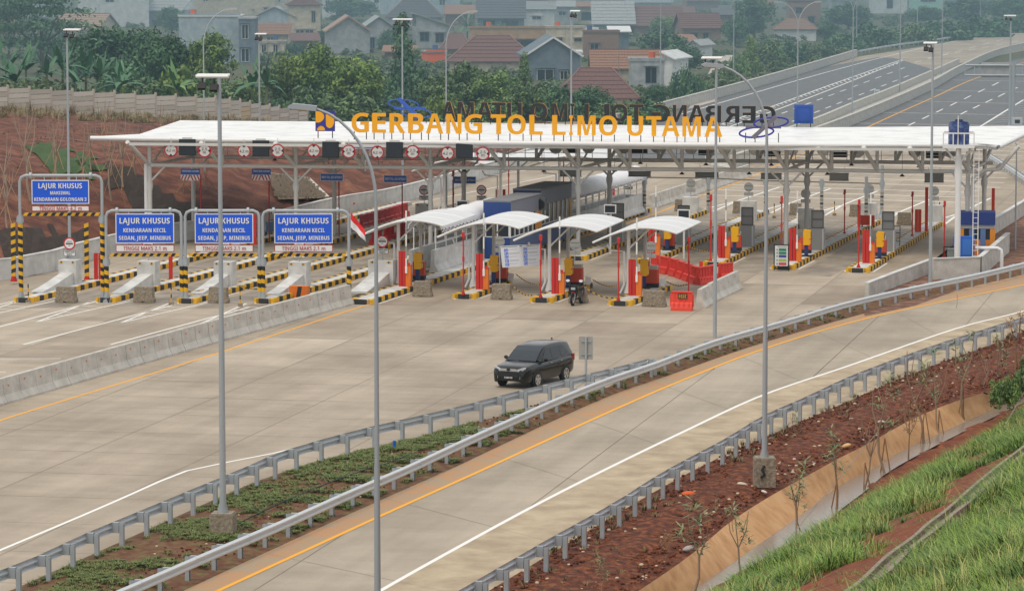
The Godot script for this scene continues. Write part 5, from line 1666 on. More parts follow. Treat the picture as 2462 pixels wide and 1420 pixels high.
func car() -> void:
	var fl := g(1289, 930)
	var rl := g(1353, 914.5)
	var fwd := (fl - rl).normalized()
	var left := Vector3.UP.cross(fwd)
	var mid := (fl + rl) / 2 - left * 0.74
	var o := thing("car", "black people carrier with silver wheels driving towards the camera beside the guardrail", "car", mid, atan2(fwd.x, fwd.z))
	o.scale = Vector3.ONE * 0.92
	var b := MB.new()
	# z, top, half width, bottom
	var st := [[2.38, 0.72, 0.62, 0.34], [2.33, 0.84, 0.76, 0.26], [2.2, 0.95, 0.85, 0.24], [2.0, 1.0, 0.89, 0.24], [1.6, 1.06, 0.905, 0.24], [1.2, 1.11, 0.91, 0.24], [0.6, 1.1, 0.91, 0.25], [-0.4, 1.12, 0.915, 0.25], [-1.4, 1.15, 0.915, 0.26], [-2.0, 1.17, 0.9, 0.3], [-2.28, 1.17, 0.86, 0.38], [-2.36, 1.1, 0.8, 0.45]]
	var rows := []
	for s in st:
		var t: float = s[1]
		var w: float = s[2]
		var l: float = s[3]
		var half := [Vector2(0, t + 0.015), Vector2(w * 0.5, t + 0.01), Vector2(w * 0.84, t - 0.015), Vector2(w * 0.95, t - 0.07), Vector2(w, t - 0.2), Vector2(w * 1.0, lerpf(l, t, 0.5)), Vector2(w * 0.985, l + 0.16), Vector2(w * 0.96, l + 0.03), Vector2(w * 0.86, l)]
		var row := []
		for k in range(half.size() - 1, 0, -1): row.append(Vector3(-half[k].x, half[k].y, s[0]))
		for k in half.size(): row.append(Vector3(half[k].x, half[k].y, s[0]))
		rows.append(row)
	loft_out(b, rows, Vector3(0, 0.6, 0))
	for e in [rows[0], rows[-1]]:
		for k in range(1, e.size() - 1):
			b.tri(e[0], e[k], e[k + 1], Vector3(0, 0, e[0].z))
	part(o, "body", b, M.car)
	# cabin: z, roof height, half width at the belt, half width at the roof
	var g2 := MB.new()
	var cs := [[1.22, 1.1, 0.84, 0.78], [0.95, 1.28, 0.845, 0.76], [0.62, 1.5, 0.85, 0.72], [0.3, 1.67, 0.855, 0.69], [0.0, 1.745, 0.86, 0.68], [-0.6, 1.785, 0.86, 0.675], [-1.3, 1.775, 0.855, 0.665], [-1.85, 1.735, 0.845, 0.65], [-2.12, 1.68, 0.83, 0.63], [-2.26, 1.4, 0.82, 0.7], [-2.33, 1.1, 0.81, 0.78]]
	rows = []
	for s in cs:
		var row := []
		for q in [[-1, 0, 0], [-1, 1, -0.07], [-0.9, 1, 0.0], [-0.45, 1, 0.022], [0.45, 1, 0.022], [0.9, 1, 0.0], [1, 1, -0.07], [1, 0, 0]]:
			row.append(Vector3(q[0] * (s[2] if q[1] == 0 else s[3]), 1.08 if q[1] == 0 else maxf(s[1] + q[2], 1.085), s[0]))
		rows.append(row)
	loft_out(g2, rows, Vector3(0, 1.2, -0.5))
	part(o, "cabin", g2, M.car)
	var at_z := func(z: float, up: float) -> Vector3:   # a point on the cabin's left side
		var i := 0
		while i < cs.size() - 2 and cs[i + 1][0] > z: i += 1
		var k: float = (cs[i][0] - z) / (cs[i][0] - cs[i + 1][0])
		var top: float = lerpf(cs[i][1], cs[i + 1][1], k) - 0.07
		return Vector3(lerpf(lerpf(cs[i][2], cs[i + 1][2], k), lerpf(cs[i][3], cs[i + 1][3], k), up) + 0.008, lerpf(1.08, top, up), z)
	var glass: Material = M.glass_dark
	for side in [1, -1]:
		for w in [[0.8, 0.42, 0.0, -0.12], [-0.17, -0.2, -1.0, -1.0], [-1.08, -1.08, -1.45, -1.95]]:
			var q := MB.new()
			var a: Vector3 = at_z.call(w[0], 0.12)
			var c: Vector3 = at_z.call(w[1], 0.88)
			var d: Vector3 = at_z.call(w[2] - (0.0 if w[2] > -1 else 0.0), 0.88)
			var e: Vector3 = at_z.call(w[3], 0.12)
			if w[0] == 0.8:
				c = at_z.call(0.3, 0.88); d = at_z.call(-0.1, 0.88); e = at_z.call(-0.1, 0.12)
			for v in [a, c, d, e]: pass
			var m := Vector3(side, 1, 1)
			q.quad(a * m, c * m, d * m, e * m, Vector3(side, 0.2, 0))
			part(o, "side_window", q, glass)
		var ch := MB.new()
		ch.bar(Vector3(side * 0.875, 1.115, 0.95), Vector3(side * 0.865, 1.15, -2.1), 0.02, 0.025)
		part(o, "belt_trim", ch, mat(110, 112, 116, 0.3, 0.7))
		for z in [0.05, -0.95]:
			part(o, "door_handle", B(Vector3(0.03, 0.035, 0.17), Vector3(side * 0.925, 0.98, z)), M.chrome)
		var mi := MB.new()
		mi.tube([Vector3(side * 0.9, 1.16, 0.72), Vector3(side * 1.0, 1.18, 0.72), Vector3(side * 1.1, 1.19, 0.7)], [0.04, 0.1, 0.06], 8)
		part(o, "mirror", mi, M.car)
		for z in [1.38, -1.37]:
			part(o, "wheel_arch", C(0.4, 0.02, 24), M.black, Transform3D(Basis(Vector3.FORWARD, side * PI / 2), Vector3(side * 0.9, 0.37, z)))
			var wh := Node3D.new()
			wh.name = "wheel"
			while o.has_node(NodePath(wh.name)): wh.name = "wheel_%03d" % (o.get_child_count())
			o.add_child(wh)
			wh.position = Vector3(side * 0.79, 0.345, z)
			var bs := Basis(Vector3.FORWARD, side * PI / 2)
			var ty := MB.new()
			ty.tube([Vector3(-0.09 * side, 0, 0), Vector3(-0.06 * side, 0, 0), Vector3(0.12 * side, 0, 0), Vector3(0.15 * side, 0, 0)], [0.31, 0.345, 0.345, 0.31], 24)
			part(wh, "tyre", ty, M.tyre)
			part(wh, "rim", C(0.25, 0.03, 20), M.chrome, Transform3D(bs, Vector3(side * 0.14, 0, 0)))
			var sp := MB.new()
			for k in 5:
				var t := TAU * k / 5 + 0.6
				sp.prism(PackedVector2Array([Vector2(cos(t) * 0.08, sin(t) * 0.08), Vector2(cos(t + 0.26) * 0.21, sin(t + 0.26) * 0.21), Vector2(cos(t + 0.55) * 0.21, sin(t + 0.55) * 0.21)]), Transform3D(Basis(Vector3.UP, side * PI / 2), Vector3(side * 0.178, 0, 0)), 0.01)
			part(wh, "spoke_gap", sp, M.black)
		var hl := MB.new()
		hl.prism(PackedVector2Array([Vector2(0.0, 0), Vector2(0.36, 0.06), Vector2(0.42, 0.2), Vector2(0.3, 0.19), Vector2(0.0, 0.1)]), Transform3D(Basis(Vector3.UP, 0.42), Vector3(0.42, 0.77, 2.385)), 0.04)
		var h := part(o, "headlight", hl, mat(196, 202, 210, 0.15, 0.2))
		if side < 0: h.scale.x = -1
		part(o, "fog_lamp", B(Vector3(0.26, 0.13, 0.04), Vector3.ZERO), M.chrome, T(side * 0.66, 0.5, 2.31, side * 0.5))
		part(o, "tail_lamp", B(Vector3(0.05, 0.3, 0.22), Vector3(side * 0.86, 1.0, -2.2)), mat(150, 18, 20, 0.3))
	var ws := MB.new()
	for i in 3:
		var p0: Array = cs[i]
		var p1: Array = cs[i + 1]
		var z0: float = p0[0] - (0.02 if i == 0 else 0.0)
		ws.quad(Vector3(-p0[3] * 0.94, p0[1] + 0.03, z0 + 0.012), Vector3(p0[3] * 0.94, p0[1] + 0.03, z0 + 0.012), Vector3(p1[3] * 0.94, p1[1] + 0.03, p1[0] + 0.012), Vector3(-p1[3] * 0.94, p1[1] + 0.03, p1[0] + 0.012), Vector3(0, 0.6, 0.8))
	part(o, "windscreen", ws, mat(44, 52, 60, 0.12))  # lighter grey than the side glass: reflected sky put into the colour
	var bon := MB.new()
	bon.quad(Vector3(-0.66, 1.125, 1.18), Vector3(0.66, 1.125, 1.18), Vector3(0.62, 0.975, 2.18), Vector3(-0.62, 0.975, 2.18), Vector3.UP)
	for w in [[0.9, 0.05, 0.86], [0.78, 0.05, 0.9], [0.82, 0.02, 0.82]]:
		part(o, "grille_bar", B(Vector3(w[0], w[1], 0.03), Vector3(0, w[2] - 0.03, 2.385)), M.chrome)
	part(o, "badge", disc(0.075, 0.03), M.black, Transform3D(Basis.from_scale(Vector3(1.2, 0.85, 1)), Vector3(0, 0.85, 2.41)))
	part(o, "lower_grille", B(Vector3(1.0, 0.2, 0.03), Vector3(0, 0.62, 2.375)), M.black)
	part(o, "number_plate", B(Vector3(0.46, 0.15, 0.02), Vector3(0, 0.5, 2.39)), M.black)
	words(o, "B 2604 TZV", M.white, 0, 0.5, 2.402, 0.07, 0.4, "lettering", true, 0.006)
	part(o, "wiper", B(Vector3(0.6, 0.02, 0.02), Vector3(0.2, 1.14, 1.24)), M.black)
	part(o, "antenna", B(Vector3(0.04, 0.07, 0.1), Vector3(0, 1.83, -1.75)), M.black)

func loft_out(b: MB, rows: Array, centre: Vector3) -> void:     # a smooth closed-round skin whose faces look away from the centre line
	var m: int = rows[0].size()
	var nr := []
	for i in rows.size():
		var r := []
		for k in m:
			var a: Vector3 = rows[mini(i + 1, rows.size() - 1)][k] - rows[maxi(i - 1, 0)][k]
			var c: Vector3 = rows[i][mini(k + 1, m - 1)] - rows[i][maxi(k - 1, 0)]
			var w := a.cross(c).normalized()
			var outward: Vector3 = rows[i][k] - Vector3(centre.x, centre.y, rows[i][k].z)
			r.append(w if w.dot(outward) > 0 else -w)
		nr.append(r)
	for i in rows.size() - 1:
		for k in m - 1:
			b.smooth(rows[i][k], rows[i][k + 1], rows[i + 1][k + 1], nr[i][k], nr[i][k + 1], nr[i + 1][k + 1])
			b.smooth(rows[i][k], rows[i + 1][k + 1], rows[i + 1][k], nr[i][k], nr[i + 1][k + 1], nr[i + 1][k])

func motorcycle() -> void:
	var o := thing("motorcycle", "black scooter parked in front of the brown concrete block, two white mirrors up", "motorcycle", g(1377, 735), YAW - 0.15)
	for z in [0.0, -1.25]:
		var wh := Node3D.new()
		wh.name = "wheel" if z == 0.0 else "wheel_001"
		o.add_child(wh)
		wh.position = Vector3(0, 0.29, z)
		var ty := MB.new()
		ty.tube([Vector3(-0.05, 0, 0), Vector3(-0.03, 0, 0), Vector3(0.03, 0, 0), Vector3(0.05, 0, 0)], [0.25, 0.29, 0.29, 0.25], 20)
		part(wh, "tyre", ty, M.tyre)
		part(wh, "rim", C(0.18, 0.11, 14), M.chrome, Transform3D(Basis(Vector3.FORWARD, PI / 2), Vector3(-0.055, 0, 0)))
	var fk := MB.new()
	for s in [-1, 1]: fk.tube([Vector3(s * 0.09, 0.29, 0), Vector3(s * 0.09, 0.72, -0.16)], 0.025, 8)
	part(o, "fork", fk, M.galv)
	var fn := MB.new()
	loft_out(fn, [[Vector3(-0.08, 0.5, 0.18), Vector3(0, 0.58, 0.18), Vector3(0.08, 0.5, 0.18)], [Vector3(-0.09, 0.58, 0), Vector3(0, 0.66, 0), Vector3(0.09, 0.58, 0)], [Vector3(-0.08, 0.5, -0.22), Vector3(0, 0.58, -0.24), Vector3(0.08, 0.5, -0.22)]], Vector3(0, 0.3, 0))
	part(o, "mudguard", fn, M.car)
	var fa := MB.new()
	fa.prism(PackedVector2Array([Vector2(-0.12, 0.42), Vector2(0.12, 0.42), Vector2(0.24, 0.62), Vector2(0.25, 0.84), Vector2(0.13, 0.98), Vector2(-0.13, 0.98), Vector2(-0.25, 0.84), Vector2(-0.24, 0.62)]), T(0, 0, -0.1), 0.16)
	part(o, "front_shield", fa, M.car)
	part(o, "headlight", B(Vector3(0.22, 0.12, 0.06), Vector3(0, 0.86, -0.08)), mat(170, 176, 184, 0.2))
	part(o, "indicator", B(Vector3(0.2, 0.06, 0.04), Vector3(0, 0.66, -0.085)), mat(140, 40, 40, 0.4))
	var hb := MB.new()
	hb.tube([Vector3(-0.34, 1.0, -0.26), Vector3(-0.12, 1.02, -0.18), Vector3(0.12, 1.02, -0.18), Vector3(0.34, 1.0, -0.26)], 0.028, 8)
	part(o, "handlebar", hb, M.black)
	for s in [-1, 1]:
		var sm := MB.new()
		sm.tube([Vector3(s * 0.24, 1.02, -0.22), Vector3(s * 0.34, 1.2, -0.24)], 0.012, 6)
		part(o, "mirror_stem", sm, M.black)
		var mr := part(o, "mirror", disc(0.085, 0.03, 16), mat(226, 230, 236, 0.2), T(s * 0.35, 1.24, -0.24))  # bright reflection painted as a white mirror colour
		mr.scale = Vector3(1.25, 0.8, 1)
	var bd := MB.new()
	loft_out(bd, [[Vector3(-0.13, 0.35, -0.45), Vector3(-0.15, 0.5, -0.45), Vector3(0.15, 0.5, -0.45), Vector3(0.13, 0.35, -0.45)], [Vector3(-0.16, 0.35, -0.8), Vector3(-0.17, 0.74, -0.8), Vector3(0.17, 0.74, -0.8), Vector3(0.16, 0.35, -0.8)], [Vector3(-0.13, 0.5, -1.35), Vector3(-0.12, 0.78, -1.4), Vector3(0.12, 0.78, -1.4), Vector3(0.13, 0.5, -1.35)], [Vector3(-0.05, 0.66, -1.6), Vector3(-0.05, 0.78, -1.62), Vector3(0.05, 0.78, -1.62), Vector3(0.05, 0.66, -1.6)]], Vector3(0, 0.5, 0))
	part(o, "body", bd, M.car)
	part(o, "seat", B(Vector3(0.28, 0.09, 0.75), Vector3(0, 0.8, -0.95)), M.black)
	part(o, "footboard", B(Vector3(0.3, 0.06, 0.42), Vector3(0, 0.32, -0.3)), M.black)

func tape(a: Vector3, c: Vector3, sag: float, label: String) -> void:
	var o := thing("barrier_tape", label, "barrier tape", a, 0, "yellow and black barrier tapes")
	var d := c - a
	var n := maxi(6, int(d.length() / 0.22))
	var two := [MB.new(), MB.new()]
	for k in n:
		var p := d * (float(k) / n) - Vector3(0, sag * sin(PI * k / n), 0)
		var q := d * (float(k + 1) / n) - Vector3(0, sag * sin(PI * (k + 1) / n), 0)
		two[k % 2].bar(p, q, 0.012, 0.055)
	part(o, "yellow_bands", two[0], M.kerb_yellow)
	part(o, "black_bands", two[1], M.kerb_black)

func details() -> void:
	car()
	motorcycle()
	# banner between two poles
	var a := g(1203, 706, 0)
	var o := thing("notice_banner", "large white notice banner with two columns of blue squares hung between poles", "banner", a, YAW)
	var im := Image.create(512, 288, false, Image.FORMAT_RGB8)
	im.fill(Color(0.84, 0.86, 0.89))
	var rg := RandomNumberGenerator.new()
	rg.seed = 5
	im.fill_rect(Rect2i(12, 12, 200, 9), Color(0.35, 0.35, 0.38))
	im.fill_rect(Rect2i(240, 10, 30, 14), Color(0.3, 0.4, 0.7))
	im.fill_rect(Rect2i(330, 12, 160, 8), Color(0.35, 0.35, 0.38))
	for cx in [44, 290]:
		for k in 5:
			im.fill_rect(Rect2i(cx, 40 + k * 48, 52, 42), Color(0.38, 0.48, 0.82))
			for j in 14:
				im.fill_rect(Rect2i(cx + 4 + rg.randi() % 40, 44 + k * 48 + rg.randi() % 32, 3 + rg.randi() % 8, 3 + rg.randi() % 6), Color(0.8, 0.85, 0.94))
			for j in 1 + k % 2:
				im.fill_rect(Rect2i(cx + 64, 52 + k * 48 + j * 12, 90 + rg.randi() % 40, 4), Color(0.52, 0.53, 0.56))
	var bm := StandardMaterial3D.new()
	bm.albedo_texture = ImageTexture.create_from_image(im)
	bm.roughness = 0.6
	var inv := o.transform.affine_inverse()
	var pl := Plane(A, a)
	var cs := []
	for q in [[1203, 591], [1300, 586], [1300, 637], [1208, 643]]:
		cs.append(inv * on(pl, q[0], q[1]))
	var b := MB.new()
	var nn := 16
	for i in nn:
		for j in 6:
			var f := func(u: float, v: float) -> Array:
				var p: Vector3 = (cs[0] as Vector3).lerp(cs[1], u).lerp((cs[3] as Vector3).lerp(cs[2], u), v)
				p.z += 0.05 * sin(u * 9 + v * 2) + 0.03 * sin(v * 5 + u * 21)
				return [p, Vector2(u, v)]
			var q := [f.call(i / 16.0, j / 6.0), f.call((i + 1) / 16.0, j / 6.0), f.call((i + 1) / 16.0, (j + 1) / 6.0), f.call(i / 16.0, (j + 1) / 6.0)]
			for t in [[0, 1, 2], [0, 2, 3]]:
				for k in t:
					b.vert(q[k][0], Vector3.BACK, q[k][1])
	part(o, "printed_sheet", b, bm)
	part(o, "pole", C(0.03, cs[0].y + 0.1, 8), M.galv, T(cs[0].x - 0.04, 0, -0.05))
	# framed notice board on legs
	var f := thing("notice_easel", "black framed notice board with five coloured bands", "notice board", g(1879, 651), YAW)
	var fr := MB.new()
	for w in [[-0.4, 0.72, 0.05, 1.5], [0.4, 0.72, 0.05, 1.5], [0, 1.45, 0.85, 0.05], [0, 0.12, 0.85, 0.04]]:
		fr.box(Vector3(w[0], w[1], 0), Vector3(w[2], w[3], 0.05))
	for s in [-1, 1]: fr.bar(Vector3(s * 0.38, 1.3, -0.02), Vector3(s * 0.38, 0, -0.5), 0.04, 0.04)
	part(f, "frame", fr, M.black)
	part(f, "board", B(Vector3(0.72, 1.15, 0.02), Vector3(0, 0.85, 0)), mat(216, 220, 220, 0.5))
	var bands := [[1.18, mat(30, 122, 90, 0.5)], [1.0, mat(34, 130, 98, 0.5)], [0.82, mat(58, 70, 150, 0.5)], [0.6, mat(160, 184, 84, 0.5)], [0.4, mat(200, 70, 84, 0.5)]]
	for w in bands:
		part(f, "band", B(Vector3(0.42, 0.14, 0.012), Vector3(0.07, w[0], 0.016)), w[1])
		part(f, "symbol", disc(0.06, 0.012, 12), mat(150, 170, 170, 0.5), T(-0.23, w[0], 0.016))
	words(f, "PENGUMUMAN", M.black, 0.05, 1.33, 0.014, 0.05, 0.5, "lettering", false, 0.006)
	var ez := thing("easel", "bare black easel beside the rightmost grey cabinet", "easel", g(2156, 592, 0.2), YAW)
	var eb := MB.new()
	for s in [-1, 1]: eb.bar(Vector3(s * 0.2, 0, 0), Vector3(s * 0.2, 1.25, -0.1), 0.04, 0.04)
	for y in [0.3, 0.8, 1.2]: eb.bar(Vector3(-0.2, y, -0.06), Vector3(0.2, y, -0.06), 0.04, 0.04)
	part(ez, "frame", eb, M.black)
	# back of the small road sign near the car
	var sb := thing("road_sign", "grey back of a rectangular road sign on a post beside the black car", "road sign", g(1409, 930), YAW)
	part(sb, "post", C(0.05, 2.05, 8), M.galv)
	part(sb, "plate", B(Vector3(0.58, 0.95, 0.02), Vector3(-0.02, 1.6, -0.06)), mat(158, 156, 150, 0.6))
	for y in [1.35, 1.88]: part(sb, "back_rail", B(Vector3(0.42, 0.04, 0.03), Vector3(0, y, -0.02)), M.galv)
	# water tank tower
	var wt := thing("tank_tower", "white steel tower with a railed platform behind the right parapet", "tower", g(2302, 652), -0.13)
	var p := MB.new()
	p.tube([Vector3.ZERO, Vector3(0, 0.3, 0), Vector3(0, 0.5, 0), Vector3(0, 4.9, 0), Vector3(0, 5.4, 0), Vector3(0, 6.85, 0)], [0.45, 0.42, 0.17, 0.16, 0.22, 0.14], 10)
	for s in [-1, 1]: p.tube([Vector3(0, 5.9, 0), Vector3(s * 0.75, 6.85, 0)], 0.06, 6)
	part(wt, "column", p, M.white)
	part(wt, "platform", B(Vector3(1.75, 0.18, 1.5), Vector3(0, 6.95, 0)), M.white)
	var rl := MB.new()
	for x in [-0.84, -0.3, 0.3, 0.84]:
		for z in [-0.7, 0.7]: rl.box(Vector3(x, 7.35, z), Vector3(0.06, 0.7, 0.06))
	for z in [-0.7, 0.7]: rl.box(Vector3(0, 7.68, z), Vector3(1.75, 0.07, 0.07))
	for x in [-0.84, 0.84]: rl.box(Vector3(x, 7.68, 0), Vector3(0.07, 0.07, 1.4))
	part(wt, "railing", rl, M.white)
	var ld := MB.new()
	for s in [-1, 1]: ld.box(Vector3(0.98 + s * 0.14, 3.4, 0.3), Vector3(0.05, 6.9, 0.05))
	for k in 22: ld.box(Vector3(0.98, 0.3 + k * 0.3, 0.3), Vector3(0.28, 0.03, 0.03))
	part(wt, "ladder", ld, M.white)
	var tk := thing("water_tank", "dark blue plastic water tank wrapped in film on the white tower platform", "water tank", wt.position + Vector3(0, 7.04, 0), 0)
	var tb := MB.new()
	tb.tube([Vector3.ZERO, Vector3(0, 0.02, 0), Vector3(0, 0.55, 0), Vector3(0, 0.57, 0), Vector3(0, 1.1, 0), Vector3(0, 1.24, 0), Vector3(0, 1.27, 0)], [0.55, 0.58, 0.58, 0.56, 0.58, 0.48, 0.28], 28)
	part(tk, "body", tb, noisy("tank", rgb(44, 62, 116), rgb(120, 138, 176), 2.6, 0.01, 0.25, 0.0, rgb(54, 74, 132)))
	part(tk, "lid", C(0.24, 0.12, 16, 0.2), mat(40, 54, 100, 0.4), T(0, 1.26, 0))
	part(tk, "overflow_pipe", B(Vector3(0.05, 2.2, 0.05), Vector3(-0.12, 0.5, 0.61)), M.white)
	# right side: parapets, booth, boxes
	for w in [["white sloping parapet wall along the right edge of the plaza, nearest part", [2085, 716, 2150, 690, 2240, 656], 0.75], ["white parapet wall at the right edge of the far plaza", [2336, 604, 2394, 560, 2470, 512, 2640, 425], 0.95], ["white block wall in front of the blue and orange booth", [2244, 672, 2356, 668, 2424, 606], 1.12]]:
		var pw := thing("parapet", w[0], "wall")
		var pp := path(w[1])
		wall_along(pw, "wall", pp, w[2], 0.2, M.parapet)
		wall_along(pw, "coping", raised(pp, w[2]), 0.05, 0.28, M.concrete_new)
	var kb := thing("roadside_booth", "blue and orange booth behind the right canopy columns", "booth", g(2349, 614), -0.13)
	part(kb, "lower_wall", B(Vector3(1.95, 1.0, 1.6), Vector3(0, 0.5, 0)), mat(200, 122, 40, 0.5))
	part(kb, "window_band", B(Vector3(1.9, 0.65, 1.55), Vector3(0, 1.32, 0)), M.screen)
	part(kb, "grey_band", B(Vector3(2.0, 0.22, 1.7), Vector3(0, 1.75, 0)), mat(150, 152, 156, 0.6))
	part(kb, "fascia", B(Vector3(2.1, 0.72, 1.8), Vector3(0, 2.22, 0)), mat(32, 56, 124, 0.5))
	for x in [-0.9, -0.3, 0.35, 0.9]: part(kb, "wall_panel", B(Vector3(0.3, 1.7, 0.04), Vector3(x, 0.85, 0.81)), mat(216, 140, 40, 0.5) if absf(x) > 0.5 else mat(92, 118, 168, 0.5))
	var gn := thing("generator_box", "blue machine box beside the white tower column", "machine box", g(2318, 630), YAW)
	part(gn, "body", B(Vector3(1.15, 1.15, 0.7), Vector3(0, 0.9, 0)), mat(34, 98, 196, 0.5))
	part(gn, "door", B(Vector3(0.5, 0.9, 0.02), Vector3(0.2, 0.9, 0.36)), mat(60, 120, 206, 0.5))
	part(gn, "skid", B(Vector3(1.2, 0.3, 0.75), Vector3(0, 0.15, 0)), M.black)
	var gb := thing("grey_cabinet", "low grey cabinet in a black frame before the blue machine box", "cabinet", g(2293, 640), YAW)
	part(gb, "body", B(Vector3(0.65, 1.0, 0.6), Vector3(0, 0.5, 0)), mat(132, 138, 138, 0.6))
	var gf := MB.new()
	for x in [-0.5, 0.1]: gf.bar(Vector3(x, 0, 0.4), Vector3(x, 1.15, 0.4), 0.05, 0.05)
	gf.bar(Vector3(-0.5, 1.13, 0.4), Vector3(0.1, 1.13, 0.4), 0.05, 0.05)
	part(gb, "frame", gf, M.black)
	var pi := thing("white_pipe", "bent white pipe beyond the block wall at right", "pipe", g(2350, 652), -0.13)
	var pb := MB.new()
	pb.tube([Vector3(-0.1, 1.3, 0), Vector3(1.1, 1.3, 0), Vector3(1.3, 1.2, 0), Vector3(1.35, 1.0, 0), Vector3(1.35, 0, 0)], 0.1, 8)
	part(pi, "pipe", pb, M.white)
	# tapes
	var k := 0
	for q in [[1240, 690, 0.7, 1298, 712, 0.6], [1236, 713, 0.5, 1280, 726, 0.35], [1425, 690, 0.4, 1485, 722, 0.75], [1412, 718, 0.5, 1482, 728, 0.25], [1602, 694, 0.4, 1655, 711, 0.6], [1640, 606, 0.6, 1706, 624, 0.5], [415, 716, 0.5, 490, 716, 0.45], [578, 716, 0.6, 640, 714, 0.55]]:
		tape(g(q[0], q[1]) + Vector3(0, q[2], 0), g(q[3], q[4]) + Vector3(0, q[5], 0), 0.15, "yellow and black barrier tape %s" % ["from the notice banner's block to its red post", "low in front of the notice banner", "from behind the motorcycle to the next red post", "low beside the motorcycle", "right of the mossy block", "across the lane right of the red plastic barriers", "in front of the second lower gantry", "in front of the right lower gantry"][k])
		k += 1
	k = 0
	for q in [[67, 728], [411, 733], [577, 737], [1862, 524], [2007, 518], [2260, 520]]:
		var sp := thing("tape_stand", "short striped tape stand on a small concrete foot, %s from the left" % ordinal(k), "post", g(q[0], q[1]), 0, "short tape stands")
		part(sp, "foot", B(Vector3(0.24, 0.16, 0.24), Vector3(0, 0.08, 0)), M.block)
		for j in 4:
			part(sp, "band", C(0.03, 0.2, 8), M.kerb_yellow if j % 2 == 0 else M.black, T(0, 0.16 + j * 0.2, 0))
		k += 1
	k = 0
	for q in [[1228, 688], [1414, 697], [1593, 701]]:
		var wb := thing("tilted_white_panel", "small tilted white panel behind the %s" % ["notice banner's concrete block", "motorcycle", "mossy concrete block"][k], "panel", g(q[0], q[1]), YAW, "small white panels on the short islands")
		var bs := part(wb, "panel", B(Vector3(0.3, 0.4, 0.12)), M.white, T(0, 0.5, 0, 0.2))
		bs.rotation.z = -0.15
		part(wb, "foot", B(Vector3(0.1, 0.32, 0.1), Vector3(-0.05, 0.16, 0)), M.kerb_yellow)
		k += 1
	# small things on the soil
	var bp := thing("blue_pipe_stub", "short blue pipe stub standing in the median grass", "pipe", g(948, 1080, 0.1), 0)
	part(bp, "pipe", C(0.055, 0.32, 10), mat(20, 96, 200, 0.4))
	part(bp, "base_flange", C(0.14, 0.05, 12), mat(60, 120, 190, 0.5))
	var ob := thing("orange_bag", "crumpled orange bag lying on the red soil", "bag", g(1655, 1192, 0.06), 0.4)
	var s := SphereMesh.new()
	s.radius = 0.2; s.height = 0.24; s.radial_segments = 10; s.rings = 5
	part(ob, "bag", s, mat(216, 92, 34, 0.7), Transform3D(Basis.from_scale(Vector3(1.25, 0.8, 0.8)), Vector3(0, 0.07, 0)))
	var cb := thing("cable", "thin dark cable lying along the median soil", "cable", Vector3.ZERO)
	var cp := []
	for q in [[572, 1258], [600, 1244], [660, 1215], [740, 1180], [812, 1152], [880, 1128], [940, 1110], [990, 1088]]: cp.append(g(q[0], q[1], 0.2))
	var ct := MB.new()
	ct.tube(Array(even(PackedVector3Array(cp), 0.6)), 0.022, 6)
	part(cb, "cable", ct, M.black)
	var pt := thing("pole_cable_coil", "black cable stub on the front of the lamp pedestal in the red soil", "cable", g(1838, 1168) + Vector3(-0.05, 0.55, 0.4), 0)
	var cc := MB.new()
	cc.tube([Vector3(0.02, 0.2, 0), Vector3(-0.06, 0.05, 0.05), Vector3(0.03, -0.1, 0.05), Vector3(-0.1, -0.2, 0.02)], 0.045, 8)
	part(pt, "cable", cc, M.black)
	# stones, light and dark, as countable things for the big ones
	k = 0
	for q in [[2036, 1072, 0.19, "pale tan", "near the ditch lip"], [1786, 1165, 0.16, "whitish", "left of the lamp pedestal"], [2120, 1015, 0.15, "white", "high on the red soil"], [1838, 1182, 0.09, "white", "right below the lamp pedestal"], [335, 1348, 0.17, "flat grey", "in the median by the left guardrail"], [356, 1364, 0.13, "brown", "in the median near the left edge"], [2239, 917, 0.12, "grey", "among the saplings"], [1655, 1318, 0.14, "grey", "on the dark soil at the bottom"]]:
		var sto := thing("rock", "%s stone lying %s" % [q[3], q[4]], "stone", g(q[0], q[1], 0.05), rng.randf() * 6, "loose stones on the soil")
		var sm := SphereMesh.new()
		sm.radius = q[2]; sm.height = q[2] * 1.3; sm.radial_segments = 9; sm.rings = 5
		var col: Material = {"pale tan": mat(212, 172, 122, 0.9), "whitish": mat(210, 196, 180, 0.9), "white": mat(216, 206, 196, 0.9), "flat grey": mat(150, 132, 112, 0.9), "brown": mat(140, 104, 76, 0.9), "grey": mat(160, 156, 150, 0.9)}[q[3]]
		part(sto, "stone", sm, col, Transform3D(Basis.from_euler(Vector3(0.2, 0, 0.3)) * Basis.from_scale(Vector3(1.3, 0.8, 0.9)), Vector3.ZERO))
		k += 1
	# blue cart on the lane behind the sign
	var bc := thing("blue_cart", "small blue wheeled machine standing behind the right lower gantry", "cart", g(648, 566), YAW)
	part(bc, "body", B(Vector3(0.3, 0.6, 0.6), Vector3(0, 0.55, 0)), mat(48, 112, 150, 0.5))
	for sx in [-1, 1]: part(bc, "wheel", disc(0.12, 0.06, 12), M.tyre, T(sx * 0.17, 0.12, 0.2, PI / 2))
	part(bc, "handle", B(Vector3(0.28, 0.04, 0.04), Vector3(0, 0.95, -0.3)), M.black)
	# gantry of boards over the far carriageway
	var og := thing("overhead_gantry", "grey overhead sign gantry seen from behind across the far right carriageway", "sign gantry", g(2436, 300), -0.13)
	var z0 := og.position
	var gm := MB.new()
	for y in [157, 181]:
		var h := tall(z0, y)
		gm.tube([Vector3(-4.8, h, 0), Vector3(6, h, 0)], 0.12, 6)
	for x in 12:
		gm.bar(Vector3(-4.8 + x * 0.95, tall(z0, 181), 0), Vector3(-4.8 + x * 0.95, tall(z0, 157), 0), 0.08, 0.08)
	part(og, "truss", gm, M.galv)
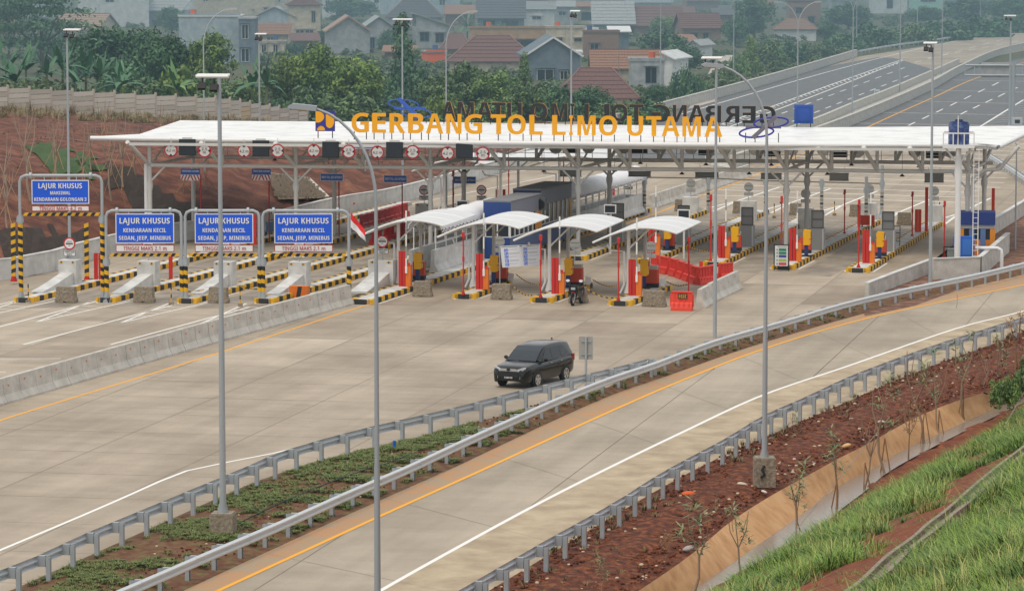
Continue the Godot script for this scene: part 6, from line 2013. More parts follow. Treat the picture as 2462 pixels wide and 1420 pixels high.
	part(og, "sign_back", B(Vector3(2.8, 1.5, 0.06), Vector3(-1.8, tall(z0, 168), -0.15)), mat(170, 172, 172, 0.6))
	part(og, "column", C(0.22, tall(z0, 150), 10), M.galv)
	var rcab := thing("roadside_cabinet", "white roadside cabinet at the foot of the thick mast far right", "cabinet", g(2446, 306), 0)
	part(rcab, "body", B(Vector3(1.0, 0.75, 0.6), Vector3(0, 0.6, 0)), mat(190, 194, 196, 0.5))
	part(rcab, "vent", B(Vector3(0.5, 0.35, 0.03), Vector3(0, 0.6, 0.31)), M.screen)
	part(rcab, "stand", B(Vector3(0.8, 0.25, 0.5), Vector3(0, 0.12, 0)), M.galv)
	var ms := thing("lane_number_sign", "small white framed number sign standing on the far median", "sign", g(2109, 238), 0)
	part(ms, "post", B(Vector3(0.08, 0.5, 0.08), Vector3(0, 0.25, 0)), M.galv)
	part(ms, "plate", B(Vector3(0.62, 0.72, 0.04), Vector3(0, 0.75, 0)), mat(190, 208, 214, 0.5))
	words(ms, "33", mat(50, 90, 110, 0.5), 0, 0.75, 0.03, 0.3, 0.4, "lettering", true, 0.006)

var bank_rails := []
var bank_grid := []

func proj(p: Vector3) -> Vector2:
	var q := (p - Vector3(0, EYE, 0)).rotated(Vector3.RIGHT, tilt)
	return Vector2(1231 + F * q.x / -q.z, 710 - F * q.y / -q.z)

func bank() -> void:
	var foot := PackedVector3Array([Vector3(-75, 0, -150), Vector3(-40, 0, -176)])
	foot.append_array(path([0, 674, 233, 619, 420, 581, 640, 555, 745, 530, 814, 513, 924, 495, 1039, 466, 1135, 436, 1300, 380]))
	var back := []
	for p in foot: back.append(p)
	var top := PackedVector3Array([Vector3(-95, 5.4, -262), Vector3(-62, 5.2, -282), Vector3(-44.5, 3.6, -300), Vector3(-26.5, 1.75, -318), Vector3(-20.4, 0.2, -336), Vector3(-12, 0.1, -345), Vector3(4, 0.0, -352)])
	var n := 150
	var a := seg(even(foot, 2.0), n)
	var c := seg(even(top, 2.0), n)
	bank_grid = []
	for i in n + 1:
		var row := []
		for j in 41:
			var t := j / 40.0
			var p: Vector3 = a[i].lerp(c[i], t)
			var h: float = c[i].y
			var s := float(i) / n
			var crest := 2.6 * (1.0 - smoothstep(0.45, 0.95, s))
			p.y = lerpf(0.0, h, t) + crest * smoothstep(0.0, 0.22, t) * (1.0 - smoothstep(0.3, 1.0, t)) + (1.0 - smoothstep(0.5, 1.0, s)) * 0.8 * smoothstep(0.0, 0.05, t) * (1.0 - t)
			if j > 0 and j < 40:
				p.y += 0.35 * lump.get_noise_2d(p.x * 8, p.z * 8) + 0.12 * lump.get_noise_2d(p.x * 50, p.z * 50)
			row.append(p)
		bank_grid.append(row)
	var b := MB.new()
	b.loft(bank_grid)
	struct("bank", b, M.bank)
	# land going on behind the fence
	var l := MB.new()
	var rows := []
	for i in range(0, n + 1, 5):
		var p: Vector3 = c[i]
		rows.append([p, p + Vector3(-2, 0.1, -25), Vector3(p.x - 8, minf(p.y, 2.0) * 0.7, p.z - 90), Vector3(p.x - 10, -0.1, p.z - 200)])
	l.loft(rows)
	struct("land_by_fence", l, M.land)
	# white wall along the foot
	var w := thing("boundary_wall", "long white concrete wall along the foot of the red soil bank", "wall")
	var wp := even(foot, 5.0)
	wall_along(w, "wall", wp, 1.1, 0.25, M.concrete_new)
	wall_along(w, "coping", raised(wp, 1.1), 0.06, 0.3, M.concrete_new)
	for q in [[851, 490], [910, 474], [1016, 452], [1105, 430]]:
		part(w, "reflector", disc(0.07, 0.06, 10), M.red, Transform3D(Basis(Vector3.UP, 0.9), on_bank(q[0], q[1]) * 0 + g(q[0], q[1] + 24) + Vector3(0, 0.7, 0)))
	# stone retaining wall on the bank
	var rw := thing("stone_retaining_wall", "slanted rubble stone retaining wall on the bank beside the white wall", "retaining wall")
	var st := MB.new()
	var q1 := on_bank(655, 436) + Vector3(0, 0.25, 0)
	var q2 := on_bank(735, 436) + Vector3(0, 0.25, 0)
	var q3 := g(800, 512) + Vector3(-0.4, 1.0, -0.4)
	var q4 := on_bank(672, 500) + Vector3(0, 0.2, 0)
	var rr := RandomNumberGenerator.new()
	rr.seed = 3
	st.quad(q1, q2, q3, q4, Vector3(0.3, 0.5, 1))
	part(rw, "mortar_face", st, noisy("rubble", rgb(90, 78, 66), rgb(150, 134, 114), 2.2, 0.05, 0.95, 4.0, rgb(124, 106, 86), 0.6))
	var stones := MB.new()
	for i in 16:
		for j in 9:
			var u := (i + rr.randf() * 0.6) / 16.0
			var v := (j + rr.randf() * 0.6) / 9.0
			var p := q1.lerp(q2, u).lerp(q4.lerp(q3, u), v)
			stones.box(p, Vector3(rr.randf_range(0.25, 0.5), rr.randf_range(0.2, 0.36), 0.14), Basis.from_euler(Vector3(-0.5, rr.randf_range(-0.4, 0.6), rr.randf_range(-0.5, 0.5))))
	stuff(part(rw, "rubble_stones", stones, noisy("stones", rgb(84, 74, 64), rgb(150, 138, 122), 1.1, 0.03, 0.95)))
	var cp := MB.new()
	cp.bar(q1, q2, 0.3, 0.2)
	cp.bar(q2, q3, 0.3, 0.2)
	part(rw, "coping", cp, M.parapet)
	# patches of green ground cover and of darker ground low on the bank
	bank_patch("grass_patch", [62, 350, 120, 345, 180, 378, 232, 402, 212, 424, 150, 420, 100, 392], noisy("patch", rgb(36, 64, 28), rgb(84, 104, 52), 2.6, 0.03, 0.95, 6.0, rgb(56, 84, 38), 0.8), 0.07)
	bank_patch("grass_patch", [182, 366, 210, 376, 244, 404, 236, 412, 200, 392], noisy("patch", rgb(36, 64, 28), rgb(84, 104, 52), 2.6), 0.07)
	bank_patch("dark_bank_patch", [232, 392, 300, 410, 360, 440, 470, 508, 560, 545, 640, 548, 420, 590, 330, 560, 320, 500, 270, 440], noisy("topsoil", rgb(34, 26, 22), rgb(74, 56, 44), 5.0, 0.02, 0.95, 8.0, rgb(50, 38, 31), 0.9), 0.05)
	bank_patch("dark_bank_patch", [0, 560, 80, 545, 180, 560, 210, 590, 90, 625, 0, 650], noisy("topsoil", rgb(34, 26, 22), rgb(74, 56, 44), 5.0), 0.05)
	fence()

func bank_patch(called: String, px: Array, m: Material, lift: float) -> void:
	var poly := PackedVector2Array()
	for i in range(0, px.size(), 2): poly.append(Vector2(px[i], px[i + 1]))
	var b := MB.new()
	for i in bank_grid.size() - 1:
		for j in 40:
			var c: Array = [bank_grid[i][j], bank_grid[i][j + 1], bank_grid[i + 1][j + 1], bank_grid[i + 1][j]]
			var mid: Vector3 = (c[0] + c[1] + c[2] + c[3]) / 4.0
			var w := proj(mid)
			w += Vector2(lump.get_noise_2d(mid.x * 60, mid.z * 60) * 34.0, lump.get_noise_2d(mid.z * 60, mid.x * 60) * 16.0)
			if Geometry2D.is_point_in_polygon(w, poly):
				var up := Vector3(0, lift, 0)
				b.quad(c[0] + up, c[1] + up, c[2] + up, c[3] + up, Vector3.UP)
	if b.v.size(): struct(called, b, m)

func on_bank(x: float, y: float) -> Vector3:
	var best := Vector3.ZERO
	var d := 1e9
	for row in bank_grid:
		for p in row:
			var e := proj(p).distance_squared_to(Vector2(x, y))
			if e < d:
				d = e
				best = p
	return best

func fence() -> void:
	var o := thing("panel_fence", "stepped precast concrete panel fence along the top of the red bank", "fence")
	var line := PackedVector3Array([Vector3(-57, 4.7, -287), Vector3(-44.5, 3.55, -300), Vector3(-26.5, 1.74, -318), Vector3(-20.0, -0.4, -337)])
	var total := 0.0
	for i in 3: total += line[i].distance_to(line[i + 1])
	var n := roundi(total / 2.35)
	var p := seg(line, n)
	var mats := [mat(204, 194, 182, 0.9), mat(190, 180, 168, 0.9), mat(212, 204, 192, 0.9), mat(206, 184, 150, 0.9)]
	var bs := {}
	for i in n + 1:
		var d: Vector3 = (p[mini(i + 1, n)] - p[maxi(i - 1, 0)])
		d.y = 0
		var l: float = p[mini(i + 1, n)].distance_to(p[i]) if i < n else 2.3
		var basis := Basis(Vector3.UP, atan2(-d.z, d.x))
		part(o, "post", B(Vector3(0.16, 2.75, 0.16)), mats[1], Transform3D(basis, p[i] + Vector3(0, 0.95, 0)))
		if i == n: break
		for k in 5:
			var m: Material = mats[rng.randi() % 3] if i != n - 7 or k > 3 else mats[3]
			part(o, "panel", B(Vector3(2.2, 0.395, 0.06)), m, Transform3D(basis, (p[i] + p[i + 1]) / 2 + Vector3(0, 0.1 + k * 0.44, 0)))

func window_on(o: Node3D, at: Vector3, w: float, h: float, yaw: float, frame: Material) -> void:
	var f := part(o, "window", B(Vector3(w, h, 0.12)), frame, T(at.x, at.y, at.z, yaw))
	part(f, "pane", B(Vector3(w / 2 - 0.1, h - 0.16, 0.04)), M.glass_dark, T(-w / 4 + 0.01, 0, 0.06))
	part(f, "pane", B(Vector3(w / 2 - 0.1, h - 0.16, 0.04)), M.glass_dark, T(w / 4 - 0.01, 0, 0.06))

# x, y of the base, width and eave height in pixels, depth in metres, turn, roof kind, rise of the roof in pixels, wall, roof, windows, label
func house(x: float, y: float, wpx: float, epx: float, deep: float, yaw: float, kind: String, rise: float, wall: Material, roof: Material, wins: Array, label: String, trim: Material = null) -> void:
	var at := g(x, y)
	var s := wide(at)
	var w := wpx / s
	var h := epx / s
	var r := rise / s
	var o := thing("house", label, "house", at, yaw, "houses behind the toll plaza")
	part(o, "walls", B(Vector3(w, h + 0.5, deep), Vector3(0, h / 2 - 0.25, -deep / 2)), wall)
	var ov := 0.45
	var b := MB.new()
	var hw := w / 2 + ov
	var z0 := ov
	var z1 := -deep - ov
	var th := 0.16
	var e := h - 0.1
	match kind:
		"gable_x":     # ridge runs along the front
			var m := (z0 + z1) / 2
			for f in [[z0, 1.0], [z1, -1.0]]:
				var a := [Vector3(-hw, e, f[0]), Vector3(hw, e, f[0]), Vector3(hw, e + r, m), Vector3(-hw, e + r, m)]
				slab(b, a, th)
			var gb := MB.new()
			for sx in [-1, 1]:
				gb = MB.new()
				gb.tri(Vector3(sx * w / 2, h, 0), Vector3(sx * w / 2, h, -deep), Vector3(sx * w / 2, h + r * 0.92, -deep / 2), Vector3(sx, 0, 0))
				part(o, "gable_wall", gb, wall)
			part(o, "ridge_cap", B(Vector3(2 * hw, 0.14, 0.25)), mat(120, 88, 80, 0.9) if trim == null else trim, T(0, e + r + th, m))
		"gable_z":     # the gable faces the camera
			for sx in [-1, 1]:
				var a := [Vector3(sx * hw, e, z0), Vector3(sx * hw, e, z1), Vector3(0, e + r, z1), Vector3(0, e + r, z0)]
				slab(b, a, th)
			var gb := MB.new()
			for z in [0.0, -deep]:
				gb = MB.new()
				gb.tri(Vector3(-w / 2, h, z), Vector3(w / 2, h, z), Vector3(0, h + r * 0.92, z), Vector3(0, 0, 1 if z == 0.0 else -1))
				part(o, "gable_wall", gb, wall)
			if trim:
				for sx in [-1, 1]:
					var t := MB.new()
					t.bar(Vector3(sx * hw, e + 0.02, z0 + 0.03), Vector3(0, e + r + 0.02, z0 + 0.03), 0.06, 0.25)
					part(o, "barge_board", t, trim)
		"hip":
			var inset := minf(hw * 0.62, deep * 0.5)
			var m := (z0 + z1) / 2
			var ra := Vector3(-hw + inset, e + r, m)
			var rb := Vector3(hw - inset, e + r, m)
			slab(b, [Vector3(-hw, e, z0), Vector3(hw, e, z0), rb, ra], th)
			slab(b, [Vector3(-hw, e, z1), Vector3(hw, e, z1), rb, ra], th)
			slab(b, [Vector3(-hw, e, z0), Vector3(-hw, e, z1), ra, ra], th)
			slab(b, [Vector3(hw, e, z0), Vector3(hw, e, z1), rb, rb], th)
			for q in [[ra, rb], [ra, Vector3(-hw, e, z0)], [rb, Vector3(hw, e, z0)]]:
				var t := MB.new()
				t.bar(q[0] + Vector3(0, th, 0), q[1] + Vector3(0, th, 0), 0.22, 0.12)
				part(o, "ridge_cap", t, mat(128, 98, 90, 0.9) if trim == null else trim)
		"shed":
			slab(b, [Vector3(-hw, e + r, z0), Vector3(hw, e, z0), Vector3(hw, e, z1), Vector3(-hw, e + r, z1)], th)
			var gb := MB.new()
			for z in [0.0, -deep]:
				gb = MB.new()
				gb.quad(Vector3(-w / 2, h, z), Vector3(w / 2, h, z), Vector3(w / 2, h + 0.02, z), Vector3(-w / 2, h + r * 0.96, z), Vector3(0, 0, 1 if z == 0.0 else -1))
				part(o, "gable_wall", gb, wall)
		"slope":      # one slope down towards the camera
			slab(b, [Vector3(-hw, e, z0 + 0.4), Vector3(hw, e, z0 + 0.4), Vector3(hw, e + r, z1), Vector3(-hw, e + r, z1)], th)
		_:
			b.box(Vector3(0, h + 0.1, -deep / 2), Vector3(w + 0.3, 0.24, deep + 0.3))
	part(o, "roof", b, roof)
	if kind in ["gable_x", "slope", "hip"] and wpx > 70:       # battens show as rows of tiles
		var bt := MB.new()
		var rows := 7
		for k in range(1, rows):
			var t := float(k) / rows
			var zz := lerpf(z0 + (0.4 if kind == "slope" else 0.0), z1 if kind == "slope" else (z0 + z1) / 2, t)
			var half := hw * 0.99 if kind != "hip" else hw - minf(hw * 0.62, deep * 0.5) * t - 0.1
			bt.bar(Vector3(-half, e + r * t + th + 0.03, zz), Vector3(half, e + r * t + th + 0.03, zz), 0.1, 0.05)
		stuff(part(o, "tile_rows", bt, roof))
	if kind == "flat" and wpx > 40:
		part(o, "parapet_rim", B(Vector3(w + 0.34, 0.18, 0.2)), wall, T(0, h + 0.3, 0.08))
		var tx := (fposmod(x * 0.37, 1.0) - 0.5) * w * 0.7
		part(o, "roof_tank", C(0.42, 0.85, 10), mat(206, 96, 52, 0.6) if int(x) % 3 else mat(70, 92, 140, 0.6), T(tx, h + 0.2, -1.4))
		part(o, "tank_stand", B(Vector3(0.9, 0.3, 0.9)), grey_steel(), T(tx, h + 0.1, -1.4))
	elif int(x) % 2 == 0 and wpx > 60:
		part(o, "aerial", B(Vector3(0.06, 2.4, 0.06)), grey_steel(), T(w * 0.3, h + r + 0.6, -deep * 0.5))
	for q in wins:
		part(o, "window_hood", B(Vector3(q[2] + 0.4, 0.1, 0.5)), wall, T((q[0] - 0.5) * w, h * q[1] + q[3] / 2 + 0.2, 0.26))
	for q in wins:       # fraction across, fraction up, width, height in metres
		window_on(o, Vector3((q[0] - 0.5) * w, h * q[1], 0.02), q[2], q[3], 0, M.white if q.size() < 5 else q[4])

func grey_steel() -> StandardMaterial3D:
	return mat(130, 132, 134, 0.6)

func slab(b: MB, a: Array, t: float) -> void:
	var up := Vector3(0, t, 0)
	b.quad(a[0] + up, a[1] + up, a[2] + up, a[3] + up, Vector3.UP)
	b.quad(a[0], a[1], a[2], a[3], Vector3.DOWN)
	var mid: Vector3 = (a[0] + a[1] + a[2] + a[3]) / 4
	for i in 4:
		var p: Vector3 = a[i]
		var q: Vector3 = a[(i + 1) % 4]
		if p.is_equal_approx(q): continue
		b.quad(p, q, q + up, p + up, (p + q) / 2 - mid)

func houses() -> void:
	var white := noisy("wall_white", rgb(186, 192, 194), rgb(216, 219, 219), 9.0, 0.01, 0.9)
	var grey := noisy("wall_grey", rgb(140, 146, 150), rgb(172, 176, 177), 9.0, 0.012, 0.9)
	var blue := noisy("wall_blue", rgb(150, 166, 176), rgb(178, 190, 196), 9.0, 0.012, 0.9)
	var slate := noisy("wall_slate", rgb(98, 112, 126), rgb(120, 132, 142), 9.0, 0.012, 0.9)
	var cream := noisy("wall_cream", rgb(176, 164, 142), rgb(206, 196, 176), 7.0, 0.012, 0.9)
	var tan := noisy("wall_tan", rgb(160, 128, 98), rgb(182, 152, 120), 7.0, 0.012, 0.9)
	var brick := noisy("wall_brick", rgb(120, 92, 82), rgb(160, 138, 122), 3.0, 0.03, 0.95)
	var mint := mat(150, 196, 182, 0.9)
	var red := noisy("roof_red", rgb(92, 64, 60), rgb(130, 98, 92), 4.0, 0.03, 0.9)
	var rust := noisy("roof_rust", rgb(122, 84, 68), rgb(164, 130, 108), 4.0, 0.03, 0.9)
	var tile := noisy("roof_tan", rgb(146, 120, 104), rgb(182, 160, 142), 4.0, 0.03, 0.9)
	var dark := noisy("roof_dark", rgb(74, 76, 82), rgb(102, 102, 106), 4.0, 0.03, 0.85)
	var tin := noisy("roof_tin", rgb(138, 144, 146), rgb(172, 176, 176), 8.0, 0.02, 0.6)
	# from the farthest to the nearest
	house(668, 28, 60, 46, 9, 0.0, "flat", 0, cream, tin, [[0.5, 0.6, 1.2, 1.0]], "far cream block at the top edge, left of the stained two storey house")
	house(795, 44, 42, 50, 9, 0.0, "flat", 0, white, tin, [[0.3, 0.7, 0.9, 1.6], [0.7, 0.7, 0.9, 1.6]], "pale house with tall dark openings at the top edge, above the grey gabled house")
	house(1010, 34, 190, 42, 10, 0.05, "flat", 0, blue, tin, [[0.42, 0.75, 1.4, 1.3], [0.78, 0.7, 1.6, 1.8]], "wide pale blue building at the top edge behind the dark hip roof")
	house(1470, 14, 90, 22, 10, 0.0, "gable_x", 18, cream, tile, [], "far tan roofed house at the top edge behind the tin roofs")
	house(1560, 18, 110, 12, 9, 0.0, "gable_x", 14, grey, tin, [], "far grey roofed house at the top edge, right of the tin roofs")
	house(1690, 24, 76, 22, 9, 0.1, "slope", 22, brick, red, [], "far red roofed house at the top edge before the tall tree")
	house(2140, 32, 84, 44, 9, 0.0, "flat", 0, white, tin, [[0.5, 0.5, 1.6, 2.2, slate]], "white house at the top right beyond the road shrubs")
	house(2232, 36, 72, 50, 9, 0.0, "flat", 0, mint, tin, [[0.5, 0.75, 4.0, 1.4]], "mint green house at the top right beyond the road shrubs")
	house(2330, 30, 90, 40, 9, 0.0, "flat", 0, slate, dark, [], "dark grey carport building at the top right beside the mint house")
	house(1298, 12, 90, 26, 8, 0.0, "slope", 16, brick, rust, [], "far brown roofed house at the top edge above the white house")
	house(1186, 8, 76, 18, 9, 0.0, "gable_x", 12, slate, dark, [], "far slate roofed house at the top edge above the dark roof")
	house(272, 64, 170, 90, 12, 0.12, "flat", 0, white, tin, [[0.45, 0.78, 1.9, 2.2]], "large white plastered house at the top left with one cross framed window")
	house(395, 62, 84, 36, 12, -0.2, "slope", 46, grey, tin, [], "grey long roof sloping beside the large white house at the top left")
	house(505, 46, 76, 66, 9, 0.0, "flat", 0, cream, tin, [[0.35, 0.75, 1.2, 1.4], [0.72, 0.78, 2.2, 1.2]], "cream house with a white balcony behind the pale blue block")
	house(602, 52, 118, 62, 10, 0.0, "flat", 0, cream, tin, [[0.55, 0.4, 0.3, 0.8], [0.8, 0.5, 0.8, 0.6]], "beige windowless block behind the pale blue block, left of the pale gable")
	house(996, 62, 130, 20, 10, 0.0, "hip", 42, grey, dark, [], "house with a dark grey hip roof behind the shed roofed house")
	house(1106, 60, 70, 26, 8, 0.0, "slope", 20, brick, rust, [], "small red roofed house between the dark hip roof and the broad palm")
	house(1204, 68, 112, 24, 9, 0.0, "slope", 42, slate, dark, [[0.25, 0.5, 2.6, 1.4, slate], [0.7, 0.4, 3.6, 1.6, slate]], "house with a dark slate roof left of the white house")
	house(1290, 64, 86, 42, 9, 0.0, "gable_x", 18, white, tin, [[0.5, 0.5, 2.0, 0.7]], "white house with a grey roof and a wide low window")
	house(1352, 60, 56, 44, 9, 0.0, "gable_x", 14, grey, tin, [[0.5, 0.62, 1.6, 0.9]], "grey rendered house with three narrow window panes, right of the white house")
	house(1416, 58, 52, 42, 8, 0.0, "slope", 10, cream, rust, [[0.5, 0.45, 3.4, 1.8, slate]], "house with a dark balcony and a yellow cloth under a rust red eave")
	house(1476, 80, 96, 22, 10, 0.0, "slope", 52, grey, tin, [], "house with a broad pale grey tin roof sloping to the front")
	house(1578, 80, 128, 18, 10, 0.0, "slope", 46, brick, red, [], "two joined houses with a brown red tile roof, right of the tin roof")
	house(1688, 104, 92, 36, 10, 0.1, "gable_x", 34, brick, red, [[0.3, 0.4, 1.2, 1.6, slate], [0.6, 0.4, 1.0, 1.6, slate]], "brown house with a red roof left of the tall dark tree")
	house(1936, 66, 74, 62, 9, 0.0, "flat", 0, brick, dark, [[0.3, 0.65, 1.4, 1.2, slate], [0.7, 0.3, 1.4, 1.4, slate]], "unfinished brown brick block behind the two armed lamp pole")
	house(1912, 98, 100, 28, 9, -0.1, "hip", 24, white, brick, [], "low white house with a worn grey brown hip roof beside the far highway")
	house(732, 88, 76, 76, 9, 0.1, "hip", 14, cream, red, [[0.78, 0.62, 0.8, 2.2, tan], [0.35, 0.13, 1.6, 1.1], [0.65, 0.13, 1.6, 1.1]], "stained cream two storey house with a brown roof")
	house(503, 152, 146, 112, 8, 0.0, "flat", 0, blue, M.white, [], "long pale blue block with a white flat roof above the mango tree")
	house(593, 154, 38, 108, 7, 0.0, "flat", 0, slate, grey, [[0.4, 0.72, 1.0, 2.2], [0.4, 0.2, 1.2, 2.0]], "narrow slate coloured front of the pale blue block with a tall white window")
	house(648, 132, 70, 30, 7, 0.0, "flat", 0, cream, tin, [[0.3, 0.5, 0.8, 1.4], [0.7, 0.5, 0.8, 1.4]], "low cream house with two windows behind the mast above the roof")
	house(735, 118, 60, 20, 7, 0.1, "slope", 16, brick, red, [], "low brown roofed shed below the stained two storey house")
	house(960, 150, 70, 26, 6, 0.0, "slope", 12, brick, rust, [], "low brick house beside the bright orange wall")
	house(1146, 96, 40, 28, 7, 0.0, "flat", 0, grey, tin, [], "small grey box house left of the long tan house")
	house(1640, 62, 60, 26, 8, 0.0, "slope", 18, grey, red, [], "red brown roof right of the two joined houses")
	house(1740, 70, 44, 34, 8, 0.0, "slope", 14, brick, dark, [], "dark roofed house left of the tall dark tree")
	house(1832, 44, 60, 34, 8, 0.0, "hip", 14, brick, rust, [], "brownish house at the top edge behind the tall dark tree")
	house(2030, 30, 60, 36, 8, 0.0, "slope", 14, grey, red, [], "red roofed house at the top edge left of the white house at right")
	house(905, 26, 60, 40, 8, 0.0, "gable_x", 16, white, red, [[0.5, 0.6, 1.2, 1.2, slate]], "small white house with a red roof at the top edge left of the blue building")
	house(708, 34, 60, 44, 8, 0.0, "gable_z", 14, cream, rust, [], "cream gabled house at the top edge above the stained house")
	house(436, 30, 60, 40, 8, 0.0, "gable_x", 18, white, red, [], "white house with a red roof at the top edge right of the grey long roof")
	house(100, 40, 70, 40, 8, 0.0, "slope", 18, white, tin, [], "pale house at the top edge behind the spreading tree")
	house(1405, 110, 60, 30, 6, 0.0, "slope", 12, grey, tin, [], "small tin roofed house below the dark balcony house")
	house(1650, 130, 50, 30, 6, 0.1, "slope", 14, cream, rust, [], "small cream house behind the dark tree beside the track")
	house(660, 88, 96, 46, 9, 0.0, "gable_z", 26, blue, tin, [], "pale blue grey gable wall between the pale block and the stained house")
	house(650, 104, 84, 22, 7, 0.0, "slope", 24, cream, rust, [[0.5, 0.4, 1.4, 1.0]], "small red roofed extension in front of the pale gable")
	house(180, 88, 118, 18, 10, -0.3, "gable_x", 36, cream, tile, [], "house with a tan tiled roof half hidden by trees at the left")
	house(2, 92, 44, 26, 8, 0.0, "slope", 18, brick, rust, [], "reddish roof at the left edge behind the spreading tree")
	house(838, 128, 102, 52, 10, 0.1, "gable_z", 38, grey, tile, [], "grey rendered house with a steep gable facing the camera", tile)
	house(912, 116, 86, 42, 12, 0.1, "gable_z", 34, grey, tin, [[0.3, 0.3, 0.8, 1.8, slate]], "grey house with a wide pale roof right of the steep gable")
	house(1046, 116, 92, 50, 9, 0.1, "shed", 34, grey, tin, [[0.22, 0.55, 1.6, 1.5, slate], [0.62, 0.5, 1.5, 1.6, slate]], "grey house with a single pitched roof falling to the right and two dark windows", M.white)
	house(1222, 116, 188, 48, 7, 0.0, "flat", 0, tan, tan, [[0.65, 0.2, 6.0, 1.6, grey]], "long tan flat fronted house behind the big hip roof")
	house(1360, 130, 92, 62, 9, 0.0, "flat", 0, cream, cream, [[0.3, 0.55, 1.4, 0.6, brick], [0.82, 0.55, 1.2, 0.5, brick]], "cream terraced house with an orange pot on its parapet")
	house(1446, 146, 84, 68, 9, 0.0, "flat", 0, brick, brick, [[0.3, 0.5, 1.3, 0.9, blue]], "bare brown brick house with one blue framed window")
	house(1490, 126, 44, 50, 8, 0.0, "slope", 10, slate, M.white, [], "narrow slate blue house with a white awning")
	house(1096, 128, 66, 10, 8, 0.0, "hip", 36, brick, red, [], "small house with a pyramid red tile roof")
	house(1050, 158, 46, 32, 5, 0.2, "flat", 0, mat(228, 108, 66, 0.9), tin, [], "bright orange wall beside the big hip roof")
	house(1184, 172, 206, 24, 14, 0.0, "hip", 58, cream, red, [], "big house with a brown red hip roof behind the bushy trees")
	house(1330, 192, 128, 58, 11, 0.08, "gable_z", 46, slate, slate, [[0.35, 0.2, 2.2, 1.6], [0.7, 0.2, 1.0, 1.2]], "slate blue gabled house with white trim, left of the red roofs", M.white)
	house(1382, 190, 34, 62, 8, 0.0, "flat", 0, white, white, [], "narrow white wing on the right of the slate blue gabled house")
	house(1520, 205, 186, 40, 10, 0.0, "gable_x", 42, cream, rust, [], "long house with a weathered red tile roof, left of the grey box house")
	house(1556, 218, 78, 72, 8, 0.0, "flat", 0, grey, grey, [[0.62, 0.52, 1.4, 2.0, slate]], "grey box shaped house with one tall dark window and a white side gable")
	house(1606, 218, 22, 76, 8, -0.3, "shed", 18, white, white, [], "white side wall with a sloping top right of the grey box house")
	house(1436, 250, 186, 14, 14, 0.0, "hip", 66, cream, red, [], "nearest low house with a dark brown red hip roof behind the far wall", mat(120, 90, 86, 0.9))
	house(1668, 156, 26, 46, 6, -0.4, "gable_z", 14, white, tin, [], "small white gable wall beside the dirt track")
	house(790, 236, 58, 44, 7, 0.0, "flat", 0, white, dark, [[0.5, 0.55, 1.8, 1.0, slate]], "white house glimpsed between the reddish trees above the emblem board")
	house(590, 268, 92, 20, 7, 0.0, "slope", 14, brick, dark, [], "dark shed roof just behind the panel fence")

func leafy(seed_: int, clumps: int, leaves: int, shape: String, size: float, a: Color, c: Color) -> ArrayMesh:    # a crown about 1 m in radius, standing on y = 0 .. 2
	var r := RandomNumberGenerator.new()
	r.seed = seed_
	var b := MB.new()
	for k in clumps:
		var p := Vector3.ZERO
		match shape:
			"round":
				var d := Vector3(r.randfn(), r.randfn(), r.randfn()).normalized()
				p = d * pow(r.randf(), 0.38) * 0.82
				p.y = p.y * 0.82 + 0.95
				if p.y < 0.3: p.y += 0.3
			"flat":
				var t := r.randf() * TAU
				var q := sqrt(r.randf())
				p = Vector3(cos(t) * q * 0.95, [0.7, 1.1, 1.45, 1.7][r.randi() % 4] + r.randf() * 0.08, sin(t) * q * 0.95)
				p.x *= 1.25 - 0.35 * p.y * 0.5
			"cone":
				var y := pow(r.randf(), 1.5)
				var t := r.randf() * TAU
				p = Vector3(cos(t), 0, sin(t)) * (1.0 - y) * 0.62 * sqrt(r.randf()) + Vector3(0, 0.2 + y * 1.75, 0)
			"bush":
				var d := Vector3(r.randfn(), absf(r.randfn()) * 0.8, r.randfn()).normalized()
				p = d * pow(r.randf(), 0.4) * 0.9
				p.y = p.y * 0.85
		var tint := a.lerp(c, r.randf()) 
		var cr := r.randf_range(0.17, 0.3)
		if shape == "flat": cr *= 1.1
		for i in leaves:
			var d := Vector3(r.randfn(), r.randfn() * (0.32 if shape == "flat" else 0.8), r.randfn()).normalized() * cr * pow(r.randf(), 0.45)
			var q := p + d
			var nn := (d.normalized() + Vector3(r.randfn(), r.randfn() + 0.7, r.randfn()) * 0.55).normalized()
			var x := nn.cross(Vector3(r.randfn(), r.randfn(), r.randfn())).normalized() * size * r.randf_range(0.6, 1.15)
			var y := nn.cross(x).normalized() * size * r.randf_range(0.3, 0.55)
			b.col = tint.lerp(a if r.randf() < 0.5 else c, r.randf() * 0.45)
			leaf_quad(b, q, x, y, nn)
	return b.mesh()

func leaf_quad(b: MB, q: Vector3, x: Vector3, y: Vector3, nn: Vector3) -> void:
	var p := [q - x, q + y, q + x, q - y]
	if (p[1] - p[0]).cross(p[2] - p[0]).dot(nn) > 0: p = [q - x, q - y, q + x, q + y]
	for i in [0, 1, 2, 0, 2, 3]: b.vert(p[i], nn)

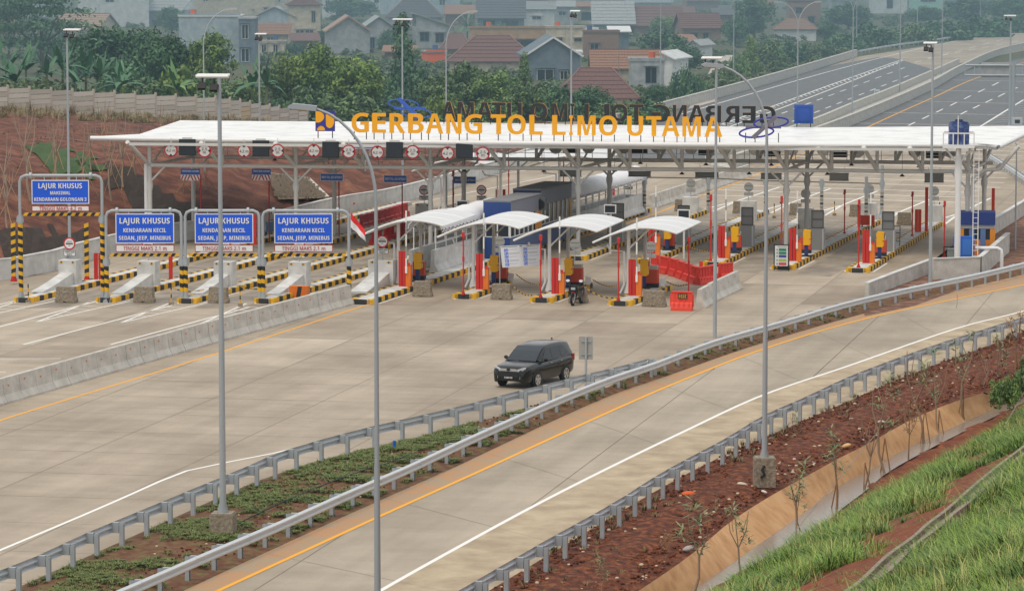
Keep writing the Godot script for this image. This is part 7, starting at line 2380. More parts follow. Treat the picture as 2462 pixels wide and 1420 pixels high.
func trunk(seed_: int, shape: String) -> ArrayMesh:
	var r := RandomNumberGenerator.new()
	r.seed = seed_
	var b := MB.new()
	var top := 1.3 if shape != "cone" else 1.8
	b.tube([Vector3(0, -0.9, 0), Vector3(0.02, 0.2, 0), Vector3(-0.02, top * 0.6, 0.02), Vector3(0.03, top, 0)], [0.085, 0.06, 0.045, 0.02], 7)
	for k in 7:
		var t := TAU * k / 7 + r.randf()
		var y0 := r.randf_range(0.1, 0.8)
		var o := Vector3(cos(t), 0, sin(t)) * r.randf_range(0.4, 0.7) * (1.3 if shape == "flat" else 1.0)
		b.tube([Vector3(0, y0, 0), o * 0.5 + Vector3(0, y0 + 0.25, 0), o + Vector3(0, y0 + r.randf_range(0.35, 0.8), 0)], [0.035, 0.022, 0.008], 5)
	return b.mesh()

var leaf_mats := []
var protos := {}

func lin(r: float, gg: float, b: float) -> Color:
	return Color(r, gg, b)

func make_protos() -> void:
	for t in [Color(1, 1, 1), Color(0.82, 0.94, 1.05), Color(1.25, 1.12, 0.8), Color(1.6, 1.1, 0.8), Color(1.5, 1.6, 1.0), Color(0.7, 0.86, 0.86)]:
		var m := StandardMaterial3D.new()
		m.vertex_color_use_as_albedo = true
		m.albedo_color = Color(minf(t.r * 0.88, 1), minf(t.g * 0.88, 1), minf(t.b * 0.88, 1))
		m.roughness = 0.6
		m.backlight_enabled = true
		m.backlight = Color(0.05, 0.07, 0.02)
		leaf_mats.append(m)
	# linear leaf colours, brought up because the material above tints them down
	var a := lin(0.045, 0.1, 0.04)
	var c := lin(0.24, 0.37, 0.12)
	protos["round"] = [leafy(1, 90, 46, "round", 0.075, a, c), leafy(2, 80, 50, "round", 0.085, a, c), leafy(3, 100, 40, "round", 0.07, a, c), leafy(4, 70, 46, "round", 0.08, a, c)]
	protos["flat"] = [leafy(11, 120, 44, "flat", 0.055, a, c)]
	protos["cone"] = [leafy(21, 80, 46, "cone", 0.07, a, c), leafy(22, 80, 46, "cone", 0.07, a, c)]
	protos["bush"] = [leafy(31, 60, 46, "bush", 0.085, a, c), leafy(32, 60, 46, "bush", 0.095, a, c), leafy(33, 50, 50, "bush", 0.08, a, c)]
	for s in ["round", "flat", "cone", "bush"]:
		protos[s + "_trunk"] = trunk(s.hash() & 0xfff, s)

var tree_no := 0
# crown middle x, top y and width in pixels; base row y; kind, tint
func tree(x: float, top: float, w: float, base: float, kind: String, tint: int, label: String, called := "tree", h := 0.0) -> void:
	if x < 640 and base >= 196:
		h = lerpf(3.4, 1.2, x / 640.0)
		base += 8
	var at := g(x, base, h)
	var s := wide(at)
	var high := tall(at, top) - h
	var o := thing(called, label, "tree" if called != "shrub" else "shrub", at, tree_no * 1.7, "trees and shrubs behind the plaza")
	tree_no += 1
	var list: Array = protos[kind]
	var r := w / s / 2.0
	var lift := 0.0
	var cy := high / 1.85
	if kind == "round" and high > 2.4 * r:
		cy = r * 1.25
		lift = high - cy * 1.8
	if kind == "bush": cy = high / 1.02
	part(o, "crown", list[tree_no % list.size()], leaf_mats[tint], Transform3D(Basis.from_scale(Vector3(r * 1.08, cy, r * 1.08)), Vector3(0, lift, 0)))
	if kind != "bush":
		part(o, "trunk", protos[kind + "_trunk"], mat(92, 80, 66, 0.9), Transform3D(Basis.from_scale(Vector3(r, cy, r)), Vector3(0, lift, 0)))
		if lift > 0.5:
			part(o, "lower_trunk", C(r * 0.085, lift, 7), mat(92, 80, 66, 0.9))

func banana_leaf(b: MB, r: RandomNumberGenerator, t: float, l: float, w: float, up: float, col: Color) -> void:
	var d := Vector3(cos(t), 0, sin(t))
	var side := d.cross(Vector3.UP)
	var prev := []
	b.col = col
	for i in 8:
		var s := i / 7.0
		var p := d * l * (s * 0.95) * (1.15 - up * 0.7) + Vector3(0, l * up * s - l * 0.75 * (1.3 - up) * s * s, 0)
		var hw := w * sin(clampf(s * 1.1 + 0.08, 0, 1) * PI) * 0.5 + 0.02
		var row := [p - side * hw - Vector3(0, hw * 0.35, 0), p, p + side * hw - Vector3(0, hw * 0.35, 0)]
		if prev:
			var n: Vector3 = (row[1] - prev[1]).cross(side).normalized()
			if n.y < 0: n = -n
			for k in 2:
				if r.randf() < 0.12: continue
				b.smooth(prev[k], prev[k + 1], row[k + 1], n, n, n)
				b.smooth(prev[k], row[k + 1], row[k], n, n, n)
		prev = row

func banana_mesh(seed_: int, n: int, l: float, w: float, col: Color, col2: Color) -> ArrayMesh:
	var r := RandomNumberGenerator.new()
	r.seed = seed_
	var b := MB.new()
	for k in n:
		banana_leaf(b, r, TAU * k / n * 1.618 * 2 + r.randf(), l * r.randf_range(0.75, 1.15), w * r.randf_range(0.8, 1.1), r.randf_range(0.3, 1.05), col.lerp(col2, r.randf()))
	return b.mesh()

func bananas() -> void:
	var lv := [banana_mesh(1, 11, 3.3, 0.5, lin(0.09, 0.2, 0.07), lin(0.2, 0.36, 0.14)), banana_mesh(2, 10, 3.4, 0.5, lin(0.09, 0.2, 0.08), lin(0.2, 0.36, 0.14)), banana_mesh(3, 12, 3.0, 0.42, lin(0.1, 0.2, 0.08), lin(0.22, 0.36, 0.14))]
	var list := [[14, 172, 210, "at the left edge behind the fence"], [62, 168, 212, "left of the leftmost mast, tallest leaves up"], [112, 178, 216, "close left of the leftmost mast"], [150, 166, 218, "behind the leftmost mast"], [206, 180, 222, "right of the leftmost mast"], [240, 182, 226, "with upright leaves near the leftmost mast"], [290, 205, 236, "low among the bushes behind the fence"], [426, 214, 246, "with a bright yellow green leaf"], [640, 205, 272, "right of the mast above the roof"], [606, 210, 266, "left of the mast above the roof"], [36, 196, 216, "low at the left end of the fence"], [182, 200, 222, "low behind the fence right of the mast"]]
	for i in list.size():
		var q: Array = list[i]
		var lift := lerpf(3.4, 0.8, q[0] / 640.0)
		var at := g(q[0], q[2] + 22, lift)
		var o := thing("banana_plant", "banana plant with long arching leaves %s" % q[3], "banana plant", at, i * 1.3, "banana plants behind the fence")
		var h := maxf(0.8, tall(at, q[1]) - lift)
		part(o, "stem", C(0.16, h + 0.1, 8, 0.1), mat(110, 120, 72, 0.8))
		part(o, "leaves", lv[i % 3], leaf_mats[1 if i != 7 else 4], Transform3D(Basis.from_scale(Vector3.ONE * 1.25), Vector3(0, h, 0)))
	var at := g(1125, 92, 0)
	var p := thing("palm", "broad feathery palm before the dark slate roof", "palm", at, 0)
	part(p, "trunk", C(0.25, 2.2, 8), mat(100, 96, 70, 0.9))
	part(p, "fronds", banana_mesh(9, 22, 5.0, 0.6, lin(0.16, 0.3, 0.13), lin(0.3, 0.46, 0.2)), leaf_mats[1], T(0, 2.0, 0))

func trees() -> void:
	make_protos()
	var T_ := [
		# far top rows
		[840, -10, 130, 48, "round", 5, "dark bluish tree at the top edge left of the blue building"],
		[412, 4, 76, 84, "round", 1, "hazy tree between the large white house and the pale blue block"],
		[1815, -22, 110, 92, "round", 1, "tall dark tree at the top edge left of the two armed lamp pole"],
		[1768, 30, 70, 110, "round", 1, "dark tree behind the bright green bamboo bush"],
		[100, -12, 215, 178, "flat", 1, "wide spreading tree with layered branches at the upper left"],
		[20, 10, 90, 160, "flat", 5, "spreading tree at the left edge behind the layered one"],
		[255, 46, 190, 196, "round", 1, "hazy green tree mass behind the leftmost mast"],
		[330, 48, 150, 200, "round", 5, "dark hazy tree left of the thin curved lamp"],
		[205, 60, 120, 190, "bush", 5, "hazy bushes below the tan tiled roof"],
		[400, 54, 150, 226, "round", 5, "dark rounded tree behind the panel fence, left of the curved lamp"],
		[510, 66, 140, 236, "round", 2, "bright green topped mango tree behind the panel fence"],
		[300, 110, 150, 226, "bush", 1, "bushes under the dark hazy tree"],
		[440, 140, 160, 246, "bush", 2, "brownish green bush below the mango tree"],
		[570, 150, 130, 256, "bush", 2, "light green bush right of the mango tree"],
		[560, 190, 150, 266, "bush", 0, "low green bush just behind the fence, left of the mast"],
		[352, 176, 150, 240, "bush", 0, "low green bush behind the middle of the fence"],
		[470, 196, 130, 252, "bush", 0, "low bush behind the fence below the mango tree"],
		[690, 104, 150, 276, "round", 3, "reddish tinted tree right of the mast above the roof"],
		[760, 92, 140, 280, "round", 2, "brownish green tree in the middle of the reddish group"],
		[850, 116, 160, 286, "round", 2, "broad olive tree left of the grey mast before the back lettering"],
		[740, 190, 150, 292, "bush", 0, "green bush behind the emblem board"],
		[840, 205, 170, 296, "bush", 0, "dark green bush behind the first yellow letters"],
		[680, 215, 120, 286, "bush", 1, "bush right of the mast, above the canopy's left part"],
		[968, 56, 130, 262, "cone", 1, "tall conical tree behind the second mast"],
		[1000, 140, 110, 270, "bush", 1, "dark bush at the foot of the conical tree"],
		[915, 190, 110, 280, "bush", 1, "dark bush left of the conical tree"],
		[1056, 172, 130, 284, "round", 0, "green tree left of the curved lamp behind the lettering"],
		[1062, 212, 110, 292, "bush", 3, "reddish bush behind the blue ribbon's right side"],
		[1120, 142, 140, 280, "round", 0, "bushy green tree before the big hip roof, left part"],
		[1196, 152, 140, 284, "round", 4, "lighter green bushy tree before the big hip roof, right part"],
		[1262, 132, 80, 270, "cone", 0, "slim tree at the right end of the big hip roof"],
		[1290, 168, 130, 288, "bush", 0, "bush before the slate blue gabled house"],
		[1350, 186, 110, 290, "bush", 1, "bush right of the gabled house, behind the mast"],
		[1420, 192, 110, 288, "round", 1, "round tree before the dark hip roof, right of the mast"],
		[1170, 214, 170, 298, "bush", 4, "light green bushes behind the dark lettering"],
		[1480, 238, 150, 296, "bush", 0, "low bushes before the nearest hip roof"],
		[1560, 226, 110, 286, "bush", 1, "low bush at the start of the far highway wall"],
		[1582, 196, 70, 250, "round", 5, "dark leaved tree before the grey box house"],
		[1592, 62, 150, 152, "round", 5, "large dark tree behind the red tile roofs"],
		[1640, 96, 130, 180, "round", 1, "dark tree right of the white side wall"],
		[1652, 130, 90, 236, "bush", 1, "dark bushes beside the dirt track"],
		[1606, 30, 90, 96, "round", 4, "pale yellowish tree left of the brown house"],
		[1806, 88, 70, 178, "cone", 4, "bright green bamboo bush beside the far highway"],
		[1790, 110, 80, 182, "bush", 4, "light green bush left of the bamboo"],
		[1848, 84, 100, 158, "bush", 0, "green roadside shrub before the white low house"],
		[1900, 88, 100, 148, "bush", 1, "bluish roadside shrub right of the white low house"],
		[1960, 86, 100, 136, "bush", 0, "roadside shrub right of the two armed lamp"],
		[2030, 70, 110, 124, "bush", 1, "roadside shrub at the end of the highway wall"],
		[2100, 44, 130, 112, "bush", 1, "shrub on the roadside slope below the white house"],
		[2180, 38, 140, 106, "bush", 0, "shrub on the roadside slope below the mint house"],
		[2270, 40, 150, 96, "bush", 1, "shrub on the roadside slope right of the mint house"],
		[2360, 28, 160, 88, "bush", 5, "dark shrub on the roadside slope near the right edge"],
		[2450, 12, 140, 78, "bush", 1, "shrub at the upper right corner"],
		[2230, 8, 110, 58, "round", 5, "tree behind the mint house"],
		[2330, -14, 130, 60, "round", 1, "tree at the top edge near the right corner"],
		[2430, -20, 120, 56, "round", 5, "tree at the upper right corner"],
		[2040, 2, 120, 70, "round", 5, "dark tree left of the white house at the top right"],
		[1985, 40, 70, 96, "round", 1, "dark tree right of the unfinished brick block"],
		[1440, 64, 80, 100, "bush", 1, "dark bush below the tin roof"],
		[935, 60, 60, 118, "bush", 5, "bush between the grey gabled houses"],
		[1000, 110, 80, 150, "bush", 2, "bush before the single pitched house"],
		[700, 88, 70, 130, "bush", 5, "bush before the stained two storey house"],
		[790, 60, 70, 110, "round", 5, "dark tree left of the steep grey gable"],
		[130, 66, 110, 150, "bush", 1, "bushes below the tan roofed house at left"],
		[1240, 196, 90, 290, "round", 0, "small round tree behind the letter O of the dark lettering"],
		[1530, 256, 90, 300, "bush", 4, "light bush at the left foot of the highway wall"],
		[1680, 172, 60, 226, "bush", 0, "bush between the dirt track and the highway wall"],
		[2416, 872, 84, 964, "bush", 4, "leafy bush at the right edge beside the ditch"],
		[2478, 836, 90, 940, "bush", 0, "dark leafy bush cut by the right edge beside the ditch"],
		[1740, 150, 70, 204, "bush", 0, "green bush along the highway wall, left of the thin pole"],
	]
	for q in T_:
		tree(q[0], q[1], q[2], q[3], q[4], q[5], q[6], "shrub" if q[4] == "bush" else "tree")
	# a mass of undergrowth filling the ground between the trees and far behind
	var mm := MultiMesh.new()
	mm.transform_format = MultiMesh.TRANSFORM_3D
	mm.mesh = leafy(77, 16, 26, "bush", 0.16, lin(0.07, 0.12, 0.05), lin(0.2, 0.28, 0.1))
	var ts := []
	var r := RandomNumberGenerator.new()
	r.seed = 12
	for k in 2600:
		var x := r.randf_range(-60, 2520)
		var y := r.randf_range(-60, 292)
		# keep off the road and the track
		if x > 1440 and y > 322 - (x - 1440) * 0.265 - 26: continue
		if x > 2000 and y > 176 - (x - 2000) * 0.26 - 30: continue
		if absf(x - lerpf(1700, 1660, clampf((y - 130) / 110, 0, 1))) < 26 and y > 120: continue
		var up := 0.0
		if x < 640 and y > 150:
			up = lerpf(3.2, 1.0, x / 640.0)
			y = 196 + x * 0.1 + (y - 150) * 0.36
		if y < 130 and x > 150 and x < 1760 and r.randf() < 0.72: continue
		if x < 1440 and y > 284: continue
		var at := g(x, y, up)
		if at.z < -1200: continue
		var s := r.randf_range(0.7, 1.7) * (1.0 if y > 120 else 1.25)
		ts.append(Transform3D(Basis(Vector3.UP, r.randf() * TAU).scaled(Vector3(s * 1.3, s, s * 1.3)), at))
	mm.instance_count = ts.size()
	for k in ts.size(): mm.set_instance_transform(k, ts[k])
	var mi := MultiMeshInstance3D.new()
	mi.multimesh = mm
	mi.material_override = leaf_mats[0]
	mi.name = "undergrowth"
	mi.set_meta("label", "rough green undergrowth between the houses and trees behind the plaza")
	stuff(mi)
	add_child(mi)
	bananas()
	# dirt track going up between the trees
	strip("dirt_track", [path([1655, 262, 1690, 200, 1712, 160, 1725, 132], 0.05), path([1720, 244, 1735, 196, 1752, 160, 1766, 132], 0.05)], 12, noisy("track", rgb(176, 168, 158), rgb(200, 192, 182), 9.0, 0.01, 0.9), 0.0, 2)

func blade_mesh(seed_: int, n: int, h: float, spread: float, w: float, a: Color, c: Color) -> ArrayMesh:
	var r := RandomNumberGenerator.new()
	r.seed = seed_
	var b := MB.new()
	for k in n:
		var t := r.randf() * TAU
		var d := Vector3(cos(t), 0, sin(t))
		var side := d.cross(Vector3.UP) * w * r.randf_range(0.6, 1.2)
		var hh := h * r.randf_range(0.5, 1.1)
		var o := d * r.randf() * spread * 0.4
		var bend := r.randf_range(0.2, 0.9) * spread
		b.col = a.lerp(c, r.randf())
		var p0 := o
		var p1 := o + d * bend * 0.35 + Vector3(0, hh * 0.6, 0)
		var p2 := o + d * bend + Vector3(0, hh * r.randf_range(0.75, 1.0), 0)
		var nn := (d * -0.4 + Vector3.UP).normalized()
		b.smooth(p0 - side, p0 + side, p1 + side * 0.8, nn, nn, nn)
		b.smooth(p0 - side, p1 + side * 0.8, p1 - side * 0.8, nn, nn, nn)
		b.smooth(p1 - side * 0.8, p1 + side * 0.8, p2, nn, nn, nn)
	return b.mesh()

func scatter(called: String, label: String, m: Mesh, material: Material, ts: Array) -> void:
	var mm := MultiMesh.new()
	mm.transform_format = MultiMesh.TRANSFORM_3D
	mm.mesh = m
	mm.instance_count = ts.size()
	for k in ts.size(): mm.set_instance_transform(k, ts[k])
	var mi := MultiMeshInstance3D.new()
	mi.multimesh = mm
	mi.material_override = material
	mi.name = called
	mi.set_meta("label", label)
	stuff(mi)
	add_child(mi)

func turned(r: RandomNumberGenerator, at: Vector3, s: float) -> Transform3D:
	return Transform3D(Basis(Vector3.UP, r.randf() * TAU).scaled(Vector3(s, s * r.randf_range(0.8, 1.2), s)), at)

func grasses() -> void:
	var r := RandomNumberGenerator.new()
	r.seed = 99
	var gm := StandardMaterial3D.new()
	gm.vertex_color_use_as_albedo = true
	gm.roughness = 0.65
	gm.backlight_enabled = true
	gm.backlight = Color(0.08, 0.1, 0.02)
	var gut := []
	for q in [[2070, 1445], [2108, 1416], [2165, 1358], [2229, 1310], [2262, 1278], [2305, 1245], [2380, 1175], [2462, 1108], [2540, 1050]]: gut.append(on_slope(q[0], q[1]))
	var tuft := blade_mesh(5, 20, 0.4, 0.6, 0.009, lin(0.07, 0.15, 0.018), lin(0.32, 0.46, 0.07))
	var ts := []
	var fine := []
	var dark := []
	var clump := FastNoiseLite.new()
	clump.seed = 8
	clump.frequency = 0.16
	for k in 76000:
		# grass thickens in patches and leaves bare soil between
		var d := r.randf_range(0.9, 27.0)
		var t := r.randf()
		var p := g(1784, 1393, DITCH_DEEP).lerp(g(2412, 985, DITCH_DEEP), lerpf(-1.3, 1.35, t)) + slope_dir * d
		p.y = slope_y(p)
		var px := proj(p)
		if px.x > 2600 or px.y > 1540 or px.x < 1500: continue
		var near_gut := 9.0
		var left_of := false
		for i in gut.size() - 1:
			var e := Geometry3D.get_closest_point_to_segment(p, gut[i], gut[i + 1])
			var dd := e.distance_to(p)
			if dd < near_gut:
				near_gut = dd
				left_of = (p - e).dot(slope_dir) < 0.0
		if near_gut < 0.42: continue
		var bare := 0.0
		if left_of: bare = 0.75 * (1.0 - smoothstep(0.3, 4.2, near_gut))
		var dens := clump.get_noise_2d(p.x, p.z) + 0.5 * clump.get_noise_2d(p.x * 3, p.z * 3)
		dens -= bare
		if dens + r.randf_range(-0.12, 0.12) < 0.02 - (0.14 if not left_of and near_gut < 9.0 else 0.0): 
			if r.randf() < 0.03: ts.append(turned(r, p, r.randf_range(0.2, 0.45)))
			continue
		var q2 := turned(r, p - Vector3(0, 0.03, 0), (r.randf_range(0.35, 1.0) + clampf(dens, 0, 0.6) * 1.1) * clampf(0.25 + d * 0.3, 0.3, 1.0))
		if r.randf() < 0.16 + 0.3 * clump.get_noise_2d(p.x * 0.7 + 90, p.z * 0.7): fine.append(q2)
		elif r.randf() < 0.35: dark.append(q2)
		else: ts.append(q2)
	scatter("slope_grass", "long green grass on the slope above the ditch", tuft, gm, ts)
	scatter("dark_slope_grass", "darker leafy tufts among the slope grass", blade_mesh(15, 18, 0.32, 0.7, 0.015, lin(0.04, 0.1, 0.02), lin(0.13, 0.26, 0.06)), gm, dark)
	scatter("dry_slope_grass", "yellowish dry stalks among the slope grass", blade_mesh(25, 14, 0.55, 0.5, 0.008, lin(0.2, 0.22, 0.06), lin(0.45, 0.44, 0.16)), gm, fine)
	# short grass on the median, mostly towards the left guardrail
	var short := blade_mesh(6, 16, 0.09, 0.2, 0.011, lin(0.07, 0.11, 0.025), lin(0.2, 0.24, 0.07))
	ts = []
	var pa := seg(even(path(PLAZA_R), 2.0), 400)
	var pb := seg(even(path(RAMP_L), 2.0), 400)
	for k in 30000:
		var i := r.randi() % 300
		var a: Vector3 = pa[mini(400, int(i * 1.33))]
		var best: Vector3 = pb[0]
		var bd := 1e9
		for j in range(0, 400, 8):
			var dd: float = (pb[j] - a).length_squared()
			if dd < bd: bd = dd; best = pb[j]
		var u := r.randf_range(0.04, 0.95)
		var p: Vector3 = a.lerp(best, u) + (pa[mini(400, int(i * 1.33) + 1)] - a) * r.randf_range(-3.0, 3.0)
		if proj(p).x > 1260 and r.randf() < 0.9: continue
		var dens := clump.get_noise_2d(p.x * 1.6 + 50, p.z * 1.6) + 0.35 * clump.get_noise_2d(p.x * 5, p.z * 5)
		if dens + r.randf_range(-0.22, 0.22) < -0.04 + 0.4 * maxf(u - 0.45, 0) - (0.16 if proj(p).x > 650 and proj(p).x < 1150 else 0.0): continue
		p.y = 0.13 * sin(u * PI) + 0.01
		ts.append(turned(r, p, r.randf_range(0.6, 1.3)))
	scatter("median_grass", "short patchy grass on the median soil", short, gm, ts)
	# clods and pebbles
	var clod := SphereMesh.new()
	clod.radius = 0.06; clod.height = 0.08; clod.radial_segments = 6; clod.rings = 3
	ts = []
	var light := []
	var ra := seg(even(path(RAMP_R), 2.0), 300)
	var da := seg(even(path(DITCH_L, -0.1), 2.0), 300)
	for k in 5200:
		var i := r.randi() % 301
		var p: Vector3 = ra[i].lerp(da[i], r.randf_range(0.03, 0.98)) + Vector3(0, 0.09, 0)
		(light if r.randf() < 0.07 else ts).append(turned(r, p, r.randf_range(0.3, 1.3)))
	for k in 1200:
		var i := r.randi() % 301
		var p: Vector3 = pa[i].lerp(pb[int(i * 0.92)], r.randf_range(0.3, 0.9))
		if proj(p).x > 1300: continue
		p.y = 0.13
		(light if r.randf() < 0.1 else ts).append(turned(r, p, r.randf_range(0.3, 1.0)))
	scatter("soil_clods", "loose clods of red soil beside the ramp", clod, M.soil, ts)
	scatter("pebbles", "pale pebbles scattered on the soil", clod, mat(196, 178, 156, 0.9), light)
	# tufts of dry weeds on the verge soil
	var weed := blade_mesh(16, 18, 0.3, 0.3, 0.012, lin(0.12, 0.1, 0.04), lin(0.24, 0.19, 0.09))
	ts = []
	for k in 800:
		var i := r.randi() % 301
		var u := r.randf()
		var p: Vector3 = ra[i].lerp(da[i], u * u * 0.5 if r.randf() < 0.7 else u)
		p.y += 0.05
		if clump.get_noise_2d(p.x, p.z) > 0.0: ts.append(turned(r, p, r.randf_range(0.4, 1.0)))
	scatter("verge_weeds", "dry weeds on the red roadside soil", weed, gm, ts)
	# dry brush along the fence
	var dry := blade_mesh(26, 26, 0.95, 1.3, 0.018, lin(0.2, 0.16, 0.09), lin(0.4, 0.32, 0.18))
	var dry2 := leafy(88, 12, 30, "bush", 0.1, lin(0.16, 0.15, 0.06), lin(0.3, 0.24, 0.12))
	var ds := []
	ts = []
	for k in 620:
		var row: Array = bank_grid[r.randi_range(18, 105)]
		var p: Vector3 = row[r.randi_range(36, 40)] + Vector3(r.randf_range(-1, 1), 0, r.randf_range(-1, 1))
		if k % 3 == 0: ds.append(turned(r, p, r.randf_range(0.4, 0.9)))
		else: ts.append(turned(r, p, r.randf_range(0.4, 1.1)))
	scatter("dry_bushes", "low dry bushes along the foot of the panel fence", dry2, gm, ds)
	scatter("dry_brush", "dry brown brush along the foot of the panel fence", dry, gm, ts)
	# low weeds over the bank
	ts = []
	for k in 1500:
		var row: Array = bank_grid[r.randi_range(10, 148)]
		var p: Vector3 = row[r.randi_range(3, 38)]
		if clump.get_noise_2d(p.x * 0.5, p.z * 0.5) > 0.05 or row == bank_grid[140]: ts.append(turned(r, p, r.randf_range(0.3, 0.8)))
	scatter("bank_weeds", "sparse dry weeds on the red bank", weed, gm, ts)

func sapling_mesh(seed_: int, h: float, forks: int, r0: float) -> ArrayMesh:
	var r := RandomNumberGenerator.new()
	r.seed = seed_
	var b := MB.new()
	var f := Vector3(r.randf_range(-0.1, 0.1), h * 0.42, r.randf_range(-0.1, 0.1))
	b.tube([Vector3.ZERO, f * 0.5 + Vector3(0.03, 0, 0), f], [r0, r0 * 0.85, r0 * 0.75], 6)
	for k in forks:
		var t := TAU * k / forks + r.randf()
		var e := f + Vector3(cos(t) * h * r.randf_range(0.08, 0.17), h * r.randf_range(0.4, 0.62), sin(t) * h * r.randf_range(0.08, 0.17))
		b.tube([f, f.lerp(e, 0.5) + Vector3(cos(t), 0, sin(t)) * h * 0.04, e], [r0 * 0.6, r0 * 0.45, r0 * 0.2], 5)
		if r.randf() < 0.7:
			var m := f.lerp(e, 0.5)
			b.tube([m, m + Vector3(r.randf_range(-0.12, 0.12) * h, h * 0.22, r.randf_range(-0.1, 0.1) * h)], [r0 * 0.35, r0 * 0.15], 5)
	return b.mesh()

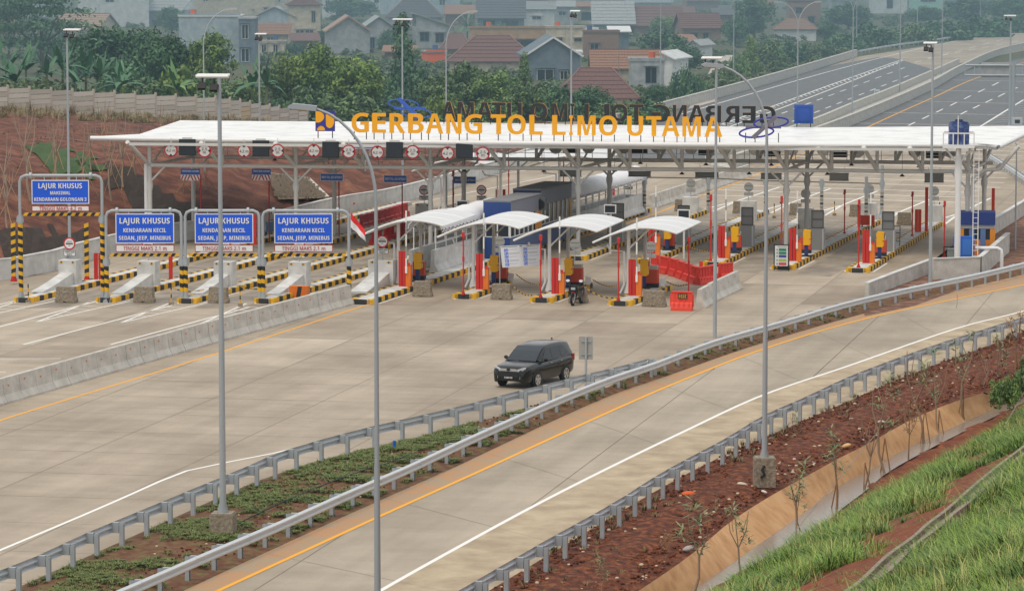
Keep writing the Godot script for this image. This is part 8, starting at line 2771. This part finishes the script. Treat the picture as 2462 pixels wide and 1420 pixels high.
func saplings() -> void:
	# bare planted trees on the bank, with bamboo stakes
	var ms := [sapling_mesh(1, 1.0, 3, 0.016), sapling_mesh(2, 1.0, 4, 0.016), sapling_mesh(3, 1.0, 2, 0.017)]
	var bark := mat(156, 138, 122, 0.9)
	var cane := mat(168, 140, 104, 0.8)
	var list := [[3, 492, 320], [12, 545, 395], [68, 470, 282], [70, 425, 250], [137, 455, 275], [142, 410, 255], [211, 470, 310], [210, 415, 285], [264, 480, 300], [262, 420, 290], [300, 455, 290], [302, 400, 270], [388, 330, 248], [430, 470, 395], [500, 455, 380], [255, 340, 240], [452, 330, 262], [318, 425, 300]]
	for i in list.size():
		var q: Array = list[i]
		var at := on_bank(q[0], q[1])
		var h := maxf(1.5, tall(at, q[2]) - at.y)
		var o := thing("staked_sapling", "bare staked sapling on the red bank, %s in order" % ordinal(i), "sapling", at, i * 2.1, "bare saplings on the red bank")
		part(o, "stem", ms[i % 3], bark, Transform3D(Basis.from_scale(Vector3(h, h, h)), Vector3.ZERO))
		for k in 2 + i % 2:
			var t := i + TAU * k / 3.0
			var b := MB.new()
			b.tube([Vector3(cos(t) * 0.9, -0.2, sin(t) * 0.9), Vector3(cos(t) * -0.05, h * 0.42, sin(t) * -0.05)], 0.022, 5)
			part(o, "bamboo_stake", b, cane)
	# leafy saplings by the ditch
	var leaf := MB.new()
	var r := RandomNumberGenerator.new()
	r.seed = 4
	for k in 26:
		var t := r.randf() * TAU
		var d := Vector3(cos(t), r.randf_range(-0.5, 0.7), sin(t)).normalized()
		var x := d * 0.085
		var y := d.cross(Vector3.UP).normalized() * 0.016
		leaf.col = lin(0.10, 0.15, 0.05).lerp(lin(0.24, 0.28, 0.12), r.randf())
		leaf_quad(leaf, d * 0.1 + Vector3(0, r.randf_range(-0.1, 0.06), 0), x, y, (Vector3.UP + d * 0.2).normalized())
	var lm := leaf.mesh()
	var gm := StandardMaterial3D.new()
	gm.vertex_color_use_as_albedo = true
	gm.roughness = 0.6
	var s2 := [sapling_mesh(11, 1.0, 2, 0.015), sapling_mesh(12, 1.0, 3, 0.015), sapling_mesh(13, 1.0, 2, 0.016), sapling_mesh(14, 1.0, 4, 0.014)]
	var items := [[1665, 1440, 1198, 1, 0, "leaning left at the bottom of the red soil"], [1784, 1395, 1215, 1, 0, "in the ditch near the bottom, drooping leaves"], [1446, 1425, 1340, 1, 0, "lowest in the picture, bushy light green"], [1600, 1345, 1290, 2, 0, "with dry brown leaves on the dark soil"], [1915, 1290, 1105, 1, 0, "right of the lamp pedestal with leaves halfway up"], [1926, 1280, 1160, 1, 0, "with hanging leaves over the ditch water"], [2013, 1225, 1030, 1, 1, "staked beside the ditch with a leafy top"], [2078, 1180, 990, 0, 1, "with bare branching crown beside the ditch"], [2128, 1140, 898, 1, 1, "tall and thin with a palm like leaf tuft"], [2185, 1105, 960, 2, 0, "dry leaved beside the staked ones"], [2222, 1068, 830, 1, 1, "tall slanting behind the dry one"], [2258, 1045, 880, 0, 1, "with two long bare stems and a pale knot"], [2318, 1010, 790, 1, 1, "tall staked near the right, small leaves on top"], [2354, 985, 850, 0, 1, "slanting left near the right edge"], [2402, 950, 800, 1, 1, "near the right edge before the guardrail"], [1912, 1040, 985, 1, 0, "small leafy by the guardrail right of the lamp"], [2300, 740, 700, 0, 0, "thin bare one before the ramp's white line"], [2440, 900, 745, 2, 1, "dry leaved at the right edge"]]
	for i in items.size():
		var q: Array = items[i]
		var at := g(q[0], q[1], 0.0) if q[1] < 1000 and i > 14 else on_slope(q[0], q[1])
		if i in [2, 3, 0, 15, 16]: at = g(q[0], q[1], 0.05)
		var h := maxf(0.8, tall(at, q[2]) - at.y)
		var o := thing("young_tree", "young planted tree %s" % q[5], "sapling", at, i * 1.9, "young trees along the ditch")
		part(o, "stem", s2[i % 4], mat(146, 126, 104, 0.9), Transform3D(Basis.from_scale(Vector3(h, h, h)), Vector3.ZERO))
		if q[3] > 0:
			for k in 4:
				var lp := Vector3(sin(i * 2.0 + k * 2.4) * 0.1 * h, h * (0.95 - 0.14 * k), cos(i * 3.0 + k) * 0.1 * h)
				part(o, "leaves", lm, gm if q[3] == 1 else mat(150, 112, 74, 0.9), Transform3D(Basis(Vector3.UP, k * 1.4).scaled(Vector3.ONE * clampf(h * 0.75, 0.9, 2.2)), lp))
		if q[4]:
			for k in 2:
				var b := MB.new()
				b.tube([Vector3(0.25 - k * 0.45, -0.2, 0.15), Vector3(0.02, h * 0.36, 0.02)], 0.024, 5)
				part(o, "bamboo_stake", b, mat(148, 112, 76, 0.8))
	# the small concrete gutter up the slope
	var gut := thing("slope_gutter", "narrow concrete gutter running up the grass slope at lower right", "gutter")
	var gp := []
	for q in [[2070, 1445], [2108, 1416], [2165, 1358], [2229, 1310], [2262, 1278], [2305, 1245], [2380, 1175], [2462, 1108], [2540, 1050]]: gp.append(on_slope(q[0], q[1]))
	var ev := even(PackedVector3Array(gp), 1.2)
	for k in ev.size() - 1:
		var d := (ev[k + 1] - ev[k])
		var b := MB.new()
		for s in [-0.3, 0.3]:
			b.bar(ev[k] + slope_dir * s + Vector3(0, 0.12 + s * 0.45, 0), ev[k + 1] - d * 0.02 + slope_dir * s + Vector3(0, 0.12 + s * 0.45, 0), 0.09, 0.4)
		b.bar(ev[k] + Vector3(0, 0.02, 0), ev[k + 1] - d * 0.02 + Vector3(0, 0.02, 0), 0.6, 0.1)
		part(gut, "channel_piece", b, M.block)

func build_all() -> void:
	barriers()
	poles()
	canopy()
	gantries()
	bank()
	tolls()
	houses()
	trees()
	details()
	grasses()
	saplings()
